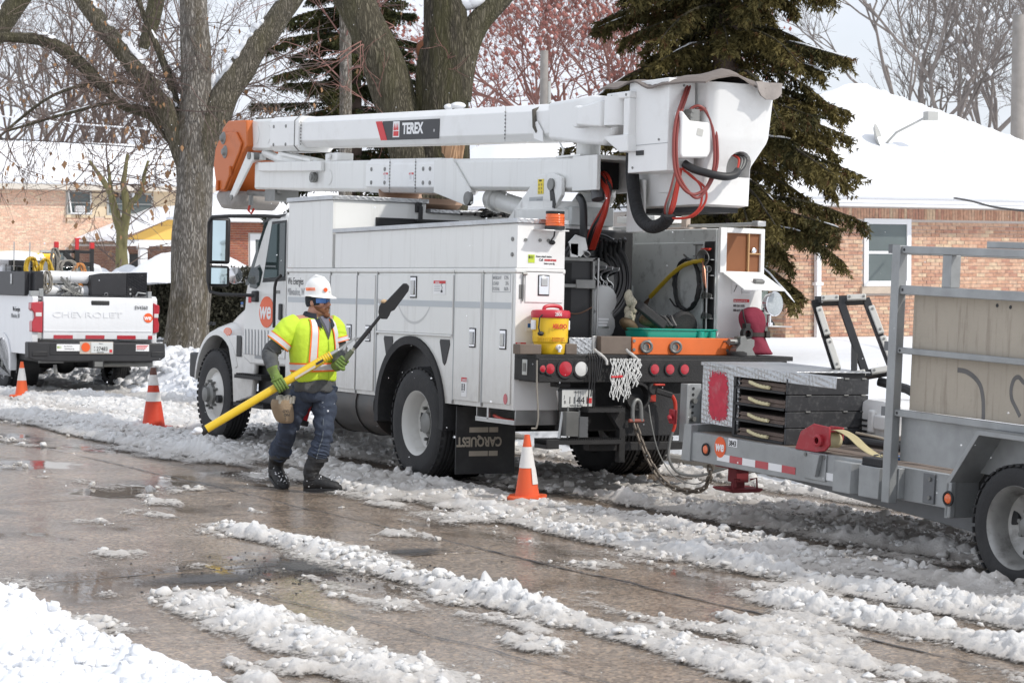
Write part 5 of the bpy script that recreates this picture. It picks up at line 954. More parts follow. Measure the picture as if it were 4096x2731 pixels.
# --- right hand boxes and inner wall
bx('right_box', M_white, 2.05, 2.53, -1.67, 3.05, .75, 2.32)
bx('right_box_rear', M_white2, 2.052, 2.528, -1.676, -1.6715, 1.20, 1.93, bevel=0)
iw = bx('inner_wall', M_grayp, 2.030, 2.049, -1.66, 1.9, 1.20, 2.315, bevel=.004); bx('inner_panel', M_grayp, 2.012, 2.030, -1.49, -.35, 1.22, 2.20, bevel=.006); bx('inner_box', M_grayp, 1.99, 2.03, -.36, -.10, 1.22, 1.80, bevel=.004)
bx('slot', M_black, 2.020, 2.031, -1.655, -1.505, 1.22, 2.205, bevel=0)
b = MB(); [b.box(1.985,2.020,-1.655,-1.505,z,z+.006) for z in (2.04,1.90,1.70,1.52,1.38)]; P('slot_shelf', b, M_steel); b = MB(); b.cyl((1.985,-1.60,1.22),(1.985,-1.60,1.98),.009,seg=8); b.cyl((1.985,-1.60,1.22),(1.985,-1.60,1.23),.04,seg=8); P('slot_rod', b, M_steel)
b = MB(); [b.tube([(1.99,-1.52-k*.011,2.13+.008*(k%2)),(1.96,-1.525-k*.011,2.128+.008*(k%2))],.007,6) for k in range(12)]; P('orange_markers', b, M_ohose)
b = MB()
for k in range(10): b.lathe([(.035+.004*k+.004*math.cos(2*math.pi*j/6), .004*math.sin(2*math.pi*j/6)) for j in range(7)], (1.985-.004*k,-1.58,2.06), (1,.2,.1), 16)
for k in range(6): b.lathe([(.028+.004*math.cos(2*math.pi*j/6), .004*math.sin(2*math.pi*j/6)) for j in range(7)], (1.98,-1.54-.017*k,1.96), (.2,1,.1), 14)
for z in (1.71,1.53): [b.tube([(1.985,-1.52,z+.005*k),(1.95,-1.6,z+.012*k),(1.97,-1.70,z+.006*k)],.004,5) for k in range(5)]
P('wire_coils', b, M_dsteel)
b = MB(); b.box(1.985,2.012,-1.49,-1.37,2.17,2.18); b.box(1.985,2.012,-1.49,-1.37,2.07,2.08); b.cyl((1.99,-1.41,1.98),(1.99,-1.41,2.18),.008,seg=8); b.cyl((2.012,-1.30,2.03),(1.93,-1.30,2.09),.008,seg=8); P('wall_hook', b, M_dsteel)
# open compartment at the rear of the right box
b = MB(); x0,x1,z0,z1 = 2.12,2.49,1.945,2.285; [b.box(*a) for a in ((2.052,x0,-1.70,-1.672,1.93,2.33),(x1,2.53,-1.70,-1.672,1.93,2.33),(x0,x1,-1.70,-1.672,z1,2.33),(x0,x1,-1.70,-1.672,1.93,z0))]; P('compartment_frame', b, M_white2, bevel=.003)
bx('compartment_back', M_ply, x0, x1, -1.6735, -1.6725, z0, z1, bevel=0); b = MB(); b.box(x0+.235,x0+.248,-1.698,-1.674,z0,z1); b.box(x0+.248,x1,-1.698,-1.674,2.10,2.112); P('shelf_board', b, mat('pine', (.50,.30,.14), .7, var=.2, vs=4), bevel=.002); b = MB(); b.ball((2.42,-1.69,2.135),(.028,.012,.028)); b.ball((2.405,-1.695,2.13),(.015,.01,.02)); P('socket', b, M_chrome)
dl = MB(); dl.loft([[(2.085,-1.70,1.932),(2.525,-1.70,1.932),(2.525,-2.02,1.79),(2.085,-2.02,1.79)],[(2.085,-1.694,1.920),(2.525,-1.694,1.920),(2.525,-2.016,1.778),(2.085,-2.016,1.778)]]); dd_ = P('drop_door', dl, M_white2, bevel=.002); b = MB(); b.obox((2.33,-1.90,1.862),(.10,.05,.03),Matrix.Rotation(R_(24),3,'X')); P('door_latch', b, M_dsteel, dd_, bevel=.006)
# spot light
b = MB(); b.lathe([(.001,.07),(.06,.06),(.095,.02),(.105,-.02),(.11,-.04),(.10,-.045)], (2.50,-1.86,1.665), (-.2,1,0), 32); b.cyl((2.50,-1.83,1.57),(2.50,-1.83,1.47),.02,seg=10); b.cyl((2.50,-1.83,1.50),(2.50,-1.83,1.475),.035,seg=12); so_ = P('spot_light', b, M_chrome); b = MB(); b.lathe([(.102,-.043),(.07,-.055),(.001,-.06)], (2.50,-1.86,1.665), (-.2,1,0), 32); P('lens', b, mat('ribbed_lens', (.42,.45,.46), .12, .3, .3, 60), so_)
b = MB(); b.box(2.40,2.66,-1.96,-1.68,1.462,1.472); P('spot_shelf', b, M_steel, bevel=.002); b = MB(); b.tube([(2.46,-1.84,1.60),(2.40,-1.78,1.60),(2.36,-1.70,1.58)],.008,6); b.tube([(2.52,-1.80,1.55),(2.58,-1.78,1.5),(2.62,-1.75,1.48)],.008,6); P('spot_wire', b, M_blk)
de = decal((2.20,-1.678,1.74), .21, .115, RE, M_wp, TK, 'instruction_sign', .002); text('800-261-5325', .030, (2.22,-1.679,1.632), RE, M_dk, TK, .72); text('800-662-4797', .030, (2.22,-1.679,1.592), RE, M_dk, TK, .72); lb_ = decal((2.22,-1.679,1.675), .17, .026, RE, M_red, TK, 'red_label', .002); text('Make the first call the right call', .016, (2.224,-1.6815,1.681), RE, M_wp, lb_, .70)
q = MB(); q.bar((2.22,-1.682,1.765),(2.25,-1.682,1.82),.003,.006,(0,1,0)); q.bar((2.25,-1.682,1.82),(2.285,-1.682,1.835),.003,.006,(0,1,0)); q.bar((2.285,-1.682,1.835),(2.29,-1.682,1.80),.003,.004,(0,1,0)); q.box(2.305,2.39,-1.683,-1.681,1.76,1.762); q.box(2.305,2.306,-1.683,-1.681,1.745,1.85); P('pictogram', q, M_dk, de, smooth=0)
danger(0,0,.085,.09,RE,(2.445,-1.679,1.215)); ga_ = decal((2.41,-1.679,1.33), .12, .05, RE, M_dk, TK, 'angle_gauge', .002); text('0 1 2 3 4', .02, (2.415,-1.682,1.335), RE, M_wp, ga_, .9)
# rack on top of the right box
b = MB(); b.box(2.22,2.30,-1.95,.8,2.345,2.375); b.box(2.215,2.305,-2.02,-1.93,2.34,2.385); b.box(2.22,2.40,-.9,-.75,2.325,2.345); b.box(2.24,2.42,.1,.25,2.33,2.36); P('side_rack', b, M_steel, bevel=.004); b = MB(); b.box(2.20,2.25,-.93,-.85,2.33,2.50); b.box(2.10,2.35,-1.05,-.75,2.327,2.345); P('rack_post', b, mat('rusty_white', (.5,.42,.36), .7, var=.2, vs=5, stain=.7, staincol=(.15,.05,.02), ss=4), bevel=.004); bx('rack_shelf', M_white2, 2.10, 2.45, -.55, .1, 2.40, 2.46); b = MB(); b.tube([(2.2,-1.6,2.50),(2.25,-.2,2.50)],.035,10); P('rack_tube', b, M_dsteel)
# --- centre deck: compartments, reels, conduits
bx('deck', M_blackt, .47, 2.05, -1.68, 2.0, 1.165, 1.205); bx('deck_cabinet', M_black, .47, .98, -1.30, -.95, 1.21, 2.02, bevel=.004)
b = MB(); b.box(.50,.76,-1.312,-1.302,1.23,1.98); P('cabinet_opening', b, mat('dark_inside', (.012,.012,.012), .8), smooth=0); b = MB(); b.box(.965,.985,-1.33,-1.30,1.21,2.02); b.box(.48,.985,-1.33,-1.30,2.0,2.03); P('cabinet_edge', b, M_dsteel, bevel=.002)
b = MB(); b.box(.98,1.20,-1.25,-1.05,1.21,1.79); P('tube_housing', b, M_dsteel, bevel=.004)
for z, c in ((1.665, 1.11), (1.45, 1.10)):
    b = MB(); b.lathe([(.115,.0),(.135,.0),(.138,-.012),(.13,-.024),(.08,-.026),(.001,-.026)], (c,-1.27,z), (0,1,0), 14); cp_ = P('tube_cap', b, mat('cap_grey', (.50,.50,.49), .5, .2, .1, 6)); b = MB(); b.lathe([(.02+.006*math.cos(2*math.pi*j/8), .006*math.sin(2*math.pi*j/8)) for j in range(9)], (c+.01,-1.29,z+.145), (0,1,0), 14); b.box(c-.05,c+.06,-1.30,-1.296,z-.03,z-.012) if z < 1.5 else None; P('cap_ring', b, M_steel, cp_)
for k in range(3): decal((1.03,-1.298,1.49-.026*k), .13-.01*k, .017, RE, M_wp, TK, 'cap_label', .001)
b = MB(); b.cyl((1.02,-1.33,1.21),(1.02,-1.33,2.03),.010,seg=8); P('cabinet_rod', b, M_steel); b = MB(); b.prism([(1.165,1.21),(1.205,1.21),(1.205,1.72),(1.165,1.72)], 'y', -1.29, -1.26); P('cabinet_side', b, M_steel, bevel=.003)
b = MB(); b.lathe([(.001,.0),(.10,.0),(.10,-.02),(.001,-.02)], (.80,-1.33,2.13), (0,1,0), 6); b.box(.72,.80,-1.35,-1.33,2.03,2.15); b.lathe([(.03+.006*math.cos(2*math.pi*j/8), .006*math.sin(2*math.pi*j/8)) for j in range(9)], (.88,-1.36,2.06), (.6,.4,.5), 16); P('rod_holder_cap', b, M_steel, bevel=.004)
b = MB(); b.box(.78,.98,-1.36,-1.345,1.76,1.84); b.box(.62,.78,-1.36,-1.345,1.765,1.80); P('strap_clamp', b, M_dsteel, bevel=.006)
b = MB(); cx_ = [(.60+.035*k, -1.35, 1.60-.06*math.sin(math.pi*k/10)) for k in range(11)]; b.tube(cx_, .007, 5); P('cabinet_chain', b, mat('rusty_chain', (.16,.09,.06), .7, .4))
# --- turret, pedestal, boom
bx('pedestal', M_black, .85, 1.75, -.75, .6, 1.3, 2.30, bevel=.02); b = MB(); b.lathe([(.46,.0),(.46,.22),(.40,.24),(.40,.30)], (1.30,-.25,2.25), (0,0,1), 36); P('turntable', b, M_white)
for x0, x1 in ((1.02,1.06),(1.56,1.60)):
    b = MB(); b.prism([(.42,2.33),(-.20,2.76),(-.28,2.80),(-.52,2.80),(-.66,2.76),(-.67,2.60),(-.56,2.50),(-.42,2.33)], 'x', x0, x1); tp = P('turret_plate', b, M_white, bevel=.008)
b = MB(); b.cyl((1.0,-.50,2.70),(1.62,-.50,2.70),.055,seg=18); P('boom_pin', b, M_dsteel); b = MB(); b.prism([(-.52,2.70),(-.47,2.66),(-.50,2.50),(-.56,2.45),(-.58,2.52)], 'x', 1.012, 1.018); P('grease_stain', b, M_black)
de = decal((1.018,-.25,2.62), .105, .135, SD, M_yel, TK, 'instruction_plate', .002); text('TEREX', .022, (1.015,-.272,2.735), SD, M_dk, de, .8); b = MB(); [b.cyl((1.0155,-.275-.045*(k%2),2.705-.034*(k//2)),(1.0145,-.275-.045*(k%2),2.705-.034*(k//2)),.012,seg=8) for k in range(6)]; P('plate_marks', b, mat('plate_brown', (.35,.27,.05), .5), de)
de = decal((1.018,-.10,2.42), .24, .175, SD, mat('data_plate', (.42,.44,.45), .5, var=.1, vs=30), TK, 'data_plate', .002); b = MB(); [b.box(1.0155,1.0162,-.33+.0,-.235,2.43+.022*k,2.443+.022*k) for k in range(7)]; P('plate_marks', b, M_gy, de)
bx('hose_guard_plate', M_white, 1.30, 1.33, -1.60, -1.32, 2.26, 2.72, bevel=.01); bx('turret_back', M_grayp, 1.10, 1.55, -.72, .25, 2.33, 2.5, bevel=.01)
b = MB(); b.cyl((1.30,1.05,2.62),(1.30,-.35,2.36),.095,seg=24); b.cyl((1.30,1.10,2.63),(1.30,1.0,2.61),.12,seg=24); P('lift_cylinder', b, M_white)
LBZ = lambda y: 2.992+ (y)*.0365      # mid-height top line of the lower boom
def boomtube(name, y0, y1, w, h, zt, m, ch=.045, seg=2, nb=0):
    """box-section boom piece from y0 to y1 whose top line is zt(y)"""
    b = MB(); rg = []
    for y in (y0, y1): z = zt(y); x0, x1 = 1.30-w/2, 1.30+w/2; rg.append([(x0+ch,y,z),(x1-ch,y,z),(x1,y,z-ch),(x1,y,z-h+ch),(x1-ch,y,z-h),(x0+ch,y,z-h),(x0,y,z-h+ch),(x0,y,z-ch)])
    b.loft(rg); return P(name, b, m, bevel=.008)
zl = lambda y: 2.970+.0365*y
boomtube('lower_boom', 1.85, -.80, .46, .305, zl, M_white, .03); lb2 = boomtube('lower_boom', 6.55, 3.40, .46, .325, zl, M_white, .02)
bs = boomtube('lower_boom_sleeve', 3.44, 1.83, .52, .355, lambda y: zl(y)+.012, M_white2, .06)
b = MB(); b.box(1.12,1.48,-.9,-.75,2.66,2.93); P('boom_mouth', b, mat('dark_inside', (.012,.012,.012), .8), smooth=0)
b = MB(); b.box(1.05,1.09,-1.22,-.8,2.63,2.94); b.box(1.51,1.55,-1.22,-.8,2.63,2.93); b.box(1.09,1.51,-1.22,-.8,2.90,2.94); P('boom_end', b, M_white, bevel=.006)
b = MB(); b.prism([(1.86,3.02),(1.50,3.03),(1.10,2.70),(1.06,2.57),(1.16,2.55),(1.86,2.70)], 'x', 1.035, 1.065); P('boom_gusset', b, M_white, bevel=.006); b = MB(); b.lathe([(.001,-.012),(.065,-.01),(.07,.0),(.07,.03)], (1.03,1.13,2.62), (1,0,0), 24); P('gusset_pin', b, M_dsteel)
b = MB(); b.prism([(6.33,3.195),(4.55,3.13),(4.55,3.02),(6.33,3.085)], 'x', 1.02, 1.07); P('boom_rib', b, M_white, bevel=.01)
b = MB(); b.cyl((1.055,4.78,2.96),(1.01,4.78,2.96),.06,seg=18); b.cyl((1.012,4.78,2.96),(1.0,4.78,2.96),.035,seg=6); P('boom_pin', b, M_dsteel)
disc((1.068,4.45,2.95), .10, .085, SD, M_white, TK, 'access_cover')
for yy in (2.86, 2.27):
    b = MB(); [b.cyl((1.042,yy,zl(yy)-.33+.30*k/9),(1.034,yy,zl(yy)-.33+.30*k/9),.010,seg=8) for k in range(10)]; P('rivet_row', b, M_dsteel, bs); b = MB(); b.prism([(yy-.003,zl(yy)-.34),(yy+.003,zl(yy)-.34),(yy+.003,zl(yy)+.01),(yy-.003,zl(yy)+.01)],'x',1.036,1.0405); P('seam', b, M_gy, bs, smooth=0)
    danger(0,0,.10,.085,SD,(1.0375,yy+.14,zl(yy)-.22))
b = MB(); [b.cyl((1.042,y,zl(y)-d),(1.034,y,zl(y)-d),.022,seg=12) for y in (3.30,2.98,2.10,1.95+.0) for d in (.10,.24)]; P('bolt_head', b, M_dsteel, bs)
# boom rest under the sleeve
b = MB(); b.bar((1.04,3.05,2.62),(1.04,2.60,2.60),.05,.12); b.prism([(3.15,2.78),(3.05,2.62),(2.3,2.60),(2.2,2.66),(2.2,2.60),(2.3,2.56),(3.1,2.55)], 'x', 1.05, 1.55); P('boom_rest', b, mat('rest_rust', (.42,.28,.20), .7, var=.3, vs=5), bevel=.004)
# upper boom
zu = lambda y: 3.455+.0385*y
boomtube('upper_boom', 6.75, 6.0, .40, .375, lambda y: zu(y)+.015, M_white, .03); boomtube('upper_boom_sleeve', 6.12, 5.30, .46, .40, lambda y: zu(y)+.025, M_white2, .06)
ub = boomtube('upper_boom', 5.32, -.30, .40, .345, lambda y: zu(y)+.012, M_white2, .07)
for yy in (5.40,): b = MB(); x0,x1=1.065,1.535; z=zu(yy)+.03; b.loft([[(x0,y_,z-.06),(x0,y_,z-.35),(x0+.06,y_,z-.408),(x1,y_,z-.408),(x1,y_,z),(x0+.06,y_,z)] for y_ in (yy-.008,yy+.008)]); P('seam', b, M_dsteel, ub)
for yy, xx in ((5.28,1.095),(.53,1.098)): b = MB(); [b.cyl((xx+.002,yy,zu(yy)-.05-.25*k/7),(xx-.006,yy,zu(yy)-.05-.25*k/7),.009,seg=8) for k in range(8)]; P('rivet_row', b, M_dsteel, ub)
b = MB(); b.prism([(.527,zu(.53)-.33),(.533,zu(.53)-.33),(.533,zu(.53)+.005),(.527,zu(.53)+.005)],'x',1.0975,1.1005); P('seam', b, M_gy, ub, smooth=0)
b = MB(); [b.cyl((1.072,y,zu(y)-d),(1.064,y,zu(y)-d),.02,seg=12) for y in (6.0,5.65) for d in (.09,.30)]; P('bolt_head', b, M_dsteel)
for y in (6.58,6.24): disc((1.0985,y,zu(y)-.17), .075, .11, SD, M_white, TK, 'access_cover', .0025)
danger(0,0,.07,.06,SD,(1.0985-.0005,5.40,zu(5.4)-.22))
# maker plate on the boom
th = .0385; u_ = ((0,-1,-th),(0,-th,1)); bo = Vector((1.097,3.17,zu(3.17)-.285))
pl_ = decal(bo, 1.29, .20, u_, M_dk, TK, 'boom_sign', .003); decal(bo+Vector((-.0035,0,0)), .1, .2, u_, M_red, pl_, 'sign_stripe', .002, [(-.17,.2),(-.02,.2),(.12,0),(-.03,0)])
tb = bo+Vector((-.0035,-.47,.045)); text('TEREX', .155, tb, u_, M_wp, pl_, 1.02, off=.006); text('\u00ae', .04, tb+Vector((0,-.70,-.02)), u_, M_wp, pl_)
decal(bo+Vector((-.0035,-.25,.018)), .15, .165, u_, M_wp, pl_, 'sign_mark', .0015); q = bo+Vector((-.0055,-.265,.03)); decal(q, .12, .05, u_, M_red, pl_, 'sign_mark', .001)
for k in range(3): decal(q+Vector((0,-.02-.04*k,.065)), .1, .1, u_, M_red, pl_, 'sign_mark', .001, [(-.02,.0),(.0,.07),(.02,.0),(.0,-.012)])
# elbow
el = MB(); el.prism([(7.30,3.74),(6.72,3.715),(6.68,3.40),(6.85,3.32),(7.34,2.87),(7.56,2.87),(7.69,3.20),(7.66,3.42),(7.47,3.66)], 'x', 1.02, 1.58); eo = P('elbow', el, M_orange, bevel=.02)
el = MB(); el.prism([(7.42,3.60),(6.98,3.585),(6.80,3.44),(6.86,3.34),(7.32,2.90),(7.55,2.90),(7.67,3.22),(7.62,3.42)], 'x', .99, 1.022); P('elbow_cheek', el, M_orange, eo, bevel=.014)
b = MB(); [b.lathe([(.001,-.045),(.035,-.04),(.055,-.012),(.075,-.008),(.08,.0)], (.99,y,z), (1,0,0), 20) for y, z in ((7.36,3.53),(7.30,3.36))]; P('elbow_bolt', b, M_dsteel, eo)
b = MB(); [b.box(.955,.99,y-.03,y+.03,z-.09,z+.04) for y, z in ((7.10,3.14),(7.48,2.98))]; P('elbow_lug', b, M_orange, eo, bevel=.012)
b = MB(); b.prism([(7.60,2.90),(7.0,2.88),(6.95,2.75),(7.12,2.66),(7.45,2.68),(7.62,2.80)], 'x', 1.0, 1.6); P('elbow_shroud', b, mat('canvas_shroud', (.30,.28,.26), .9, var=.3, vs=4, stain=.5, ss=3, bump=.5, bs=8), bevel=.05)
b = MB(); b.prism([(6.62,3.33),(6.48,3.31),(6.47,3.22),(7.02,2.80),(7.13,2.76),(7.16,2.83)], 'x', 1.0, 1.03); P('elbow_link', b, M_white, bevel=.008); b = MB(); b.cyl((.985,6.55,3.28),(1.3,6.55,3.28),.045,seg=16); b.cyl((.99,7.08,2.80),(1.3,7.08,2.80),.03,seg=14); P('link_pin', b, M_dsteel)
b = MB(); b.bar((1.15,6.95,3.25),(1.15,6.5,3.27),.08,.07); P('elbow_link', b, M_white); b = MB(); b.cyl((1.18,6.50,3.32),(1.18,5.95,3.20),.05,seg=14); b.cyl((1.18,5.98,3.23),(1.18,4.9,3.10),.085,.08,20); b.bar((1.08,5.85,3.28),(1.08,4.95,3.16),.03,.03); P('upper_cylinder', b, M_white)
b = MB(); b.tube([(1.15,6.9,2.86),(1.15,6.6,2.84),(1.15,6.2,2.82),(1.15,5.9,2.85)],.035,8); b.tube([(1.1,6.72,2.82),(1.1,6.72,2.7)],.03,8); b.box(1.1,1.4,6.0,6.3,2.74,2.87); P('elbow_fittings', b, M_dsteel); b = MB(); b.tube([(1.1,6.75,2.72),(1.08,6.74,2.64),(1.1,6.70,2.60),(1.14,6.72,2.66)],.016,8); P('red_hook', b, M_ohose)
b = MB(); b.box(1.1,1.3,4.3,4.62,3.13,3.22); b.cyl((1.09,4.46,3.18),(1.06,4.46,3.18),.035,seg=12); P('work_light', b, M_white2, bevel=.01)
# boom tip and bucket
hd_ = MB(); hd_.prism([(-.28,3.46),(-.30,3.12),(-.9,3.05),(-1.25,3.02),(-1.42,3.10),(-1.50,3.20),(-1.45,3.34),(-1.30,3.44),(-1.05,3.475)], 'x', 1.08, 1.52); P('boom_tip', hd_, M_white2, bevel=.035, seg=3)
b = MB(); b.tube([(1.30,.02,3.475),(1.085,-.03,3.40),(1.08,-.06,3.25),(1.09,-.10,3.20)],.022,6); P('tip_strap', b, mat('webbing', (.10,.09,.075), .9)); b = MB(); b.prism([(-.02,3.28),(-.10,3.30),(-.20,3.20),(-.22,3.10),(-.05,3.14)], 'x', 1.078, 1.09); P('tip_bracket', b, M_white2, bevel=.004)
b = MB(); b.cyl((1.30,-.66,3.10),(1.30,-.66,2.96),.11,seg=20); b.box(1.08,1.5,-.88,-.45,2.945,2.962); b.tube([(1.12,-.50,2.96),(1.12,-.52,3.02),(1.10,-.48,3.09)],.01,6); P('boom_support', b, M_white)
b = MB(); b.lathe([(.085,.0),(.10,-.03),(.10,-.10),(.085,-.115),(.001,-.115)], (1.08,-.98,3.28), (1,0,0), 28); P('tip_pin', b, M_white2); b = MB(); b.prism([(-1.02,3.36),(-1.40,3.40),(-1.42,3.16),(-1.0,3.20)], 'x', .95, 1.08); P('tip_arm', b, M_white2, bevel=.02); b = MB(); b.lathe([(.13,.0),(.13,.25)], (1.06,-1.55,3.17), (0,0,1), 28); b.box(1.0,1.15,-1.62,-1.40,3.17,3.42); P('rotator', b, M_white2)
b = MB(); b.box(.98,1.06,-1.83,-1.46,3.39,3.45); b.box(.98,1.06,-1.83,-1.74,3.05,3.39); b.prism([(-1.46,3.08),(-1.83,3.08),(-1.86,2.93),(-1.72,2.93),(-1.48,3.05)], 'x', .96, 1.06); P('platform_bracket', b, M_white2, bevel=.012); b = MB(); [b.cyl((.975,y,z),(.99,y,z),.012,seg=8) for y,z in ((-1.55,3.42),(-1.78,3.42),(-1.78,3.0))]; P('bolt_head', b, M_dsteel)
bx('valve_box', M_white2, 1.05, 1.32, -2.33, -1.72, 2.755, 3.53, bevel=.008); b = MB(); b.box(1.046,1.0505,-2.33,-1.72,2.985,2.989); P('seam', b, M_gy, smooth=0); bx('valve_box_slot', M_black, 1.040, 1.051, -1.97, -1.86, 2.90, 2.94, bevel=0); b = MB(); [b.cyl((1.05,y,z),(1.042,y,z),.010,seg=8) for y,z in ((-2.0,3.47),(-2.2,3.02),(-1.8,2.80))]; b.cyl((1.2,-2.33,3.47),(1.2,-2.338,3.47),.010,seg=8); P('bolt_head', b, M_dsteel)
def rrect(x0, x1, y0, y1, r, z, n=5):
    o = []
    for (cx, cy, a) in ((x1-r, y1-r, 0), (x0+r, y1-r, 90), (x0+r, y0+r, 180), (x1-r, y0+r, 270)):
        for k in range(n+1): t = R_(a+90*k/n); o.append((cx+r*math.cos(t), cy+r*math.sin(t), z))
    return o
bk = MB(); RG = [rrect(1.10,1.47,-2.88,-1.86,.04,2.455), rrect(1.055,1.525,-2.93,-1.81,.045,2.47), rrect(1.05,1.53,-2.935,-1.80,.045,2.77), rrect(1.048,1.535,-2.94,-1.80,.05,2.79), rrect(1.038,1.66,-3.0,-1.80,.085,2.985), rrect(1.035,1.67,-3.015,-1.80,.09,3.03), rrect(1.03,1.69,-3.05,-1.79,.085,3.43), rrect(1.02,1.70,-3.06,-1.78,.085,3.45)]
BT = lambda p: (1.345+(p[0]-1.03)*1.03, -2.53+(p[1]+3.05)*1.03, 1.9+(p[2]-1.9)*1.033)
bk.loft([[BT(p) for p in r] for r in RG]); bko = P('bucket', bk, M_white2)
hc = MB(); ap_ = [(1.27,2.70)]+[(1.39+.12*math.cos(R_(a)), 2.80+.11*math.sin(R_(a))) for a in range(180, -1, -20)]+[(1.51,2.70)]; hc.prism([BT((a, 0, c))[::2] for a, c in ap_], 'y', -2.75, -2.20); hco = hc.build('cutter', M_white2, TK, smooth=0)
md = bko.modifiers.new('cut', 'BOOLEAN'); md.object = hco; md.operation = 'DIFFERENCE'; md.solver = 'EXACT'
bpy.context.view_layer.update(); dg = bpy.context.evaluated_depsgraph_get(); nm = bpy.data.meshes.new_from_object(bko.evaluated_get(dg)); bko.modifiers.clear(); bko.data = nm; bpy.data.objects.remove(hco)
nm.polygons.foreach_set('use_smooth', [True]*len(nm.polygons)); nm.set_sharp_from_angle(angle=R_(32))
b = MB(); b.box(1.44,1.80,-2.3,-1.4,2.43,2.474); P('bucket_foot', b, M_black); b = MB(); b.box(1.354,1.364,-2.0,-1.75,2.60,2.77); P('bucket_patch', b, M_white2, bevel=.002)
vb = MB(); vb.prism([(1.10,3.25),(1.18,3.17),(1.385,3.165),(1.40,3.13),(1.40,2.93),(1.36,2.87),(1.10,2.855),(1.085,2.9)], 'y', -2.47, -2.34); P('control_cover', vb, M_white2, bevel=.015); b = MB(); b.box(1.20,1.29,-2.44,-2.345,3.17,3.27); b.cyl((1.21,-2.45,3.22),(1.21,-2.40,3.22),.02,seg=8); b.cyl((1.22,-2.45,3.25),(1.22,-2.40,3.25),.02,seg=8); P('control_valve', b, M_dsteel); decal((1.24,-2.472,3.055), .06, .06, ((.97,0,-.22),(.22,0,.97)), mat('foil', (.55,.54,.50), .35, .5), TK, 'sticker', .001)
# tarp over the bucket mouth
tp = MB(); rows = []
for j in range(18):
    t = j/17; y = -1.30-1.32*t; row = []
    for k in range(13):
        q = k/12; x = 1.00+1.0*q+(0 if t < .75 else .22*(t-.75)/.25*(1-q)); d = min(q, 1-q)*2; z = 3.545+.022*math.sin(7*t+4*q)+.015*math.sin(19*t+7*q)+.05*math.exp(-((q-.42)/.16)**2)*(.5+.5*t); z -= (.045+.02*math.sin(11*t+3*q))*max(0, 1-d*4)+(.05*max(0, t-.9)/.1)
        row.append((x, y, z))
    rows.append(row)
tp.loft([r+[(a, b_, c-.016) for a, b_, c in r[::-1]] for r in rows]); P('tarp', tp, mat('tarp_cloth', (.17,.145,.13), .9, var=.25, vs=4, bump=.6, bs=14), smooth=50)
tp = MB(); tp.loft([[(1.72+.27*q, -2.63-.02*math.sin(9*q+2*v)-.02*v, 3.52-.15*v*(.35+.65*math.sin(2.6*q+.2))) for q in (0,.2,.4,.6,.8,1.)]+[(1.72+.27*q, -2.612-.02*math.sin(9*q+2*v)-.02*v, 3.52-.15*v*(.35+.65*math.sin(2.6*q+.2))) for q in (1.,.8,.6,.4,.2,0)] for v in (0,.35,.7,1.)]); P('tarp_flap', tp, mat('tarp_cloth_frayed', (.30,.27,.25), .9, var=.3, vs=6, bump=.6, bs=14), smooth=50)
# hoses at the bucket
def hose(name, pts, r, m, par=TK, n=6, seg=10): P_, R__ = smooth_path(pts, [r]*len(pts), n); b = MB(); b.tube(P_, r, seg); return P(name, b, m, par)
for d in (0, .028): hose('hose_loop', [(1.26+d,-2.30,3.50),(1.16+d,-2.38,3.36),(1.07+d,-2.42,3.18),(1.03+d,-2.45,2.98),(1.045+d,-2.46,2.75),(1.12+d,-2.47,2.61),(1.23+d,-2.48,2.56-d),(1.34+d*.5,-2.50,2.63),(1.405+d,-2.50,2.80),(1.41+d,-2.49,3.0),(1.385+d,-2.47,3.17),(1.34+d,-2.44,3.27),(1.28+d,-2.42,3.30-d),(1.225+d,-2.40,3.27-d*.7),(1.21+d*.4,-2.40,3.22)], .0135, M_rhose)
hose('black_hose', [(1.20,-2.36,2.82),(1.25,-2.44,2.77),(1.36,-2.54,2.73),(1.47,-2.58,2.715),(1.57,-2.57,2.735),(1.62,-2.54,2.77)], .034, M_blk, seg=14)
for k, m in enumerate((M_ohose, M_blk, M_dsteel, M_blk, M_dsteel, M_blk)): hose('tool_hose', [(1.60+.006*k,-2.55,2.765),(1.64+.012*k,-2.52,2.81),(1.69+.016*k,-2.45,2.88),(1.71+.016*k,-2.33,2.92)], .011, m)
hose('jacketed_hose', [(1.28,-1.40,3.06),(1.26,-1.46,2.98),(1.24,-1.50,2.78),(1.22,-1.58,2.56),(1.20,-1.70,2.39),(1.17,-1.92,2.30),(1.14,-2.15,2.32),(1.12,-2.28,2.39)], .058, mat('hose_jacket', (.014,.014,.015), .8, var=.3, vs=10, bump=.8, bs=25), seg=14)
rg_ = random.Random(2)
for k in range(9): m = (M_ohose, M_ohose, M_rhose, M_dsteel)[k % 4]; o1 = rg_.uniform(-.05,.05); hose('red_hose', [(1.12+o1*.4,-2.25,2.38),(1.10+o1,-2.31,2.46),(1.12+o1*.8,-2.34,2.60),(1.16+o1*.6,-2.34,2.78)], .011, m)
hose('red_hose', [(1.13,-2.28,2.36),(1.22,-2.40,2.37),(1.30,-2.46,2.46),(1.31,-2.46,2.62),(1.25,-2.40,2.72),(1.20,-2.36,2.76)], .010, M_ohose); hose('red_hose', [(1.13,-2.28,2.36),(1.26,-2.42,2.38),(1.34,-2.48,2.50),(1.34,-2.47,2.62),(1.27,-2.40,2.70),(1.18,-2.36,2.78)], .010, M_ohose)
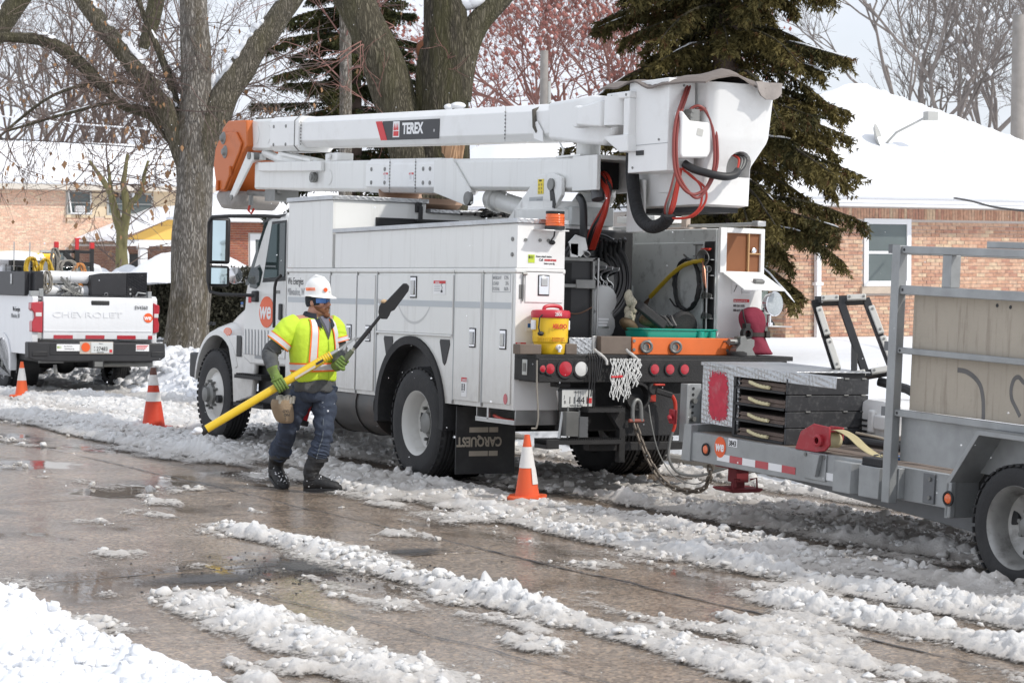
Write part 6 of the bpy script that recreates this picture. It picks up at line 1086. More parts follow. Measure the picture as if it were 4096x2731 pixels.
# hoses at the turret
for k in range(11): o1 = rg_.uniform(-.08,.08); o2 = rg_.uniform(-.05,.05); hose('red_hose', [(1.25+o2,-.82,2.76+o2*.5),(1.20+o2,-1.05,2.75+o2),(1.18+o1*.5,-1.22+o1*.4,2.62+o1*.6),(1.18+o1*.5,-1.16+o1,2.46+o2),(1.18,-1.02+o1,2.30),(1.22,-.85+o1,2.12)], .014, M_ohose if k % 4 else M_blk)
hose('wrapped_hose', [(1.20,-.80,2.72),(1.16,-.98,2.72),(1.13,-1.10,2.64),(1.12,-1.14,2.55)], .06, mat('hose_wrap', (.10,.10,.105), .6, bump=.6, bs=30), seg=12); hose('black_hose', [(1.10,-.85,2.58),(1.05,-1.0,2.50),(1.03,-1.05,2.3),(1.05,-1.02,2.0),(1.06,-1.0,1.9)], .035, M_blk, seg=12)
for k in range(6): hose('black_hose', [(1.25+.05*k,-1.0,2.2),(1.3+.05*k,-.9,2.1+.02*k),(1.4+.04*k,-.8,1.9)], .016, M_blk)
# ================================================================ trailer
M_galv = mat('galvanised_steel', (.34,.35,.35), .5, .5, .34, 7, .7, (.17,.17,.165), 3.5, bump=.06, bs=60)
M_galvd = mat('dark_galvanised', (.17,.175,.18), .5, .45, .25, 6, .4, (.08,.08,.08), 4)
M_ply2 = mat('weathered_plywood', (.43,.38,.31), .85, var=.16, vs=2.2, streak=.85, staincol=(.19,.15,.115), ss=3.0, bump=.25, bs=25)
M_padw = mat('worn_pad', (.55,.54,.50), .6, var=.12, vs=6, stain=.6, staincol=(.22,.16,.10), ss=6)
M_redp = mat('red_paint', (.36,.025,.035), .5, var=.2, vs=5, stain=.3, staincol=(.5,.3,.3), ss=12)
M_rope = mat('cream_rope', (.62,.55,.34), .85, var=.15, vs=20)
M_matt = mat('matting_edge', (.16,.12,.10), .9, var=.35, vs=18)
TL = thing('equipment_trailer', 'grey galvanised equipment trailer with a plywood sided pen hitched behind the bucket truck', 'trailer', (.09,-7.67,0), (.030,.026,0))
q = lambda n, m, *a, bevel=.005, par=TL, **k: MB().box(*a).build(n, m, par, bevel=bevel, **k)
q('side_rail', M_galv, .25,.31, -1.6,3.88, .347,.565); q('side_rail', M_galv, 1.99,2.05, -1.6,3.88, .347,.565); q('front_rail', M_galv, .25,2.05, 3.882,3.94, .347,.62)
b = MB(); b.prism([(3.6,.345),(-1.6,.345),(-1.6,.20),(.9,.20),(2.2,.27),(3.2,.335)], 'x', .42, .52); b.prism([(3.6,.345),(-1.6,.345),(-1.6,.20),(.9,.20),(2.2,.27),(3.2,.335)], 'x', 1.78, 1.88); b.build('main_beam', M_galvd, TL, bevel=.004)
b = MB(); b.prism([(3.97,.34),(3.94,.62),(3.85,.62),(3.85,.34)], 'x', .235, .30); b.build('corner_plate', M_galv, TL, bevel=.004)
for k in range(12): x0 = .315+k*.1395; q('deck_board', M_plank, x0, x0+.134, -1.6, 3.85, .540, .566+.003*(k % 2), bevel=.003)
# tongue, coupler and jack
b = MB(); b.prism([(.36,3.9),(.97,4.95),(1.18,4.95),(1.9,3.9),(1.75,3.9),(1.08,4.75),(.5,3.9)], 'z', .36, .50); b.build('tongue', M_blackt, TL, bevel=.005)
b = MB(); b.box(.97,1.0,5.0,5.10,.36,.84); b.box(1.15,1.18,4.92,5.10,.36,.80); b.box(1.0,1.15,5.06,5.09,.36,.84); b.build('coupler_channel', M_galv, TL, bevel=.004); b = MB(); [b.cyl((1.07,5.05,z),(1.07,5.02,z),.022,seg=8) for z in (.70,.55)]; b.build('bolt_head', M_dsteel, TL); b = MB(); [b.cyl((1.07,5.059,z),(1.07,5.056,z),.012,seg=10) for z in (.80,.75,.65,.60,.50,.45)]; b.build('bolt_hole', M_black, TL)
b = MB(); b.box(.93,.96,5.12,5.2,.50,.62); b.tube([(.93,5.16,.56),(.89,5.13,.56),(.88,5.1,.54)],.02,8); b.build('coupler_latch', M_redp, TL, bevel=.01)
jk = MB(); jx, jy = 1.1, 4.42; jk.box(jx-.06,jx+.06,jy-.06,jy+.06,.10,.40); jk.box(jx-.04,jx+.04,jy-.04,jy+.04,.045,.12); jk.box(jx-.16,jx+.14,jy-.10,jy+.10,.22,.34); jk.tube([(jx-.16,jy,.30),(jx-.28,jy,.33),(jx-.30,jy,.27)],.014,6); M_redd = mat('dark_red_paint', (.20,.018,.024), .6, var=.3, vs=8, stain=.5, staincol=(.07,.03,.025), ss=8); jo = jk.build('jack', M_redd, TL, bevel=.008)
b = MB(); b.loft([[(jx-.16*c_,jy-.12,.045+h),(jx+.16*c_,jy-.12,.045+h),(jx+.16*c_,jy+.12,.045+h),(jx-.16*c_,jy+.12,.045+h)] for c_, h in ((.8,-.018),(1.,.0),(1.,.012))]); [b.tube([(jx+s*.12,jy-.1,.05),(jx+s*.11,jy-.1,.14),(jx+s*.05,jy-.1,.13)],.008,6) for s in (-1,1)]; b.build('jack_foot', M_redd, jo)
# reflective tape, logo, number, lights
X0 = .2485
for k in range(6): decal((X0, 3.51-.161*k, .385), .160, .052, SD, M_wp if k % 2 == 0 else M_redlens, TL, 'reflective_tape', .0015)
decal((X0,2.266,.388), .166, .052, SD, M_wp, TL, 'reflective_tape', .0015); decal((X0,2.10,.388), .065, .052, SD, M_redlens, TL, 'reflective_tape', .0015); decal((X0,.80,.39), .12, .052, SD, M_wp, TL, 'reflective_tape', .0015)
lg = disc((X0,3.475,.487), .072, .078, SD, M_logo, TL, 'logo', .002); text('we', .105, (X0-.003,3.535,.458), SD, M_wp, lg, .86, shear=.15, off=.003)
nb = decal((X0,3.372,.505), .112, .06, SD, M_wp, TL, 'number_label', .0015); text('3843', .055, (X0-.0025,3.365,.512), SD, M_dk, nb, .86, off=.001)
def roundlight(y, z, x, r=.036): b = MB(); b.lathe([(r,.0),(r*1.35,.0),(r*1.3,-.012),(r,-.012)], (x,y,z), (1,0,0), 24); o = b.build('side_lamp', M_rub, TL); b = MB(); b.lathe([(r,-.002),(r*.8,-.012),(.001,-.014)], (x,y,z), (1,0,0), 24); b.build('lens', M_orlens, o)
roundlight(3.654,.452,.248)
# mat locker with diamond plate front
lk = MB(); lk.box(.35,.358,3.475,3.89,.632,1.085); lk.box(.358,1.08,3.882,3.89,.632,1.085); lo = lk.build('locker_front', M_plate, TL, bevel=.003)
rm_ = mat('red_spray', (.50,.02,.05), .45, .2, .25, 25, .5, (.45,.30,.30), 9); t_ = rm_.node_tree; n_ = t_.nodes.new; l_ = t_.links.new; a_t = n_('ShaderNodeAttribute'); a_t.attribute_name = 'thin'; tc_ = n_('ShaderNodeTexCoord'); z_t = n_('ShaderNodeTexNoise'); z_t.inputs['Scale'].default_value = 60; l_(tc_.outputs['Object'], z_t.inputs[0]); ad_ = n_('ShaderNodeMath'); ad_.operation = 'ADD'; l_(a_t.outputs['Fac'], ad_.inputs[0]); l_(z_t.outputs['Fac'], ad_.inputs[1]); rr_m = n_('ShaderNodeValToRGB'); rr_m.color_ramp.elements[0].position = .95; rr_m.color_ramp.elements[1].position = 1.35 if False else 1.0; rr_m.color_ramp.elements[0].position = .80; l_(ad_.outputs[0], rr_m.inputs[0]); tr_ = n_('ShaderNodeBsdfTransparent'); mx_ = n_('ShaderNodeMixShader'); l_(rr_m.outputs[0], mx_.inputs[0]); l_(t_.nodes['Principled BSDF'].outputs[0], mx_.inputs[1]); l_(tr_.outputs[0], mx_.inputs[2]); l_(mx_.outputs[0], t_.nodes['Material Output'].inputs[0])
Yg, Zg = np.meshgrid(np.linspace(-1, 1, 22), np.linspace(-1, 1, 30)); sup = (np.abs(Yg)**4+np.abs(Zg)**4)**.25; ix_ = np.arange(660).reshape(30, 22); q_ = np.stack([ix_[:-1,:-1], ix_[:-1,1:], ix_[1:,1:], ix_[1:,:-1]], -1).reshape(-1, 4)
npmesh('red_spray_patch', np.stack([Yg*0+.3478, 3.672+Yg*.145+.01*Zg, .850+Zg*.205], -1).reshape(-1, 3), q_, rm_, lo, True, {'thin': ('POINT', np.clip((sup-.62)/.38, 0, 1).ravel()*.62)})
lk = MB(); lk.box(.34,1.09,2.80,3.90,1.086,1.096); lk.box(.34,.40,2.24,2.80,1.086,1.096); lk.box(.336,.343,2.24,3.47,1.015,1.094); lk.box(.336,.343,3.47,3.90,1.07,1.094); lk.build('locker_top', M_plate, TL, bevel=.003)
q('locker_frame', M_black, .40,1.06, 3.46,3.475, .57,1.085); q('locker_frame', M_black, .40,1.06, 2.825,2.84, .57,1.085, bevel=0); q('locker_back', M_black, 1.0,1.06, 2.84,3.46, .57,1.085, bevel=0)
for z in (.568,.688,.808,.928): q('locker_shelf', M_black, .345,1.0, 2.84,3.47, z,z+.018, bevel=.002)
b = MB(); [b.box(.345,.36,3.44,3.475,z,z+.12) for z in (.586,.706,.826,.946)]; b.build('locker_post', M_black, TL, bevel=.002)
for k in range(4):
    z = .568+.12*k; q('locker_door', mat('door_black', (.03,.031,.034), .5, var=.3, vs=8, stain=.6, staincol=(.16,.16,.16), ss=22) if k == 0 else bpy.data.materials['door_black'], .335,1.07, 2.79,2.812, z+.003,z+.117, bevel=.003)
    b = MB(); [b.cyl((x-.02,2.786,z+.118),(x+.02,2.786,z+.118),.006,seg=6) for x in (.52,.86,1.02)]; b.build('door_hinge', M_dsteel, TL)
# black rack with worn pads
rk = MB(); tl, bl_, tr, br_ = Vector((1.0,3.39,1.588)), Vector((1.0,3.052,1.025)), Vector((1.3,3.154,1.616)), Vector((1.3,2.805,1.11)); tm, bm_ = (tl+tr)/2, (bl_+br_)/2; nr = (tr-tl).cross(tl-bl_).normalized()
for a, c in ((tl,bl_),(tm,bm_),(tr,br_),(tl,tr),(bl_,br_)): rk.bar(a, c, .055, .075, nr)
rk.bar(tl, tl.lerp(bl_,1.12), .055, .075, nr); rk.bar(tm.lerp(bm_,.55), Vector((1.02,2.9,.98)), .045, .045); rk.build('pad_rack', M_black, TL, bevel=.004)
sgn = -1 if nr.dot(Vector((-.5,-.8,0))) < 0 else 1; sx_ = (tr-tl).normalized()*.012
for a, c in ((tl.lerp(tr,.10),tl.lerp(tr,.44)),(tl.lerp(tr,.60),tl.lerp(tr,.97)),(tl.lerp(bl_,.11),tl.lerp(bl_,.47)),(tl.lerp(bl_,.52),tl.lerp(bl_,.90)),(tr.lerp(br_,.13),tr.lerp(br_,.52)),(tr.lerp(br_,.56),tr.lerp(br_,.93)),(bl_.lerp(br_,.08),bl_.lerp(br_,.46)),(bl_.lerp(br_,.57),bl_.lerp(br_,.98))):
    b = MB(); o_ = nr*sgn*.052+sx_; b.bar(a+o_, c+o_, .046, .03, nr); po = b.build('rack_pad', M_padw, TL, bevel=.006); b = MB(); [b.cyl(a.lerp(c,t)+sx_+nr*sgn*.066, a.lerp(c,t)+sx_+nr*sgn*.072, .010, seg=8) for t in (.13,.87)]; b.build('bolt', M_dsteel, po)
b = MB(); b.tube([(1.25,2.9,1.02),(1.35,2.7,.98),(1.45,2.5,.88),(1.48,2.45,.75)],.035,8); b.build('black_hose', M_blk, TL)
# winch and strap
b = MB(); b.prism([(2.56,.568),(2.50,.70),(2.36,.765),(2.18,.755),(2.17,.63),(2.22,.585),(2.32,.568)], 'x', .245, .262); b.prism([(2.50,.568),(2.47,.69),(2.34,.75),(2.20,.75),(2.20,.66)], 'x', .38, .395); b.box(.262,.38,2.24,2.48,.70,.712); wo = b.build('winch', M_redp, TL, bevel=.005); b = MB(); b.lathe([(.022,.0),(.042,.0),(.046,-.03),(.03,-.04),(.022,-.035)], (.245,2.27,.655), (1,0,0), 20); b.build('winch_hub', M_redp, wo); b = MB(); b.cyl((.262,2.25,.66),(.38,2.25,.66),.055,seg=20); b.build('strap_roll', M_rope, wo)
sp_, _r = smooth_path([(.32,2.26,.725),(.33,2.16,.735),(.36,2.06,.70),(.40,1.97,.63),(.45,1.88,.585),(.53,1.75,.578),(.60,1.62,.577)], [0]*7, 6); b = MB(); b.loft([[(p.x-.055,p.y-.01,p.z+.003),(p.x+.055,p.y+.02,p.z),(p.x+.055,p.y+.02,p.z-.004),(p.x-.055,p.y-.01,p.z-.001)] for p in sp_]); b.build('strap', mat('strap_web', (.42,.36,.20), .8, var=.3, vs=10, bump=.3, bs=120), TL)
b = MB(); b.box(.237,.25,2.19,2.43,.375,.565); b.prism([(2.36,.56),(2.22,.56),(2.26,.40)], 'x', .20, .237); b.build('winch_bracket', M_galv, TL, bevel=.004); b = MB(); [b.cyl((.228,y,.545),(.24,y,.545),.014,seg=8) for y in (2.42,2.205)]; b.build('bolt_head', M_dsteel, TL)
for y0, y1 in ((1.80,2.05),(1.50,1.77)): b = MB(); b.prism([(.25,y1),(.17,y1-.03),(.17,y0+.03),(.25,y0)], 'z', .335, .545); b.build('stake_pocket', M_galv, TL, bevel=.004)
b = MB(); b.box(.19,.30,1.53,1.74,.545,.60); b.build('pocket_cap', M_rub, TL, bevel=.008); b = MB()
for k in range(9): p = Vector((.28+.02*k,1.70-.035*k,.612+.008*(k%2))); b.lathe([(.016+.004*math.cos(2*math.pi*j/6), .004*math.sin(2*math.pi*j/6)) for j in range(7)], p, (k%2,.3,1-k%2), 8)
b.build('chain', M_dsteel, TL); b = MB(); b.tube([(.36,1.62,.60),(.42,1.55,.605),(.50,1.5,.60)],.016,8); b.build('blue_handle', M_bl, TL)
b = MB(); b.cyl((.7,1.3,.63),(.7,2.5,.63),.03,seg=10); b.cyl((.95,1.2,.62),(.95,2.7,.62),.025,seg=10); b.build('steel_pipe', M_black, TL); hose('trailer_cord', [(.9,2.7,.66),(.85,2.3,.65),(.75,2.0,.60),(.72,1.6,.585),(.8,1.3,.58)], .009, mat('tan_cord', (.5,.43,.33), .7), TL)
# white machine on the deck behind the locker
b = MB(); b.loft([rrect(1.02,1.75,z_y0,z_y1,.08,z) for z, z_y0, z_y1 in ((.62,2.50,2.80),(.66,2.44,2.86),(.84,2.42,2.88),(.88,2.44,2.84),(.90,2.5,2.78))]); mo = b.build('white_tank', M_white2, TL); b = MB(); b.box(.985,1.03,2.46,2.62,.69,.80); b.box(.99,1.03,2.63,2.70,.66,.83); b.build('tank_bracket', M_white2, mo, bevel=.015); b = MB(); [b.box(1.0,1.04,2.72,2.9,z,z+.015) for z in (.66,.70,.74)]; b.build('spring', M_black, mo)
# pen: posts, rails, panels
b = MB(); b.box(.135,.20,1.375,1.455,.33,2.025); b.build('post', M_galv, TL, bevel=.004); b = MB(); b.box(.20,.25,1.36,1.44,.36,.56); b.build('post_bracket', M_galv, TL, bevel=.003)
b = MB(); b.box(.236,.25,1.05,1.16,.36,.555); b.build('joint_plate', M_galvd, TL, bevel=.003); b = MB(); [b.cyl((.225,1.09,z),(.24,1.09,z),.014,seg=8) for z in (.40,.52)]; b.build('bolt_head', M_dsteel, TL)
for z0, z1 in ((1.972,2.022),(1.705,1.765),(1.318,1.358),(.905,.950)): q('pen_rail', M_galv, .150,.20, -1.6,1.385, z0,z1, bevel=.005)
b = MB(); [b.cyl((.148,1.35,z),(.152,1.35,z),.010,seg=8) for z in (1.997,1.735,1.338,.928)]; b.build('rail_hole', M_black, TL)
for y in (.93, -.6): q('pen_upright', M_galv, .155,.235, y-.04,y+.045, 1.765,1.972, bevel=.004)
q('top_tube', M_galv, .20,.26, -1.6,.62, 2.024,2.066, bevel=.004); q('pen_panel', M_galv, .205,.215, -1.6,1.365, .615,.905, bevel=0); q('pen_panel', M_ply2, .222,.240, -1.6,1.315, .95,1.735, bevel=.002)
for z in (2.0,1.36,.93): b = MB(); b.box(.14,.20,1.455,1.50,z-.03,z+.03); b.box(.15,.19,1.50,1.502,z-.02,z+.02); b.build('cross_tube_end', M_galvd, TL)
q('front_post', M_galv, 2.0,2.06, 1.38,1.45, .36,2.02); [q('cross_rail', M_galv, .2,2.0, 1.40,1.45, z-.025,z+.025) for z in (1.99,)]
q('far_panel', M_ply2, 2.02,2.04, -1.6,1.3, .6,1.7, bevel=0)
def stroke(pts, w): b = MB(); P_, R__ = smooth_path([(0, a, c) for a, c in pts], [w]*len(pts), 6); b.loft([[(.2205, p.y, p.z-w*.2), (.2205, p.y-w*.5, p.z+w*.5), (.2215, p.y-w*.5, p.z+w*.5), (.2215, p.y, p.z-w*.2)] for p in P_]); return b.build('spray_mark', mat('grey_spray', (.15,.145,.14), .8, var=.3, vs=12), TL)
def stroke(pts, w):
    P_, R__ = smooth_path([(.2206, a, c) for a, c in pts], [w]*len(pts), 6); b = MB(); vs = []
    for i, p in enumerate(P_): d = (P_[min(i+1,len(P_)-1)]-P_[max(i-1,0)]).normalized(); n_ = Vector((0,-d.z,d.y)); vs.append([p+n_*w, p-n_*w, p-n_*w+Vector((.001,0,0)), p+n_*w+Vector((.001,0,0))])
    b.loft(vs); return b.build('spray_mark', bpy.data.materials.get('grey_spray') or mat('grey_spray', (.15,.145,.14), .8, var=.3, vs=12), TL)
stroke([(.86,1.245),(.78,1.24),(.70,1.21),(.64,1.16),(.61,1.08),(.60,.99),(.60,.953)], .016); stroke([(.26,1.215),(.30,1.24),(.34,1.22),(.36,1.16),(.35,1.10),(.31,1.05),(.27,1.0)], .014); stroke([(.26,1.215),(.22,1.19),(.19,1.12)], .014)
b = MB(); [b.cyl((.2215,y,z),(.219,y,z),.012,seg=8) for y,z in ((.52,1.67),(.40,1.665))]; b.build('ply_hole', M_black, TL)
# fender and wheel
b = MB(); fo_ = [(.668,.33),(.665,.56),(.40,.905),(-.75,.905),(-1.0,.56)]; fi_ = [(.640,.33),(.635,.55),(.385,.875),(-.74,.875),(-.97,.55)]; b.prism(fo_+fi_[::-1], 'x', .0, .245); b.build('fender', M_galv, TL, bevel=.003); b = MB(); b.prism([(.64,.33),(.635,.55),(.385,.873),(-.74,.873),(-.97,.55),(-.97,.33)], 'x', .243, .249); b.build('fender_liner', M_blackt, TL, smooth=0)
roundlight(.600+.03,.456,-.002,.036); b = MB(); b.box(.0,.05,.62,.667,.33,.56); b.build('lamp_bracket', M_galv, TL, bevel=.01)
M_rimt = mat('trailer_rim', (.36,.355,.34), .45, .6, .4, 9, .9, (.07,.06,.05), 6)
wheel(TL, .0, .04, .35, .385, .235, .245, M_rimt, 8, .15, hubr=.06, treads=40, name='wheel'); wheel(TL, 2.30, .04, .35, .385, .235, .245, M_rimt, 8, .10, side=1, hubr=.06, treads=40)
wheel(TL, .0, -.90, .35, .385, .235, .245, M_rimt, 8, .10, hubr=.06, treads=40)
b = MB(); b.cyl((.2,.04,.35),(2.1,.04,.35),.05,seg=10); b.build('axle', M_black, TL)
# outrigger mats lying in the locker
for k in range(4):
    z = .588+.12*k; MT = thing('ground_mat', ['lowest', 'second lowest', 'second highest', 'topmost'][k]+' stack of brown ground mats with a rope handle in the trailer locker', 'mat', (.09,-7.67,0), (.030,.026,0), 'ground mats stacked in the trailer locker'); n_ = 5
    for j in range(n_): MB().box(.36+.008*((j*7)%3), .98, 2.85+.006*((j*3)%3), 3.42-.008*((j*5)%3), z+j*.0105, z+.0095+j*.0105).build('mat_sheet', M_matt, MT, smooth=0)
    ph = [Vector((.345-.03*math.sin(math.pi*t/16), 3.27-.25*t/16, z+.028+.012*math.cos(math.pi*t/16))) for t in range(17)]; b = MB()
    for s in range(3): b.tube([p+Vector((math.cos(i*1.1+s*2.1)*.006, 0, math.sin(i*1.1+s*2.1)*.006)) for i, p in enumerate(ph)], .0085, 6)
    b.build('rope_handle', M_rope, MT)
# ================================================================ pickup truck parked ahead
PU = thing('pickup_truck', 'white pickup truck seen from behind with black tool boxes and white tubes in its bed', 'pickup truck', (1.05,16.54,0), (0, .022, 0))
M_pw = mat('pickup_white', (.74,.75,.765), .25, var=.02, vs=2, coat=.5, streak=.2, staincol=(.4,.39,.37))
u = lambda n, m, *a, bevel=.006, par=PU, **k: MB().box(*a).build(n, m, par, bevel=bevel, **k)
arc = lambda r, cy=.25, cz=.42: [(cy+r*math.cos(R_(a)), cz+r*math.sin(R_(a))) for a in range(-12, 193, 12)]
b = MB(); a_ = arc(.47); b.prism([(-1.27,.60),(-1.30,.80),(-1.30,1.48),(-1.25,1.52),(.78,1.56),(.78,.62)]+[(a_[0][0],.62)]+a_+[(a_[-1][0],.60)], 'x', .03, .12); b.build('bedside', M_pw, PU, bevel=.02, seg=3)
b = MB(); b.prism([(-1.27,.60),(-1.30,.80),(-1.30,1.48),(-1.25,1.52),(.78,1.56),(.78,.62)], 'x', 1.96, 2.05); b.build('bedside', M_pw, PU, bevel=.02, seg=3)
b = MB(); o_, i_ = arc(.49), arc(.40); b.loft([[(.015,*o_[k]),(.015,*i_[k]),(.10,*i_[k]),(.10,*o_[k])] for k in range(len(o_))]); b.build('wheel_arch', M_pw, PU); b = MB(); b.lathe([(.45,0),(.45,.4)], (.10,.25,.42), (1,0,0), 30); b.build('wheel_well', M_black, PU)
b = MB(); b.prism([(-1.33,.84),(-1.345,1.0),(-1.335,1.40),(-1.31,1.495),(-1.24,1.50),(-1.24,.84)], 'x', .195, 1.965); tg = b.build('tailgate', M_pw, PU, bevel=.012, seg=3)
b = MB(); b.prism([(-1.352,.965),(-1.352,.975),(-1.33,.975),(-1.33,.965)], 'x', .21, 1.95); b.build('tailgate_crease', M_pw, PU)
text('CHEVROLET', .125, (.33,-1.3445,1.18), RE, M_pw, tg, 1.63, ext=.003)
b = MB(); b.box(.955,1.25,-1.347,-1.32,1.375,1.445); hb = b.build('tailgate_handle', M_black, PU, bevel=.02)
text('EV4360', .085, (1.66,-1.347,1.315), RE, M_dk, tg, .82)
lg = disc((1.885,-1.347,1.185), .075, .075, RE, M_logo, PU, 'logo', .003); text('we', .105, (1.815,-1.351,1.155), RE, M_wp, lg, .92, shear=.15, off=.003)
for x in (.36,.87,1.38): decal((x,-1.337,.848), .305, .058, RE, M_redlens, PU, 'reflective_tape', .003)
decal((1.89,-1.337,.848), .07, .058, RE, M_redlens, PU, 'reflective_tape', .003)
for x0, x1 in ((.0,.185), (1.975,2.075)):
    b = MB(); b.prism([(x0,1.40),(x1,1.42),(x1,.94),(x0+.02,.95),(x0+.015,1.10),(x0+.06,1.17),(x0+.055,1.24),(x0,1.30)] if x0 < 1 else [(x0,1.42),(x1,1.38),(x1,1.28),(x1-.02,1.22),(x1-.02,1.15),(x1,1.08),(x1-.01,.96),(x0,.94)], 'y', -1.34, -1.18); tlo = b.build('tail_lamp', M_redlens, PU, bevel=.012); b = MB(); b.box(x0+.07 if x0 < 1 else x0+.01, x1-.02, -1.345, -1.338, 1.19, 1.25); b.build('reverse_lens', M_whlens, tlo, bevel=.004)
b = MB(); b.prism([(-.085,.80),(2.115,.79),(2.13,.58),(2.05,.52),(1.8,.50),(.3,.50),(.02,.515),(-.08,.55)], 'y', -1.50, -1.30); b.build('bumper', mat('bumper_black', (.028,.028,.03), .5, var=.3, vs=4), PU, bevel=.02); b = MB(); b.box(.25,1.85,-1.507,-1.49,.60,.785); b.build('bumper_step', mat('bumper_black2', (.022,.022,.024), .6), PU, bevel=.01)
b = MB(); b.box(-.03,.22,-1.51,-1.49,.58,.66); b.box(1.88,2.1,-1.51,-1.49,.58,.66); b.build('bumper_pocket', M_black, PU, bevel=.01); b = MB(); b.box(.72,1.26,-1.515,-1.505,.62,.81); b.build('plate_recess', mat('recess_pale', (.5,.44,.38), .6), PU, bevel=.006)
pl = u('licence_plate', mat('plate_white2', (.62,.64,.63), .4, var=.05), .90,1.25, -1.523,-1.516, .635,.80, bevel=.004); text('27483', .085, (.985,-1.5245,.672), RE, M_dk, pl, .86, off=.001); text('B', .036, (.945,-1.5245,.712), RE, M_dk, pl, .8); text('H', .036, (.945,-1.5245,.668), RE, M_dk, pl, .8); text('WISCONSIN', .022, (.99,-1.5245,.640), RE, M_dk, pl, .95); text('TRUCK', .022, (1.02,-1.5245,.774), RE, M_dk, pl, .9); decal((1.195,-1.5245,.645), .045, .045, RE, M_red, pl, 'plate_sticker', .001)
disc((.815,-1.518,.725), .07, .07, RE, M_logo, PU, 'orange_sticker', .004); so_ = decal((.355,-1.511,.665), .365, .105, RE, M_wp, PU, 'call_sticker', .002); text('811', .05, (.365,-1.5145,.705), RE, mat('lime2', (.30,.42,.04), .5), so_, .9, off=.002); text("Know what's below.", .022, (.47,-1.5145,.73), RE, M_dk, so_, .75); text('Call before you dig.', .026, (.48,-1.5145,.69), RE, M_dk, so_, .75)
so_ = decal((1.63,-1.511,.665), .215, .105, RE, M_wp, PU, 'info_sticker', .002); [decal((1.64,-1.5145,.745-.022*k), .19-.02*k, .012, RE, M_red if k < 3 else M_gy, so_, 'print_line', .001) for k in range(4)]
text('We Energies', .10, (.027,-.28,1.255), SD, M_dk, PU, .75); text('Milwaukee, WI', .10, (.027,-.20,1.15), SD, M_gy, PU, .72)
u('underbody', M_black, .15,1.9, -1.25,3.5, .48,.80, bevel=.02); b = MB(); b.box(.93,1.10,-1.55,-1.3,.40,.52); b.build('receiver', M_black, PU); b = MB(); b.box(.95,1.08,-1.556,-1.55,.425,.50); b.build('receiver_opening', M_dsteel, PU); b = MB(); b.bar((.12,-1.38,.50),(.5,-1.38,.50),.06,.05); b.cyl((.38,-1.36,.45),(.40,-1.36,.30),.03,seg=10); b.build('tow_bracket', M_dsteel, PU); b = MB(); b.tube([(1.2,-1.2,.45),(1.75,-1.3,.46),(1.95,-1.4,.47)],.045,10); b.build('exhaust', M_dsteel, PU)
M_alloy = mat('alloy_wheel', (.42,.42,.42), .35, .7, .15, 6)
for x, s in ((.03,-1),(2.05,1)):
    wheel(PU, x, .25, .40, .405, .265, .235, M_alloy, 8, .05, side=s, hubr=.06, treads=36)
    wheel(PU, x, 4.2, .40, .405, .265, .235, M_alloy, 8, .05, side=s, hubr=.06, treads=36)
for k in range(7): a = 2*math.pi*k/7; b = MB(); b.bar((.055,.25+.07*math.cos(a),.40+.07*math.sin(a)),(.05,.25+.22*math.cos(a),.40+.22*math.sin(a)),.05,.03,(1,0,0)); b.build('spoke', M_alloy, PU, bevel=.006)
b = MB(); b.cyl((.2,.25,.40),(1.9,.25,.40),.06,seg=10); b.ball((1.05,.25,.42),(.2,.18,.18)); b.build('axle', M_black, PU)
# cab
b = MB(); b.loft([[(x0,.85,1.0),(x0,.85,1.52),(x0+.18,.92,2.02),(x0+.2,1.2,2.06),(x0+.2,2.8,2.06),(x0+.12,3.6,1.55),(x0,3.9,1.4),(x0,5.3,1.3),(x0,5.3,.6),(x0,.85,.6)] if k == 0 else [(2.08-p[0],p[1],p[2]) for p in [(x0,.85,1.0),(x0,.85,1.52),(x0+.18,.92,2.02),(x0+.2,1.2,2.06),(x0+.2,2.8,2.06),(x0+.12,3.6,1.55),(x0,3.9,1.4),(x0,5.3,1.3),(x0,5.3,.6),(x0,.85,.6)]] for k, x0 in ((0,.03),(1,.03))]); b.build('cab', M_pw, PU, bevel=.04, seg=3)
u('rear_window', M_glass, .35,1.73, .83,.905, 1.58,1.98, bevel=.02); b = MB(); b.ball((.55,1.3,2.07),(.55,.7,.16)); b.build('roof_snow', M_snow, PU)
# bed load fixed to the truck
M_box = mat('tool_box_black', (.022,.022,.025), .45, var=.3, vs=7, stain=.3, staincol=(.08,.08,.085), ss=9)
b = MB(); b.box(-.02,.19,-1.05,.55,1.50,1.88); b.box(.04,.10,-1.1,-1.05,1.5,1.86); tb = b.build('side_tool_box', M_box, PU, bevel=.008); b = MB(); b.lathe([(.03,.0),(.04,0),(.04,-.01),(.03,-.01)], (-.021,-.35,1.76), (1,0,0), 16); b.box(-.03,-.02,-.39,-.31,1.68,1.84); b.build('box_latch', M_steel, tb, bevel=.006)
u('tool_box', M_box, .08,.215, -1.24,-1.0, 1.49,1.885); b = MB(); b.prism([(1.02,1.525),(1.02,1.84),(1.20,1.875),(1.93,1.90),(1.93,1.525)], 'y', -1.12, -.35); b.build('tool_box', M_box, PU, bevel=.008); b = MB(); b.prism([(1.6,1.528),(1.6,1.888),(1.935,1.903),(1.935,1.53)], 'y', -1.128, -1.122); b.build('tool_box_plate', plate_mat('black_plate', (.03,.03,.033), 26), PU); b = MB(); [b.cyl((1.66,-1.135,z),(1.66,-1.12,z),.016,seg=10) for z in (1.56,1.63)]; b.lathe([(.028+.006*math.cos(2*math.pi*j/6), .006*math.sin(2*math.pi*j/6)) for j in range(7)], (1.26,-1.14,1.54), (0,1,.2), 14); b.build('bolt_head', M_steel, PU)
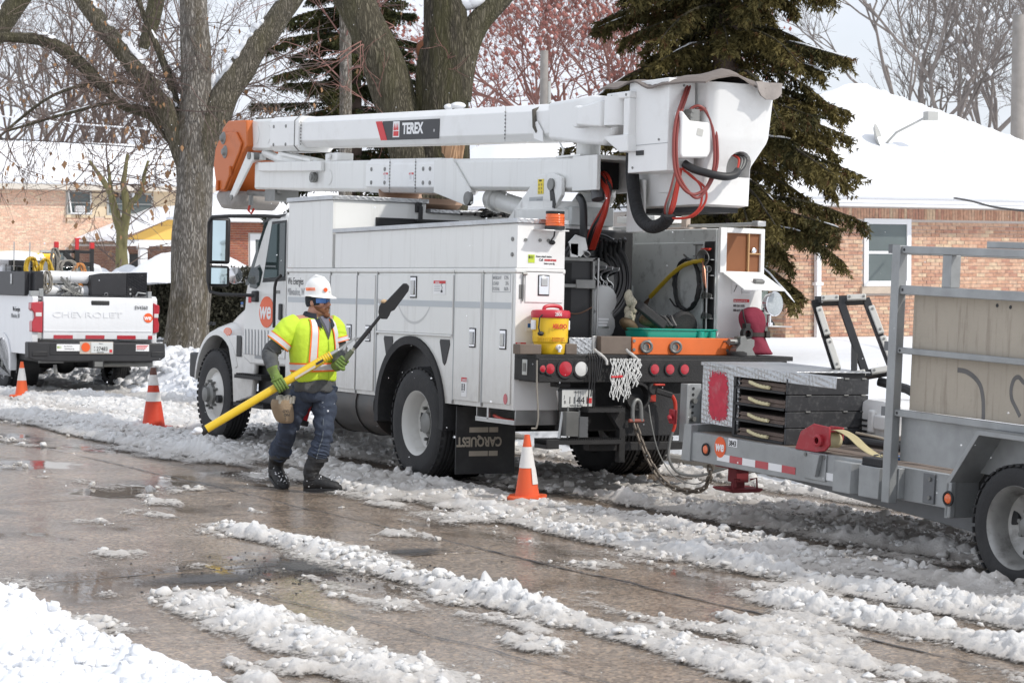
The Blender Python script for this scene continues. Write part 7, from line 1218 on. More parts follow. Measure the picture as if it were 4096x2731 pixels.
for z in (1.80, 1.58): b = MB(); b.cyl((.28,-.9,z),(1.75,-.9,z),.10,seg=24); b.lathe([(.101,.0),(.108,.005),(.108,.03),(.101,.035)], (.72,-.9,z), (1,0,0), 24); b.build('storage_tube', M_pw, PU)
b = MB(); b.box(.0,.14,-1.28,-1.2,1.50,1.58); b.box(.14,.21,-1.28,-1.2,1.49,1.62); b.build('tie_bracket', M_galv, PU, bevel=.006); b = MB(); b.box(1.90,1.96,-1.28,-1.2,1.50,1.60); b.tube([(1.72,-1.22,1.52),(1.75,-1.22,1.58),(1.92,-1.22,1.56)],.014,8); b.build('tie_bracket', M_galv, PU, bevel=.006)
sx, Y1 = .52, .45     # rack stands near the front of the bed
b = MB()
for x, z1 in ((.43+sx,2.38),(1.03+sx,2.38)): b.box(x-.03,x+.03,Y1-.03,Y1+.03,1.55,z1-.10)
b.box(-.35+sx,1.06+sx,Y1-.025,Y1+.025,1.98,2.06); b.box(.43+sx,1.06+sx,Y1-.025,Y1+.025,2.20,2.25); b.bar((.55+sx,Y1-.03,2.2),(.98+sx,Y1-.03,1.85),.03,.07); b.box(-.4+sx,1.0+sx,Y1-.02,Y1+.02,1.80,1.86); b.box(.72+sx,.80+sx,Y1-.08,Y1-.02,2.0,2.26); rk_ = b.build('bed_rack', M_black, PU, bevel=.005)
for x in (.43+sx, 1.03+sx): u('red_post_cap', M_red, x-.034,x+.034, Y1-.034,Y1+.034, 2.28,2.38, par=rk_)
b = MB(); b.box(.74+sx,.80+sx,Y1-.04,Y1,2.25,2.44); b.box(.73+sx,.83+sx,Y1-.04,Y1,2.43,2.45); b.build('red_stake', M_red, PU, bevel=.006)
b = MB(); [b.box(-.4+sx+k*.09,-.39+sx+k*.09,Y1-.01,Y1+.01,1.62,2.0) for k in range(17)]; [b.box(-.4+sx,1.0+sx,Y1-.01,Y1+.01,1.64+k*.09,1.645+k*.09) for k in range(4)]; b.build('rack_mesh', M_black, rk_, smooth=0)
text('BACKRACK', .075, (.05+sx,Y1-.028,1.995), RE, M_gy, rk_, 1.1, off=.002)
b = MB(); b.lathe([(.02,.10),(.04,.06),(.055,.0),(.10,-.09),(.115,-.10),(.10,-.088),(.03,-.01)], (.87+.42,.2,1.90), (-.1,1,.05), 24); b.ball((.87+.42,.19,1.90),(.03,.06,.03)); b.build('horn_speaker', mat('horn_grey', (.30,.34,.34), .5), PU)
M_amb = emit_mat('amber_beacon', (1.,.42,.03), .55); M_ambh = emit_mat('amber_lit', (1.,.72,.25), 6.)
b = MB(); b.box(.18+sx*1.12,.58+sx*1.12,.85,1.0,2.10,2.19); bo_ = b.build('light_bar', M_amb, PU, bevel=.03); b = MB(); b.ball((.24+sx*1.12,.845,2.15),(.045,.02,.035)); b.ball((.47+sx*1.12,.845,2.15),(.04,.02,.03)); b.build('lit_lamp', M_ambh, bo_); b = MB(); b.box(.22+sx*1.12,.55+sx*1.12,.86,.98,2.0,2.10); b.build('light_bar_mount', M_dsteel, PU)
for x in (-.28,-.02): u('rod', M_steel, x+sx-.008,x+sx+.008, .4,.416, 1.9,2.36, bevel=0)
for x in (-.2, .1): u('cable_hanger', M_galv, x+sx-.05+.1,x+sx+.05+.1, .28,.30, 1.75,2.05, bevel=.004)
# hanging cables and ropes
M_ycab = mat('yellow_cable', (.55,.36,.03), .5, var=.2); M_gcab = mat('grey_rope', (.27,.25,.22), .8, var=.2); M_ocab = mat('orange_rope', (.55,.24,.08), .8, var=.2)
rg_ = random.Random(6)
def loops(name, label, x, y, zt, w, h, n, m, tail=0, r=.012):
    b = MB()
    for k in range(n):
        dx = rg_.uniform(-.03,.03); ww = w*rg_.uniform(.7,1.1); hh = h*rg_.uniform(.75,1.1); pts = [(x+dx+ww*math.sin(2*math.pi*j/14), y+rg_.uniform(-.03,.03), zt-hh/2+hh/2*math.cos(2*math.pi*j/14)) for j in range(15)]; P_, _q = smooth_path(pts, [r]*15, 3); b.tube(P_, r, 6)
    for k in range(tail): pts = [(x+rg_.uniform(-.05,.05), y-.03, zt-h*.9), (x+rg_.uniform(-.08,.08), y-.05, zt-h*1.3), (x+rg_.uniform(-.08,.08), y-.06, zt-h*1.7)]; b.tube(pts, r, 6)
    return tag(b.build(name, m), label, 'cable')
ox, oy = 1.05, 16.54
loops('hanging_cable', 'yellow cable looped over the hanger at the left of the pickup bed', ox+.38, oy-.2, 2.10, .09, .42, 5, M_ycab, 0, .016); loops('hanging_cable', 'yellow cable looped over the second hanger beside the beacon of the pickup', ox+.62, oy-.2, 2.08, .09, .5, 5, M_ycab, 2, .016)
loops('hanging_rope', 'grey rope coil hanging from the middle post of the pickup rack', ox+.93, oy+.3, 2.25, .06, .55, 4, M_gcab, 3, .013); loops('hanging_rope', 'grey rope bundle knotted above the white tubes of the pickup', ox+.75, oy-.9, 2.05, .13, .24, 6, M_gcab, 2, .013); loops('hanging_rope', 'orange and brown cord bundle hanging over the white tubes of the pickup', ox+.93, oy-.9, 2.0, .09, .30, 6, M_ocab, 5, .013); loops('hanging_rope', 'grey cord coil hanging beside the tool box of the pickup', ox+.36, oy-1.1, 1.88, .06, .36, 6, M_gcab, 0, .012)
b = MB(); [b.tube([(ox+.62+rg_.uniform(-.1,.25), oy-1.05, 1.75+rg_.uniform(-.2,.05)), (ox+.66+rg_.uniform(-.1,.25), oy-1.1, 1.62), (ox+.7+rg_.uniform(-.12,.25), oy-1.1, 1.5)], .016, 6) for _ in range(16)]; tag(b.build('ground_clamps', M_dsteel), 'heap of grey metal clamps hanging below the cords in the pickup bed', 'clamps')
# ================================================================ the lineman
PN = thing('person', 'man in white hard hat and yellow high visibility vest walking with a long yellow pole', 'person')
M_skin = mat('skin', (.46,.235,.165), .55, var=.12, vs=14); M_vest = mat('vest_yellow', (.57,.77,.045), .75, var=.08, vs=5, stain=.22, staincol=(.32,.38,.05), ss=5, bump=.7, bs=11); M_refl = mat('reflective_band', (.66,.66,.68), .4, var=.06, vs=20); M_vor = mat('vest_orange', (.95,.19,.03), .7, var=.04)
M_jack = mat('grey_fleece', (.085,.088,.09), .95, var=.2, vs=12, bump=.5, bs=30); M_navy = mat('navy_collar', (.012,.016,.026), .8, var=.2); M_shirt = mat('shirt_grey', (.16,.16,.20), .9); M_boot = mat('boot_rubber', (.014,.014,.015), .6, var=.4, vs=12, bump=.4, bs=40)
M_hat = mat('hard_hat_white', (.80,.80,.77), .28, var=.03, coat=.4); M_beard = mat('beard', (.20,.085,.040), .9, var=.35, vs=40, bump=.8, bs=90); M_glove = mat('glove_green', (.15,.23,.05), .8, var=.35, vs=14, stain=.6, staincol=(.08,.075,.05), ss=9, bump=.4, bs=40); M_gpalm = mat('glove_palm', (.20,.13,.08), .85, var=.3, vs=12)
def jean_mat():
    m = mat('jeans', (.038,.050,.078), .9, var=.35, vs=5, stain=.75, staincol=(.13,.15,.17), ss=2.6, bump=.9, bs=16); return m
M_jean = jean_mat()
V3 = Vector
def tubeR(b, pts, rad, seg=18, n=6, wr=0., fr=9., seed=1, flat=1.):
    p_, r_ = smooth_path(pts, rad, n); s0 = len(b.v); b.tube(p_, r_, seg)
    if wr:
        for i in range(s0, len(b.v)):
            k = (i-s0)//seg
            if k < len(p_): v = V3(b.v[i]); d = v-p_[k]; w = vnoise(np.array([k*fr/len(p_)*2+.7*math.sin((i-s0) % seg*.7+seed)]), np.array([(i-s0) % seg*.22+seed]), seed)[0]-.5; b.v[i] = tuple(v+d*w*wr)
    return p_
LAT = V3((.978,.21,0)); FWD = V3((.21,-.978,0))
def ring(c, a, b_, z, n=32, pw=2.4, fwd=0.):
    o = []
    for k in range(n):
        t = 2*math.pi*k/n; ct, st = math.cos(t), math.sin(t); o.append(V3((c[0], c[1], z))+LAT*a*math.copysign(abs(ct)**(2/pw), ct)+FWD*(b_*math.copysign(abs(st)**(2/pw), st)+fwd))
    return o
TORSO = [(.80,.165,.125,-1.215,-.365),(.90,.175,.135,-1.215,-.368),(1.0,.172,.138,-1.216,-.370),(1.12,.182,.142,-1.217,-.372),(1.25,.200,.145,-1.218,-.374),(1.36,.208,.138,-1.219,-.376),(1.44,.195,.115,-1.22,-.377),(1.49,.135,.085,-1.22,-.378),(1.515,.08,.07,-1.218,-.381)]
def tors(z):
    T_ = TORSO
    for a, c in zip(T_, T_[1:]):
        if z <= c[0]: t = max(0, (z-a[0])/(c[0]-a[0])); return [a[i]+(c[i]-a[i])*t for i in range(5)]
    return list(T_[-1])
def surf(uu, z, off=0.): z_, a, b_, cx, cy = tors(z); a += off; b_ += off; t = min(.999, abs(uu)/a); return V3((cx, cy, z))+LAT*uu+FWD*b_*(1-t**2.4)**(1/2.4)
SHR, ELR, WRR, HDR = V3((-1.405,-.370,1.435)), V3((-1.60,-.315,1.185)), V3((-1.640,-.50,1.035)), V3((-1.618,-.564,.945))
SHL, ELL, WRL, HDL = V3((-1.035,-.375,1.430)), V3((-.985,-.40,1.195)), V3((-1.115,-.655,1.095)), V3((-1.17,-.755,1.085))
HPR, KNR, ANR, TOR = V3((-1.315,-.368,.86)), V3((-1.385,-.20,.53)), V3((-1.361,.15,.16)), V3((-1.36,.00,.03))
HPL, KNL, ANL = V3((-1.115,-.37,.86)), V3((-1.165,-.47,.50)), V3((-1.262,-.437,.12))
# head frame
HF = V3((.51,-.86,0)).normalized(); HL_ = V3((.86,.51,0)).normalized(); HU = V3((0,0,1)); HC = V3((-1.185,-.405,1.625))
Hm = Matrix((HF, HL_, HU)).transposed(); hp = lambda x, y, z: HC+Hm @ V3((x, y, z))
bd = MB()
bd.loft([ring((r[3], r[4]), r[1]*.94, r[2]*.94, r[0]) for r in TORSO[:-1]]+[ring((-1.215,-.382), .062, .062, 1.52), ring((-1.205,-.39), .058, .060, 1.57)])
for a in ([SHR,ELR,WRR,HDR],[SHL,ELL,WRL,HDL]): tubeR(bd, [tuple(V3((-1.22,-.376,1.42))), *a[:3], a[2].lerp(a[3],.35)], [.08,.062,.046,.026,.016], 14)
for a in ([V3((-1.26,-.37,.90)),HPR,KNR,KNR.lerp(ANR,.8),V3((-1.361,.155,.12)),V3((-1.362,.08,.07))],[V3((-1.17,-.37,.90)),HPL,KNL,KNL.lerp(ANL,.8),V3((-1.262,-.437,.09)),V3((-1.20,-.484,.055))]): tubeR(bd, a, [.10,.085,.060,.040,.030,.018], 14)
bd.ball(tuple(hp(-.008,0,.02)), (.098,.076,.112), 24, 16, Hm); bd.ball(tuple(hp(.030,0,-.065)), (.062,.056,.060), 18, 12, Hm); bd.ball(tuple(hp(.060,0,-.088)), (.030,.030,.028), 14, 10, Hm)
bd.tube([hp(.082,0,.022), hp(.100,0,-.002), hp(.118,0,-.022), hp(.098,0,-.034)], [.010,.012,.017,.012], 12); bd.ball(tuple(hp(.101,.010,-.028)), .010, 10, 8); bd.ball(tuple(hp(.101,-.010,-.028)), .010, 10, 8)
bd.tube([hp(.080,-.045,.030), hp(.096,0,.032), hp(.080,.045,.030)], .012, 10); [bd.ball(tuple(hp(.068,s*.045,-.020)), (.022,.020,.020), 12, 8, Hm) for s in (-1,1)]; bd.tube([hp(.088,-.020,-.058), hp(.096,0,-.057), hp(.088,.020,-.058)], .008, 10)
for s in (-1, 1): bd.ball(tuple(hp(-.012,s*.080,-.006)), (.020,.009,.032), 14, 10, Hm); bd.ball(tuple(hp(.076,s*.033,.010)), (.012,.014,.010), 10, 8, Hm)
body = bd.build('body', M_skin, PN); md = body.modifiers.new('remesh', 'REMESH'); md.mode = 'VOXEL'; md.voxel_size = .0065; md.use_smooth_shade = True; ms = body.modifiers.new('smooth', 'SMOOTH'); ms.factor = .5; ms.iterations = 3
# jeans
b = MB(); b.loft([ring((-1.215,-.368), .172, .135, .93), ring((-1.215,-.368), .176, .138, .86), ring((-1.215,-.37), .17, .13, .80), ring((-1.215,-.375), .12, .10, .755)])
pj = tubeR(b, [HPR+V3((0.01,0,.03)), HPR.lerp(KNR,.45), KNR, KNR.lerp(ANR,.3)+V3((0,-.01,0)), KNR.lerp(ANR,.52), KNR.lerp(ANR,.66)], [.115,.102,.084,.082,.092,.085], 26, 12, .38, 18, 3); pj2 = tubeR(b, [HPL+V3((-.01,0,.03)), HPL.lerp(KNL,.45), KNL, KNL.lerp(ANL,.25), KNL.lerp(ANL,.45), KNL.lerp(ANL,.58)], [.113,.100,.082,.080,.090,.083], 26, 12, .38, 18, 5); je = b.build('jeans', M_jean, PN, smooth=60, sub=1)
b = MB(); sd_ = (V3((-.62,-.78,0))); b.tube([p+V3((-.045,-.078,0))*(1.+.1*math.sin(i)) for i, p in enumerate(pj2[4:-2])], .0035, 5); b.build('seam', mat('jean_seam', (.13,.15,.17), .9), je)
# boots
def boot(an, heel, d, tip, sh, name='boot'):
    b = MB(); d = d.normalized(); up = V3((0,0,1)) if not tip else (V3((0,0,1))*math.cos(tip)+d*math.sin(tip)).normalized(); d2 = d if not tip else (d*math.cos(tip)-V3((0,0,1))*math.sin(tip)).normalized(); s = d2.cross(up).normalized(); rg = []
    for t, w, h in ((-.025,.032,.10),(0.,.056,.14),(.06,.058,.16),(.12,.058,.15),(.17,.064,.12),(.22,.067,.10),(.27,.060,.085),(.305,.040,.06),(.318,.014,.03)):
        c = heel+d2*t; rg.append([c+s*w*math.cos(a)*1.0+up*(h/2+h/2*math.sin(a)*(1 if math.sin(a) > 0 else .95)) for a in [2*math.pi*k/18 for k in range(18)]])
    b.loft(rg); tubeR(b, [heel+d2*.055+up*.09, heel+d2*.045+up*.17, sh.lerp(heel+d2*.045+up*.17,.4), sh], [.064,.070,.080,.084], 20, 6, .22, 10, 7); o = b.build(name, M_boot, PN, smooth=50, sub=1)
    b = MB(); b.loft([[heel+d2*t+s*w*sg+up*h for t, w, sg in ((-.02,.03,-1),(.06,.052,-1),(.17,.058,-1),(.23,.062,-1),(.30,.034,-1),(.315,.0,1),(.30,.034,1),(.23,.062,1),(.17,.058,1),(.06,.052,1),(-.02,.03,1))] for h in (-.004,.024)]); b.build('sole', M_boot, o, bevel=.004)
    b = MB(); P_ = [sh+V3((.088*math.cos(a), .088*math.sin(a), -.04)) for a in [2*math.pi*k/20 for k in range(21)]]; b.loft([[p+V3((0,0,-.016)), p+V3((0,0,.016))] for p in P_], cap=False, closed=False); b.build('boot_strap', M_black, o)
    P_ = [heel+d2*random.uniform(.0,.30)+s*random.uniform(-.058,.058)+up*random.uniform(.02,.13) for _ in range(90)]; P_ = [p for p in P_]; blobs(P_, .006, M_snow, 'snow', o, None); return o
boot(ANR, V3((-1.36,.20,.085)), V3((-.02,-1,0)), .34, KNR.lerp(ANR,.60)); boot(ANL, V3((-1.305,-.405,.006)), V3((.80,-.60,0)), 0, KNL.lerp(ANL,.50))
# jacket: hem and sleeves
b = MB(); zz = [.845,.87,.93,1.02]; b.loft([ring((-1.215,-.370), .205 if z < .9 else .19, .155 if z < .9 else .15, z, 40, 2.3) for z in zz])
for i in range(len(b.v)): v = V3(b.v[i]); b.v[i] = tuple(v+V3((v.x+1.215, v.y+.37, 0)).normalized()*.014*math.sin(13*math.atan2(v.y+.37, v.x+1.215)+v.z*8)+V3((0,0,.012*math.sin(5*v.x*8))))
tubeR(b, [SHR.lerp(ELR,.3), SHR.lerp(ELR,.75), ELR, ELR.lerp(WRR,.5), WRR], [.078,.074,.071,.062,.047], 20, 9, .36, 20, 4); tubeR(b, [SHL.lerp(ELL,.3), SHL.lerp(ELL,.75), ELL, ELL.lerp(WRL,.5), WRL], [.076,.072,.068,.060,.047], 20, 9, .36, 20, 6); b.build('jacket', M_jack, PN, smooth=60, sub=1)
# vest body with short sleeves
def vz(z, off): z_, a, b_, cx, cy = tors(z); return ring((cx, cy), a+off, b_+off, z, 40, 2.35)
b = MB(); b.loft([vz(z, o) for z, o in ((.945,.024),(.96,.026),(1.03,.026),(1.10,.026),(1.20,.027),(1.30,.026),(1.38,.025),(1.44,.022),(1.475,.018),(1.495,.012))])
for i in range(len(b.v)): v = V3(b.v[i]); w = .010*math.sin(9*math.atan2(v.y+.37, v.x+1.21)+5*v.z)*max(0, 1.25-v.z); b.v[i] = tuple(v+V3((v.x+1.215, v.y+.37, 0)).normalized()*w+V3((0, 0, .012*math.sin(3*math.atan2(v.y+.37, v.x+1.21)) if v.z < .97 else 0)))
sl = {}
for nm_, S_, E_, rr0 in (('r', SHR, ELR, (.085,.104,.108,.104)), ('l', SHL, ELL, (.080,.096,.098,.094))): sl[nm_] = tubeR(b, [S_+V3((.05 if nm_ == 'r' else -.05, 0, .02)), S_.lerp(E_,.12), S_.lerp(E_,.40), S_.lerp(E_,.68)], list(rr0), 24, 6, .12, 6, 8)
ve = b.build('vest', M_vest, PN, smooth=60, sub=1)
def hband(z0, z1, m, off, n=60, a0=0, a1=2*math.pi):
    g = []
    for k in range(n+1):
        t = a0+(a1-a0)*k/n; col = []
        for z in (z0, z1):
            z_, a, b_, cx, cy = tors(z); a += off; b_ += off; ct, st = math.cos(t), math.sin(t); p = V3((cx, cy, z))+LAT*a*math.copysign(abs(ct)**(2/2.35), ct)+FWD*b_*math.copysign(abs(st)**(2/2.35), st); w = .010*math.sin(9*math.atan2(p.y+.37, p.x+1.21)+5*z)*max(0, 1.25-z); col.append(p+V3((p.x+1.215, p.y+.37, 0)).normalized()*w)
        g.append(col)
    b = MB(); b.loft(g, cap=False, closed=False); return b.build('reflective_band' if m is M_refl else 'orange_edge', m, ve)
hband(1.045,1.093,M_refl,.0325); hband(1.030,1.046,M_vor,.0315); hband(1.092,1.108,M_vor,.0315)
def vband(u0, u1, m, off, z0=1.10, z1=1.478, sh=.05):
    b = MB(); g = []
    for k in range(22):
        z = z0+(z1-z0)*k/21; s_ = 1+sh*0; d = -.035*(k/21)**2*math.copysign(1, u0); g.append([surf(u0+d, z, off), surf(u1+d, z, off)])
    for k in range(1, 7): a = k/6*math.pi*.55; zt = z1+.012*math.sin(a); z_, A_, B_, cx, cy = tors(z1); d = -.035*math.copysign(1, u0); g.append([V3((cx, cy, zt))+LAT*(u0+d)+FWD*(B_*.75*math.cos(a*1.6)), V3((cx, cy, zt))+LAT*(u1+d)+FWD*(B_*.75*math.cos(a*1.6))])
    b.loft(g, cap=False, closed=False); return b.build('reflective_band' if m is M_refl else 'orange_edge', m, ve)
for c in (-.115, .150): vband(c-.026, c+.026, M_refl, .0335); vband(c-.038, c-.0255, M_vor, .0325); vband(c+.0255, c+.038, M_vor, .0325)
for nm_, S_, E_, rr_ in (('r', SHR, ELR, .110), ('l', SHL, ELL, .101)):
    for t0, t1, m, rd in ((.52,.64,M_refl,.004),(.49,.525,M_vor,.003),(.635,.67,M_vor,.003)): b = MB(); b.tube([S_.lerp(E_,t0), S_.lerp(E_,t1)], [rr_+rd, rr_+rd-.001], 26, cap=False); b.build('reflective_band' if m is M_refl else 'orange_edge', m, ve)
def front(u0f, u1f, z0, z1, m, name, off, n=14):
    b = MB(); g = []
    for k in range(n+1): z = z0+(z1-z0)*k/n; t = k/n; g.append([surf(u0f(t)+(u1f(t)-u0f(t))*j/4, z, off) for j in range(5)])
    b.loft(g, cap=False, closed=False); return b.build(name, m, PN)
front(lambda t: .035-.075*t, lambda t: .035+.085*t, 1.30, 1.50, M_jack, 'jacket_front', .030); front(lambda t: .035-.045*t, lambda t: .035+.050*t, 1.36, 1.505, M_shirt, 'shirt', .033); front(lambda t: .032, lambda t: .042, .95, 1.30, mat('vest_zip', (.42,.60,.03), .7), 'vest_zip', .031)
cl = MB(); g = []
for k in range(25):
    t = R_(115)+R_(310)*k/24; c0 = V3((-1.212,-.385,1.49)); d = LAT*math.cos(t)+FWD*math.sin(t); e = max(0, math.sin(t)); g.append([c0+d*.082+V3((0,0,.055-.02*e)), c0+d*.090+V3((0,0,.050-.02*e)), c0+d*(.115+.01*e)+V3((0,0,.0-.035*e)), c0+d*(.108)+V3((0,0,-.01-.035*e))])
cl.loft(g, cap=False); cl.build('collar', M_navy, PN, smooth=50)
fl_ = MB()
for s_, u0 in ((-1,-.030),(1,.085)): fl_.loft([[surf(u0, 1.485, .036+h), surf(u0+s_*.040, 1.478, .030+h), surf(u0+s_*.034, 1.425, .036+h), surf(u0-s_*.004, 1.395, .037+h)] for h in (0, .006)])
fl_.build('collar_point', M_navy, PN)
# beanie, hair line, beard, glasses, hard hat
b = MB(); b.loft([[hp(-.012+r*1.10*math.cos(a)*.098/.098, r*.86*math.sin(a), z+.012*(1 if math.cos(a) > .2 else -1)*abs(math.cos(a))) for a in [2*math.pi*k/24 for k in range(24)]] for r, z in ((.088,-.032),(.099,-.005),(.102,.04),(.09,.09),(.05,.125))]); b.build('beanie', M_navy, PN)
b = MB(); g = []
for k in range(21):
    a = R_(-112)+R_(224)*k/20; ca, sa = math.cos(a), math.sin(a); t = abs(a)/R_(112); lo = -.118+.055*t; hi = -.055+.03*t; r = 1.; g.append([hp(.016+.076*ca, .068*sa, hi), hp(.022+.079*ca, .071*sa, (hi+lo)/2+.010), hp(.026+.072*ca, .060*sa, lo), hp(.020+.045*ca, .040*sa, lo-.004), hp(.016+.055*ca, .055*sa, hi-.02)])
b.loft(g); b.tube([hp(.086,-.030,-.062), hp(.100,-.018,-.047), hp(.108,0,-.044), hp(.100,.018,-.047), hp(.086,.030,-.062)], [.007,.009,.009,.009,.007], 8); b.ball(tuple(hp(.088,0,-.112)), (.026,.034,.024), 14, 10, Hm); b.build('beard', M_beard, PN, smooth=60, sub=1)
b = MB(); g = []
for k in range(17): a = R_(-78)+R_(156)*k/16; ca, sa = math.cos(a), math.sin(a); hh = .021 if abs(a) > .25 else .013; g.append([hp(.012+.094*ca, .082*sa, .012+hh*.9), hp(.012+.097*ca, .085*sa, .012+hh*.9), hp(.014+.096*ca, .084*sa, .012-hh), hp(.010+.092*ca, .081*sa, .012-hh)])
b.loft(g); b.build('sunglasses', mat('blue_lens', (.02,.10,.30), .06, .6, .5, 25, coat=1.), PN)
b = MB(); [b.tube([hp(.03,s*.086,.022), hp(-.02,s*.088,.016), hp(-.05,s*.082,.004)], .005, 6) for s in (-1,1)]; b.build('glasses_arm', M_black, PN)
ht = MB(); g = []
for r, z, f in ((1.28,.048,1.0),(1.22,.056,.75),(1.04,.060,.2),(1.03,.075,0),(1.02,.105,0),(.95,.145,0),(.80,.178,0),(.55,.200,0),(.25,.210,0),(.03,.212,0)):
    g.append([hp(-.004+.118*r*math.cos(a)*(1+.20*f*max(0, math.cos(a))), .098*r*math.sin(a), z-.018*f*max(0, math.cos(a))+(.004*f if math.cos(a) < 0 else 0)+.008*math.cos(a)*0) for a in [2*math.pi*k/36 for k in range(36)]])
ht.loft(g); ho = ht.build('hard_hat', M_hat, PN, smooth=50); tilt = Matrix.Rotation(R_(0), 3, 'Y')
b = MB(); b.tube([hp(.115,0,.085), hp(.10,0,.15), hp(.05,0,.200), hp(-.02,0,.218), hp(-.08,0,.185), hp(-.115,0,.11)], [.014,.018,.02,.02,.018,.012], 10); b.build('hat_ridge', M_hat, ho)
ux = (Hm @ V3((.96,.0,-.02)), V3((0,0,1)))
for k in range(9): p = hp(-.055+.011*k, -.1025+.0009*(k-4)**2*.35, .098); b = MB(); b.bar(p, p+V3((0,0,.026))-Hm @ V3((.006,0,0)), .0045, .004, Hm @ V3((0,1,0))); b.build('hat_stripe', M_vor, ho)
disc(tuple(hp(.108,-.048,.105)), .018, .018, (Hm @ V3((.45,.9,0)), V3((0,0,1))), M_logo, ho, 'hat_logo', .006)
# gloves gripping the two poles
def grip(c, ax, nrm, rp, wrist, name='glove', th=1):
    ax = ax.normalized(); nrm = (nrm-ax*nrm.dot(ax)).normalized(); w = ax.cross(nrm); b = MB(); rf = rp+.013
    for i in range(4):
        o = (i-1.5)*.024; L = (250, 275, 265, 225)[i]; pts = [c+ax*o+(nrm*math.cos(R_(-55+L*k/9))+w*math.sin(R_(-55+L*k/9)))*(rf+.002*(k == 4)) for k in range(10)]; p_, r_ = smooth_path(pts, [.0145,.0145,.014,.0145,.013,.0135,.012,.0125,.011,.009], 2); b.tube(p_, r_, 10)
        for k in (0, 3, 6): b.ball(tuple(pts[k]), .0152-.0008*k/3, 8, 6)
    pts = [c+ax*th*(.030+.012*k/5)+(nrm*math.cos(R_(-70-120*k/5))+w*math.sin(R_(-70-120*k/5)))*(rf+.003) for k in range(6)]; b.tube(smooth_path(pts, [.018,.0165,.016,.0155,.0145,.011], 2)[0], smooth_path(pts, [.018,.0165,.016,.0155,.0145,.011], 2)[1], 10)
    pc = c+nrm*(rf+.012); M = Matrix((ax, w, nrm)).transposed(); b.ball(tuple(pc), (.054,.046,.022), 16, 10, M); b.tube([pc, pc.lerp(wrist,.5)+nrm*.006, wrist, wrist+(wrist-pc).normalized()*.045], [.042,.043,.042,.050], 14); return b.build(name, M_glove, PN, smooth=60)
PB, PT = V3((-2.22,-.30,.536)), V3((-1.085,-.72,1.250)); pa = (PT-PB).normalized(); hc_ = PB+pa*((V3((-1.60,-.54,.93))-PB).dot(pa))
grip(hc_, pa, V3((-.35,.1,.75)), .036, WRR)
SB, ST = V3((-1.172,-.775,1.071)), V3((-.70,-1.035,1.732)); sa_ = (ST-SB).normalized(); grip(SB+sa_*.055, sa_, V3((-.1,.7,-.35)), .024, WRL, th=-1)
bpy.context.view_layer.update()
# ---- things he carries
YP = thing('pole', 'long thick yellow fibreglass pole held across the man with snow on its lower end', 'pole')
b = MB(); b.tube([PB+pa*.05, PT-pa*.30, PT-pa*.16], [.035,.035,.033], 24); 
for k in range(6): b.lathe([(.034,0),(.037,.008),(.034,.016)], tuple(PT-pa*(.26-.022*k)), tuple(pa), 24)
b.build('tube', mat('pole_yellow', (.78,.53,.02), .35, var=.08, vs=6, stain=.4, staincol=(.42,.27,.03), ss=6, coat=.3), YP); b = MB(); b.tube([PT-pa*.16, PT-pa*.06, PT-pa*.05], [.024,.018,.010], 18); b.bar(PT-pa*.08, PT+pa*.12+V3((0,-.01,.02)), .012, .02); b.tube([PT-pa*.02+V3((0,-.03,-.02)), PT+V3((.0,-.03,.01))], .012, 8); b.tube([PT+pa*.1, PT+pa*.16], .006, 8); b.build('metal_head', M_steel, YP); b = MB(); b.cyl(PB-pa*.0, PB+pa*.052, .0365, seg=20); b.build('rubber_end', M_black, YP); b = MB(); b.ball(tuple(PB+V3((-.03,-.01,.015))), (.045,.04,.03)); b.ball(tuple(PB+V3((-.055,0,.0))), (.03,.03,.02)); b.build('snow', M_snow, YP)
s1 = pa.cross(V3((0,0,1))).normalized(); s1 = s1 if s1.dot(V3((-.4,-.9,0))) > 0 else -s1; up_ = s1.cross(pa); up_ = up_ if up_.z > 0 else -up_
decal(tuple(PT-pa*.50+s1*.0352-up_*.022), .20, .018, (pa, up_), mat('pole_label', (.55,.50,.42), .6, var=.2, vs=40), YP, 'label_strip', .001); decal(tuple(PT-pa*.285+s1*.0358-up_*.012), .07, .020, (pa, up_), M_dk, YP, 'label_strip', .001)
PS = thing('pole_saw', 'grey pole pruner with its blade in a black sheath held by the man', 'pole saw')
b = MB(); b.tube([SB, SB+sa_*.19], [.026,.022], 16); b.build('lower_grip', mat('olive_grip', (.10,.115,.07), .6), PS); b = MB(); b.tube([SB+sa_*.10, ST-sa_*.25], .0135, 14); b.build('shaft', mat('pole_grey', (.36,.35,.27), .5), PS); b = MB(); b.tube([SB+sa_*.22, SB+sa_*.44], .019, 14); b.tube([SB+sa_*.44, SB+sa_*.60], .0145, 14); b.build('foam_grip', M_black, PS)
sw = s1.copy(); sw = (sw-sa_*sw.dot(sa_)).normalized(); sn = sa_.cross(sw); sn = sn if sn.x < 0 else -sn; b = MB(); S0 = ST-sa_*.27; outl = [(-.02,-.012),(-.03,.02),(.0,.06),(.04,.055),(.07,.045),(.10,.06),(.30,.05),(.335,.03),(.34,.0),(.32,-.025),(.12,-.04),(.08,-.065),(.04,-.06),(.0,-.035)]
b.loft([[S0+sa_*a-sn*c+sw*h for a, c in outl] for h in (-.014,.014)]); b.build('blade_sheath', mat('sheath_black', (.016,.016,.017), .5, var=.3, vs=10), PS, bevel=.006); b = MB(); b.loft([[S0+sa_*a+sn*c+sw*h for a, c in ((.03,.04),(.06,.06),(.075,.10),(.09,.115),(.085,.075),(.10,.05))] for h in (-.005,.005)]); b.build('hook', M_steel, PS); b = MB(); b.ball(tuple(S0+sa_*.10+sn*.055), (.03,.02,.018)); b.build('saw_chip', mat('tan_fleece', (.5,.36,.22), .9), PS)
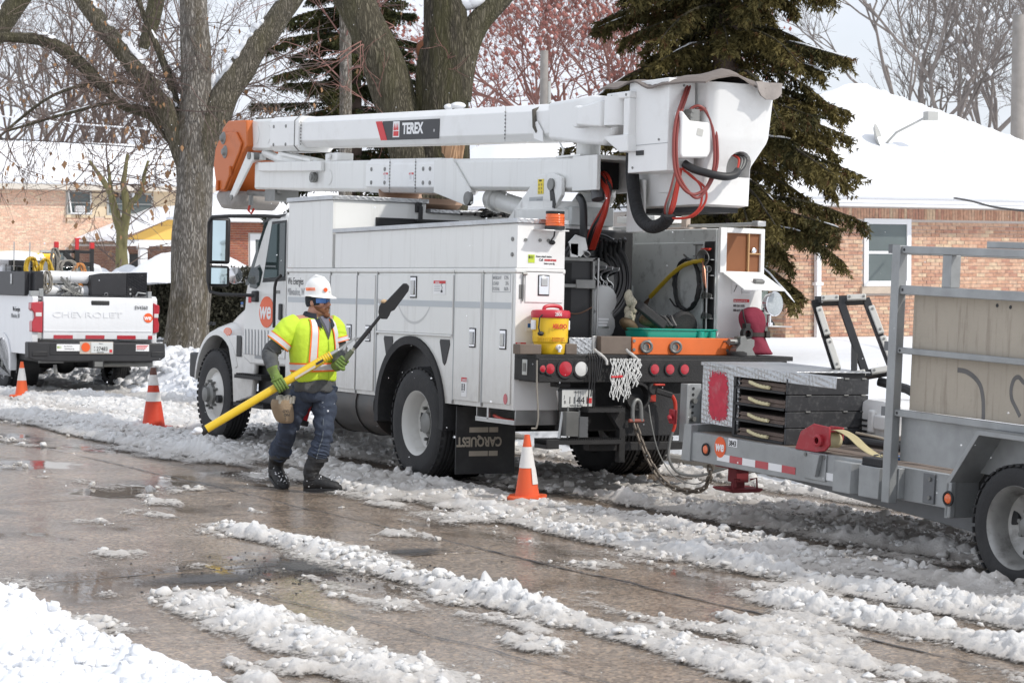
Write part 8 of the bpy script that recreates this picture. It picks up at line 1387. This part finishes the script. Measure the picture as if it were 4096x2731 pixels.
BG = thing('tool_bag', 'tan canvas bolt bag full of grey bolts hanging at his right hip', 'bag')
bc = V3((-1.475,-.33,0)); b = MB(); b.loft([[bc+LAT*(w*math.copysign(abs(math.cos(a))**.7, math.cos(a))+dx)+FWD*(d*math.copysign(abs(math.sin(a))**.7, math.sin(a)))+V3((0,0,z)) for a in [2*math.pi*k/24 for k in range(24)]] for w, d, z, dx in ((.030,.05,.585,.02),(.070,.075,.60,.01),(.085,.085,.68,-.01),(.088,.088,.76,-.03),(.078,.085,.80,-.015),(.072,.080,.79,-.015),(.06,.07,.75,-.015))]); b.build('canvas', mat('canvas_tan', (.30,.225,.15), .9, var=.2, vs=9, bump=.4, bs=60), BG, smooth=60, sub=1); b = MB(); [b.tube([bc+V3((-.07+.03*(k%5),-.07+.03*(k//5),.76)), bc+V3((-.07+.03*(k%5)+.01,-.075+.03*(k//5),.815+.008*(k%3)))], [.016,.017], 8) for k in range(12)]; tag(b.build('bolts', mat('zinc', (.42,.40,.35), .5, .3, .2, 20), BG), kind='stuff'); b = MB(); b.bar(bc+V3((.06,-.07,.79)), bc+V3((.09,-.05,.90)), .03, .006); b.build('strap', mat('canvas_strap', (.27,.20,.13), .9), BG)
for k, w_ in enumerate(('GYS', 'ON', 'S')): text(w_, .034, (bc.x-.055+.012*k, bc.y-.094+.004*k, .685-.032*k), 'rear', M_dk, BG, 1.0)
RT = thing('red_tool', 'red cordless tool with a black battery hanging behind his legs', 'tool'); b = MB(); b.obox((-1.235,-.22,.66), (.07,.08,.16), Matrix.Rotation(R_(18),3,'Y')); b.build('housing', mat('tool_red', (.55,.015,.03), .4), RT, bevel=.015); b = MB(); b.obox((-1.262,-.22,.58), (.10,.09,.05), Matrix.Rotation(R_(18),3,'Y')); b.build('battery', M_black, RT, bevel=.01)
# ================================================================ cones and the loose things on the truck
M_cone = mat('cone_orange', (.80,.105,.02), .5, var=.12, vs=4, stain=.4, staincol=(.42,.08,.03), ss=5); M_coned = mat('cone_dark_orange', (.58,.045,.012), .5, var=.18, vs=4, stain=.55, staincol=(.20,.03,.02), ss=5); M_band = mat('cone_band', (.72,.70,.67), .45, var=.12, vs=9, stain=.6, staincol=(.35,.31,.27), ss=9)
def cone(label, x, y, z, H, m, bands, tip=None, base=.19):
    T = thing('traffic_cone', label, 'traffic cone', (x, y, z), (0, random.uniform(-.02,.02), random.uniform(0,1)), 'traffic cones set out along the trucks'); R0, R1 = .135*H/.72, .03*H/.72; rz = lambda t: R0+(R1-R0)*t
    b = MB(); b.lathe([(rz(0)*1.02,.03),(rz(.0),.04),(rz(1),H),(rz(1)*.6,H),(rz(1)*.6,H-.05)], (0,0,0), (0,0,1), 32); b.build('body', m, T)
    b = MB(); s = base; b.prism([(-s,-s*.7),(-s*.7,-s),(s*.7,-s),(s,-s*.7),(s,s*.7),(s*.7,s),(-s*.7,s),(-s,s*.7)], 'z', .0, .032); b.build('base', m, T, bevel=.008)
    for t0, t1 in bands: b = MB(); b.lathe([(rz(t0)+.003,.04+(H-.04)*t0),(rz(t1)+.003,.04+(H-.04)*t1)], (0,0,0), (0,0,1), 32); b.build('reflective_band', M_band, T)
    if tip: b = MB(); b.lathe([(rz(.87)+.002,.04+(H-.04)*.87),(rz(1)+.002,H+.002),(.005,H+.003)], (0,0,0), (0,0,1), 24); b.build('dirty_tip', tip, T)
    return T
cone('dark orange traffic cone with two white bands and a brown tip near the front wheel', .05, 7.04, .02, .72, M_coned, ((.42,.58),(.70,.88)), mat('tip_brown', (.13,.06,.045), .7))
c2_ = cone('orange traffic cone with a wide worn white band near the rear bumper', -.06, -2.05, .02, .53, mat('cone_worn', (.72,.10,.025), .5, var=.15, vs=4, stain=.7, staincol=(.33,.16,.09), ss=6), ((.45,.80),), base=.155)
b = MB(); g = []
for k in range(7): a = R_(215)+R_(48)*k/6; g.append([((.0994-.0773*t)*1.03*math.cos(a)+.004*math.cos(a), (.0994-.0773*t)*1.03*math.sin(a)+.004*math.sin(a), (.04+.49*t)) for t in (.18,.46)])
b.loft(g, cap=False, closed=False); b.build('taped_label', M_band, c2_)
cone('bright orange traffic cone with one white band beside the pickup wheel', .62, 14.2, .02, .52, mat('cone_bright', (.85,.13,.03), .5, var=.1), ((.42,.80),), base=.15)
TR = (0, .026, 0)
def on_truck(name, label, cat, x, y, z, group=None): return thing(name, label, cat, (x+.026*z, y, z-.026*x), TR, group)
# water cooler
WC = on_truck('water_cooler', 'yellow drink cooler with a red lid standing on the truck tail shelf', 'cooler', .235, -1.86, 1.207)
M_cy = mat('cooler_yellow', (.80,.50,.015), .4, var=.06, vs=5, stain=.35, staincol=(.75,.58,.22), ss=5); M_cr = mat('cooler_red', (.50,.02,.04), .4, var=.08)
b = MB(); b.lathe([(.001,.0),(.125,.0),(.132,.01),(.138,.09),(.146,.10),(.150,.145),(.148,.155),(.155,.30),(.150,.305),(.001,.306)], (0,0,0), (0,0,1), 44); b.build('body', M_cy, WC); b = MB(); b.lathe([(.160,.300),(.165,.308),(.165,.345),(.155,.362),(.10,.368),(.001,.369)], (0,0,0), (0,0,1), 44); lid = b.build('lid', M_cr, WC); b = MB(); P_, r_ = smooth_path([(-.085,-.03,.360),(-.075,-.03,.388),(-.03,-.03,.400),(.03,-.03,.400),(.075,-.03,.388),(.085,-.03,.360)], [.016]*6, 4); b.tube(P_, r_, 10); b.build('handle', M_cr, lid)
text('2806', .042, (-.055,-.166,.318), 'rear', M_wp, WC, .8); text('IGLOO', .052, (-.067,-.158,.215), 'rear', mat('cooler_print', (.60,.03,.03), .5), WC, .82, off=.0015)
for k in range(9): a = R_(196+6.5*k); b = MB(); b.cyl((.1485*math.cos(a),.1485*math.sin(a),.104),(.1505*math.cos(a),.1505*math.sin(a),.142),.006,seg=6); b.build('grip_rib', M_cy, WC)
text('INDUSTRIAL 5-GAL', .018, (-.067,-.153,.128), 'rear', M_orange, WC, .75); text('BEVERAGE COOLER', .018, (-.067,-.153,.108), 'rear', M_orange, WC, .75)
b = MB(); b.cyl((.0,-.125,.058),(.0,-.165,.058),.024,seg=16); b.cyl((.0,-.158,.058),(.0,-.158,.018),.012,seg=10); b.box(-.01,.01,-.182,-.15,.060,.075); b.build('tap', M_wp, WC, bevel=.003); b = MB(); b.tube([(-.11,-.10,.35),(-.155,-.085,.30),(-.16,-.08,.22),(-.15,-.09,.17)], .006, 6); b.ball((-.15,-.10,.17),(.03,.02,.02)); b.build('tie_cord', M_blk, WC); b = MB(); b.box(.153,.175,-.03,.03,.20,.28); b.box(-.175,-.153,-.03,.03,.20,.28); b.build('side_handle', M_wp, WC, bevel=.006)
tag(MB().box(-.115,.09,-.06,.06,0,.082).build('wood_block', M_plank, None, bevel=.006), 'dark wood block on the tail shelf at the left of the cooler', 'wood block').location = (.02,-1.93,1.206); o = bpy.data.objects['wood_block']; o.rotation_euler = TR
o2 = tag(MB().box(-.05,.06,-.12,.05,0,.088).build('wood_block', M_plank, None, bevel=.006), 'brown wood block tucked behind the cooler at its right', 'wood block'); o2.location = (.40,-1.86,1.197); o2.rotation_euler = TR
# teal tray with hydraulic tools
TY = on_truck('tray', 'teal plastic tray lying on the timber behind the tail shelf', 'tray', 1.62, -1.58, 1.345)
M_teal = mat('teal_plastic', (.01,.36,.27), .4, var=.12, vs=5, coat=.2); b = MB(); b.loft([rrect(-.37,.37,-.16,.16,.06,z) if k == 0 else rrect(-.37-e,.37+e,-.16-e,.16+e,.07,z) for k, (z, e) in enumerate(((0,0),(.01,.01),(.07,.02),(.075,.035),(.085,.035),(.08,.02),(.02,.0)))]); b.build('tray_body', M_teal, TY); [MB().cyl((x,-.178,.0),(x,-.186,.066),.035,.03,14).build('tray_foot', M_teal, TY) for x in (.20,.32)]
CT = on_truck('hydraulic_saw', 'grimy bronze cut off tool with a black guard leaning in the teal tray', 'saw', 1.40, -1.50, 1.40); M_brz = mat('bronze_grime', (.10,.065,.03), .7, .0, .5, 7, .8, (.03,.025,.02), 4); b = MB(); b.ball((-.14,.03,.05),(.10,.07,.055), M=Matrix.Rotation(R_(30),3,'Y')); b.ball((.22,.02,.06),(.16,.09,.06)); b.ball((.05,.0,.10),(.10,.07,.06)); b.build('motor', M_brz, CT); b = MB(); b.bar((-.12,-.06,.24),(.16,-.09,.045),.09,.05,(0,1,0)); b.build('guard', M_rub, CT, bevel=.018); b = MB(); b.lathe([(.001,-.02),(.11,-.018),(.13,-.0),(.13,.05),(.10,.06)], (.38,-.06,.05), (.1,1,.1), 28); b.build('drum', M_blackt, CT); b = MB(); [b.tube([(.10+.04*k,-.03,.14),(.14+.03*k,-.06,.10+.02*(k%2)),(.20+.02*k,-.08,.05)],.014,6) for k in range(5)]; b.build('fittings', M_black, CT)
RP = on_truck('rag', 'bunched cream rag jammed beside the storage tubes', 'rag', 1.30, -1.40, 1.55); b = MB(); [b.ball((random.uniform(-.03,.04),random.uniform(-.03,.03),random.uniform(-.08,.18)),(.035,.03,.05),8,6) for _ in range(14)]; b.build('cloth', mat('cream_rag', (.48,.44,.34), .95, var=.3, vs=20, bump=.8, bs=50), RP, smooth=60)
# big reel of black cable against the wall
CR = on_truck('cable_reel', 'large coil of black cable standing behind the storage tubes', 'cable coil', 1.30, -.80, 1.86)
rg_ = random.Random(8); b = MB(); ax_ = Vector((.12,1,0)).normalized()
for k in range(26):
    R0 = .17+.0095*k+rg_.uniform(-.012,.012); c0 = Vector((rg_.uniform(-.02,.02), -.004*(k % 9)+rg_.uniform(-.03,.03), rg_.uniform(-.012,.012))); u1 = Vector((0,0,1)); w1 = ax_.cross(u1); b.tube([c0+(u1*math.cos(2*math.pi*j/40)*1.0+w1*math.sin(2*math.pi*j/40)*.9)*R0 for j in range(41)], .0125, 6, cap=False)
b.build('cable', mat('cable_black', (.022,.022,.024), .35, var=.4, vs=12), CR); b = MB()
for k in range(7): R0 = .10+.012*k; u1 = Vector((0,0,1)); w1 = ax_.cross(u1); b.tube([Vector((-.02,-.07,-.02))+(u1*math.cos(2*math.pi*j/32)+w1*math.sin(2*math.pi*j/32))*R0 for j in range(33)], .011, 6, cap=False)
b.build('grey_cable', M_dsteel, CR)
# steel conduit guards
for k in range(3):
    GD = on_truck('conduit_guard', ['front', 'middle', 'rearmost'][k]+' grey half round conduit guard of the nested stack over the tubes', 'conduit guard', 1.06+.045*k, -1.22-.035*k, 1.875-.008*k, 'nested conduit guards'); prof = [(-.10,.06),(-.07,.055),(-.05,.03),(-.045,-.01),(-.03,-.05),(.0,-.066),(.03,-.05),(.045,-.02),(.07,.0),(.10,.0)]; pr2 = [(z_*1.0+.05, x_*-.9) for x_, z_ in prof]; b = MB(); th_ = [(a+.006, c+.006) for a, c in pr2]; b.prism([(a, c) for a, c in pr2]+th_[::-1], 'y', 0., 1.6); b.build('guard', M_steel, GD)
# hanging coils on the inner wall
HC_ = on_truck('hose_coil', 'black cable coil hanging from a hook on the grey inner wall', 'cable coil', 1.985, -1.33, 1.82); b = MB()
for k in range(7): P_ = [(-.02-.008*(k%4), (.195+.006*rg_.uniform(-2,2))*math.sin(2*math.pi*j/36)+.01*rg_.uniform(-1,1)*(k%2), (.225+rg_.uniform(-.008,.008))*math.cos(2*math.pi*j/36)) for j in range(37)]; b.tube(P_, .0105, 6)
b.tube([(-.04,.0,-.225),(-.05,.16,-.19),(-.05,.24,-.13)], .008, 6); b.build('coil', M_blk, HC_)
YH = on_truck('yellow_hose', 'bent yellow cable with bare copper ends hung across the grey inner wall', 'cable', 1.985, -1.0, 1.75); P_, r_ = smooth_path([(-.03,-.567,.284),(-.04,-.42,.268),(-.05,-.28,.235),(-.05,-.112,.159),(-.05,.06,.06),(-.06,.22,-.046)], [.021]*6, 6); b = MB(); b.tube(P_, r_, 12); b.build('jacket', mat('yellow_jacket', (.52,.36,.03), .5, var=.2, vs=8, stain=.4, ss=6), YH); b = MB(); [b.tube([(-.06,.22,-.046),(-.07-.008*k,.25+.012*k,-.12),(-.06-.012*k,.29+.03*k,-.21)],.004,5) for k in range(5)]; b.build('strands', mat('rusty_strand', (.14,.08,.05), .6, .4), YH); b = MB(); [b.tube([(-.03,-.567,.284),(-.05,-.60-.008*k,.20),(-.05,-.61-.012*k,.10-.015*k)],.005,5) for k in range(5)]; b.build('copper_strands', mat('copper', (.55,.26,.17), .4, .7), YH)
# maroon covered device and vise
MC = on_truck('covered_winch', 'maroon canvas cover belted over a device at the right rear corner of the truck', 'canvas cover', 2.30, -1.86, 1.21); b = MB(); b.loft([[(cx_+w*math.cos(a)*(1+.05*math.sin(5*a+z*20)), d*math.sin(a)*(1+.06*math.sin(4*a+z*15)), z) for a in [2*math.pi*k/28 for k in range(28)]] for w, d, z, cx_ in ((.19,.13,.0,.06),(.15,.11,.03,.05),(.125,.10,.10,.03),(.105,.085,.155,.02),(.095,.08,.185,.015),(.11,.09,.22,.01),(.125,.10,.28,.0),(.13,.10,.33,-.005),(.115,.09,.38,-.01),(.07,.06,.415,-.005),(.02,.02,.425,0))]); b.build('cover', mat('maroon_canvas', (.20,.018,.04), .85, var=.25, vs=6, bump=.6, bs=12, stain=.3, staincol=(.05,.01,.015), ss=4), MC, smooth=60, sub=1); b = MB(); b.loft([[(.016+.108*math.cos(a)*f, .094*math.sin(a)*f, z) for a in [2*math.pi*k/28 for k in range(28)]] for z, f in ((.165,1.),(.20,1.),(.20,.96),(.165,.96))]); b.box(.09,.13,-.09,-.05,.155,.215); b.build('belt', mat('belt_brown', (.035,.025,.02), .6), MC)
b = MB(); b.lathe([(.03,.0),(.055,.0),(.058,.03),(.055,.05),(.03,.05)], (-.115,-.10,.19), (0,1,0), 24); b.box(-.14,-.09,-.10,-.04,.24,.28); b.tube([(-.15,-.06,.40),(-.14,-.06,.34),(-.12,-.07,.27)],.008,6); b.build('roller', M_blackt, MC, bevel=.004)
VS_ = on_truck('bench_vise', 'grey bench vise bolted to the tail shelf behind the trailer locker', 'vise', 2.12, -1.96, 1.207); b = MB(); b.prism([(-.10,.0),(-.09,.06),(-.05,.10),(-.05,.165),(.0,.175),(.02,.14),(.06,.15),(.10,.14),(.10,.09),(.08,.06),(.12,.0)], 'y', -.05, .05); b.cyl((-.14,0,.12),(-.04,0,.12),.028,seg=14); b.cyl((-.13,-.09,.12),(-.13,.09,.12),.008,seg=8); b.build('jaw_body', M_dsteel, VS_, bevel=.012); b = MB(); b.lathe([(.001,.0),(.09,.0),(.09,.025),(.06,.04)], (-.05,0,-.0), (0,0,1), 24); b.build('vise_base', M_blackt, VS_)
# things hanging from the tail shelf
for x in (.60, .915):
    HK = on_truck('hanger_hook', ('left' if x < .8 else 'right')+' cast grey hook clipped over the tail shelf above the white ties', 'hook', x, -2.04, 1.205, 'hooks holding the white ties'); b = MB(); b.tube([(-.02,.03,.05),(-.015,.01,.03),(.0,-.02,.01),(.03,-.03,-.015),(.05,-.03,-.03),(.055,-.05,-.05),(.05,-.06,-.08)], [.010,.013,.016,.016,.014,.013,.010], 8); b.build('hook', mat('cast_grey', (.45,.44,.42), .6), HK)
WT = on_truck('wire_ties', 'bunch of wavy white wire ties hanging from the hooks on the bumper', 'wire ties', .68, -2.10, 1.165); rt = random.Random(12)
b0 = MB(); b0.cyl((.0,.0,.0),(.30,.0,.0),.012,seg=8); b0.build('hanger_rod', M_dsteel, WT)
for k in range(30):
    x0 = .005+.0098*k; L = rt.uniform(.28,.37) if k < 20 else rt.uniform(.16,.26); ph = rt.uniform(0,6.28); pts = [(x0+.011*math.sin(j*.9+ph)+rt.uniform(-.002,.002)-.0, -.012-.012*rt.random(), .015-L*j/16) for j in range(17)]; b = MB(); b.tube(pts, .0042, 5); b.build('tie', mat('white_tie', (.70,.70,.68), .5) if k == 0 else bpy.data.materials['white_tie'], WT)
b = MB(); b.box(.0,.10,-.028,-.02,-.145,-.13); b.box(.07,.11,-.03,-.02,-.14,-.125); b.build('red_marker', M_red, WT)
HKC = on_truck('cord_bundle', 'thin black braided cords dangling over the bumper beside the white lamp', 'cords', .52, -2.075, 1.20); b = MB(); [b.tube([(-.02+.02*k,.03,.02),(-.03+.025*k,-.01,-.02),(-.03+.02*k+.008*math.sin(k),-.015,-.2),(-.04+.028*k,-.01,-L)],.006,6) for k, L in enumerate((.46,.34,.30,.22,.17,.14))]; b.build('cord', M_blk, HKC)
PST = on_truck('plate_stack', 'stack of thin grey metal plates standing on the rear step', 'plate stack', .38, -2.0, .503)
for k in range(24): MB().box(-.10+.003*rt.random(),.02,-.08,.04,.03+k*.0085,.036+k*.0085).build('plate', M_dsteel, PST, smooth=0)
for k in range(20): MB().box(.022+.004*rt.random(),.105+.006*rt.random(),-.085,.03,.02+k*.0085,.0265+k*.0085).build('plate', M_galvd, PST, smooth=0)
b = MB(); b.cyl((-.05,-.02,.0),(-.05,-.02,.27),.008,seg=8); b.cyl((.06,-.02,.0),(.06,-.02,.24),.008,seg=8); b.build('rod', M_dsteel, PST)
SH_ = on_truck('shackle', 'grey bow shackle with a red pin hanging from the hitch eye', 'shackle', .985, -2.06, .72); b = MB(); P_, r_ = smooth_path([(-.04,0,-.07),(-.045,0,.0),(-.04,0,.07),(-.01,0,.11),(.025,0,.09),(.04,0,.02),(.045,0,-.07)], [.018]*7, 4); b.tube(P_, r_, 10); b.build('bow', M_dsteel, SH_); b = MB(); b.cyl((-.08,0,-.065),(.065,0,-.065),.016,seg=10); b.build('pin', mat('pin_red', (.25,.07,.05), .6), SH_)
def chain(name, label, pts, r, L, m):
    T = thing(name, label, 'chain'); P_, _q = smooth_path(pts, [0]*len(pts), 14); d = 0; k = 0; last = P_[0]; acc = L
    for i in range(1, len(P_)):
        acc += (P_[i]-P_[i-1]).length
        if acc >= L*.74:
            acc = 0; t = (P_[min(i+1,len(P_)-1)]-P_[i-1]).normalized(); s = t.orthogonal(); s.rotate(Matrix.Rotation(k*math.pi/2+.4, 3, t)); s.normalize(); b = MB(); b.tube([P_[i]+t*(L*.30*math.copysign(1, math.cos(a))+r*1.8*math.cos(a))+s*r*2.0*math.sin(a) for a in [2*math.pi*j/10 for j in range(11)]], r, 5, cap=False); b.build('link', m, T); k += 1
    return T
M_chain = mat('chain_rust', (.17,.145,.12), .6, .5, .4, 20)
w_ = lambda x, y, z: (x, y, z-.026*x)
chain('safety_chain', 'heavy rusty safety chain sagging from the shackle to the trailer tongue', [w_(.99,-2.06,.62),w_(1.02,-2.10,.48),w_(1.08,-2.16,.30),w_(1.16,-2.24,.15),w_(1.28,-2.34,.085),w_(1.40,-2.45,.10),w_(1.42,-2.54,.22),w_(1.36,-2.60,.40)], .010, .062, M_chain)
b = MB(); P_, r_ = smooth_path([w_(1.12,-2.06,.79),w_(1.13,-2.1,.60),w_(1.17,-2.15,.38),w_(1.25,-2.25,.20),w_(1.36,-2.4,.14),w_(1.45,-2.5,.20)], [.006]*6, 6); b.tube(P_, r_, 6); tag(b.build('breakaway_cable', M_dsteel), 'thin steel breakaway cable hanging right of the heavy chain', 'cable')
EC = on_truck('trailer_plug', 'black trailer plug with an orange cord at the rear of the truck', 'plug', 1.14, -2.02, .90); b = MB(); b.cyl((.0,.02,.02),(.0,-.06,.02),.05,seg=18); b.bar((.02,-.05,.01),(.16,-.09,-.03),.05,.05); b.build('plug', M_blackt, EC, bevel=.01); b = MB(); b.obox((.04,-.06,.06),(.10,.06,.015)); b.box(.0,.08,.03,.04,-.09,-.03); b.build('orange_flap', M_ohose, EC, bevel=.004); P_, r_ = smooth_path([(.16,-.09,-.03),(.19,-.10,-.10),(.19,-.10,-.28),(.17,-.10,-.34)], [.018,.017,.015,.012], 6); b = MB(); b.tube(P_, r_, 8); b.build('orange_cord', M_ohose, EC); P_, r_ = smooth_path([(.17,-.10,-.34),(.14,-.10,-.45),(.13,-.12,-.58),(.20,-.16,-.68),(.32,-.28,-.70),(.45,-.42,-.64),(.55,-.5,-.60)], [.012]*7, 6); b = MB(); b.tube(P_, r_, 8); b.build('grey_cord', M_dsteel, EC)
b = MB(); P_, r_ = smooth_path([(.03,-2.055,1.16),(.02,-2.07,.95),(.03,-2.075,.7),(.02,-2.06,.60)], [.008]*4, 8); b.tube(P_, r_, 6); b.tube([(.02,-2.06,.60),(-.02,-2.05,.60)], .008, 6); tag(b.build('rope', mat('old_rope', (.24,.22,.19), .9, var=.2)), 'thin grey rope hanging from the tail shelf down to the cone tip', 'rope')
HT = on_truck('cab_tools', 'pile of black tools and cables on top of the cross box behind the cab', 'tools', 1.75, 1.9, 2.47); b = MB(); [b.lathe([(.05+.012*math.cos(2*math.pi*j/6), .012*math.sin(2*math.pi*j/6)) for j in range(7)], (random.uniform(-.35,.35),random.uniform(-.1,.1),.05), (random.random(),random.random(),1), 14) for _ in range(9)]; [b.bar((random.uniform(-.4,.4),0,.03),(random.uniform(-.4,.4),.1,.06),.04,.03) for _ in range(6)]; b.build('tool_heap', M_blackt, HT)
# light snow still falling
pf = []; rs = random.Random(33)
for _ in range(420):
    d = rs.uniform(7, 24); uu = rs.uniform(-.26,.26)*d; z = rs.uniform(.3, 1.9+.16*d); pf.append(V3((-8.95+uu*math.cos(_A)+d*math.sin(_A), -17.51-uu*math.sin(_A)+d*math.cos(_A), z)))
o = blobs(pf, .0030, M_snow, 'falling_snow', None, None)

SMALL = {'snow','slot_shelf','bolt_head','rail_hole','bolt_hole','rivet_row','rubber_bumper','orange_markers','wire_coils','louvre','boots','plate_marks','lug_nut','door_emblem','stems','hand_hole','bolt','print_line','elbow_bolt'}
for o in list(SC.objects):
    if o.type == 'MESH' and o.parent and o.name.split('.')[0] in SMALL: o['kind'] = 'stuff'
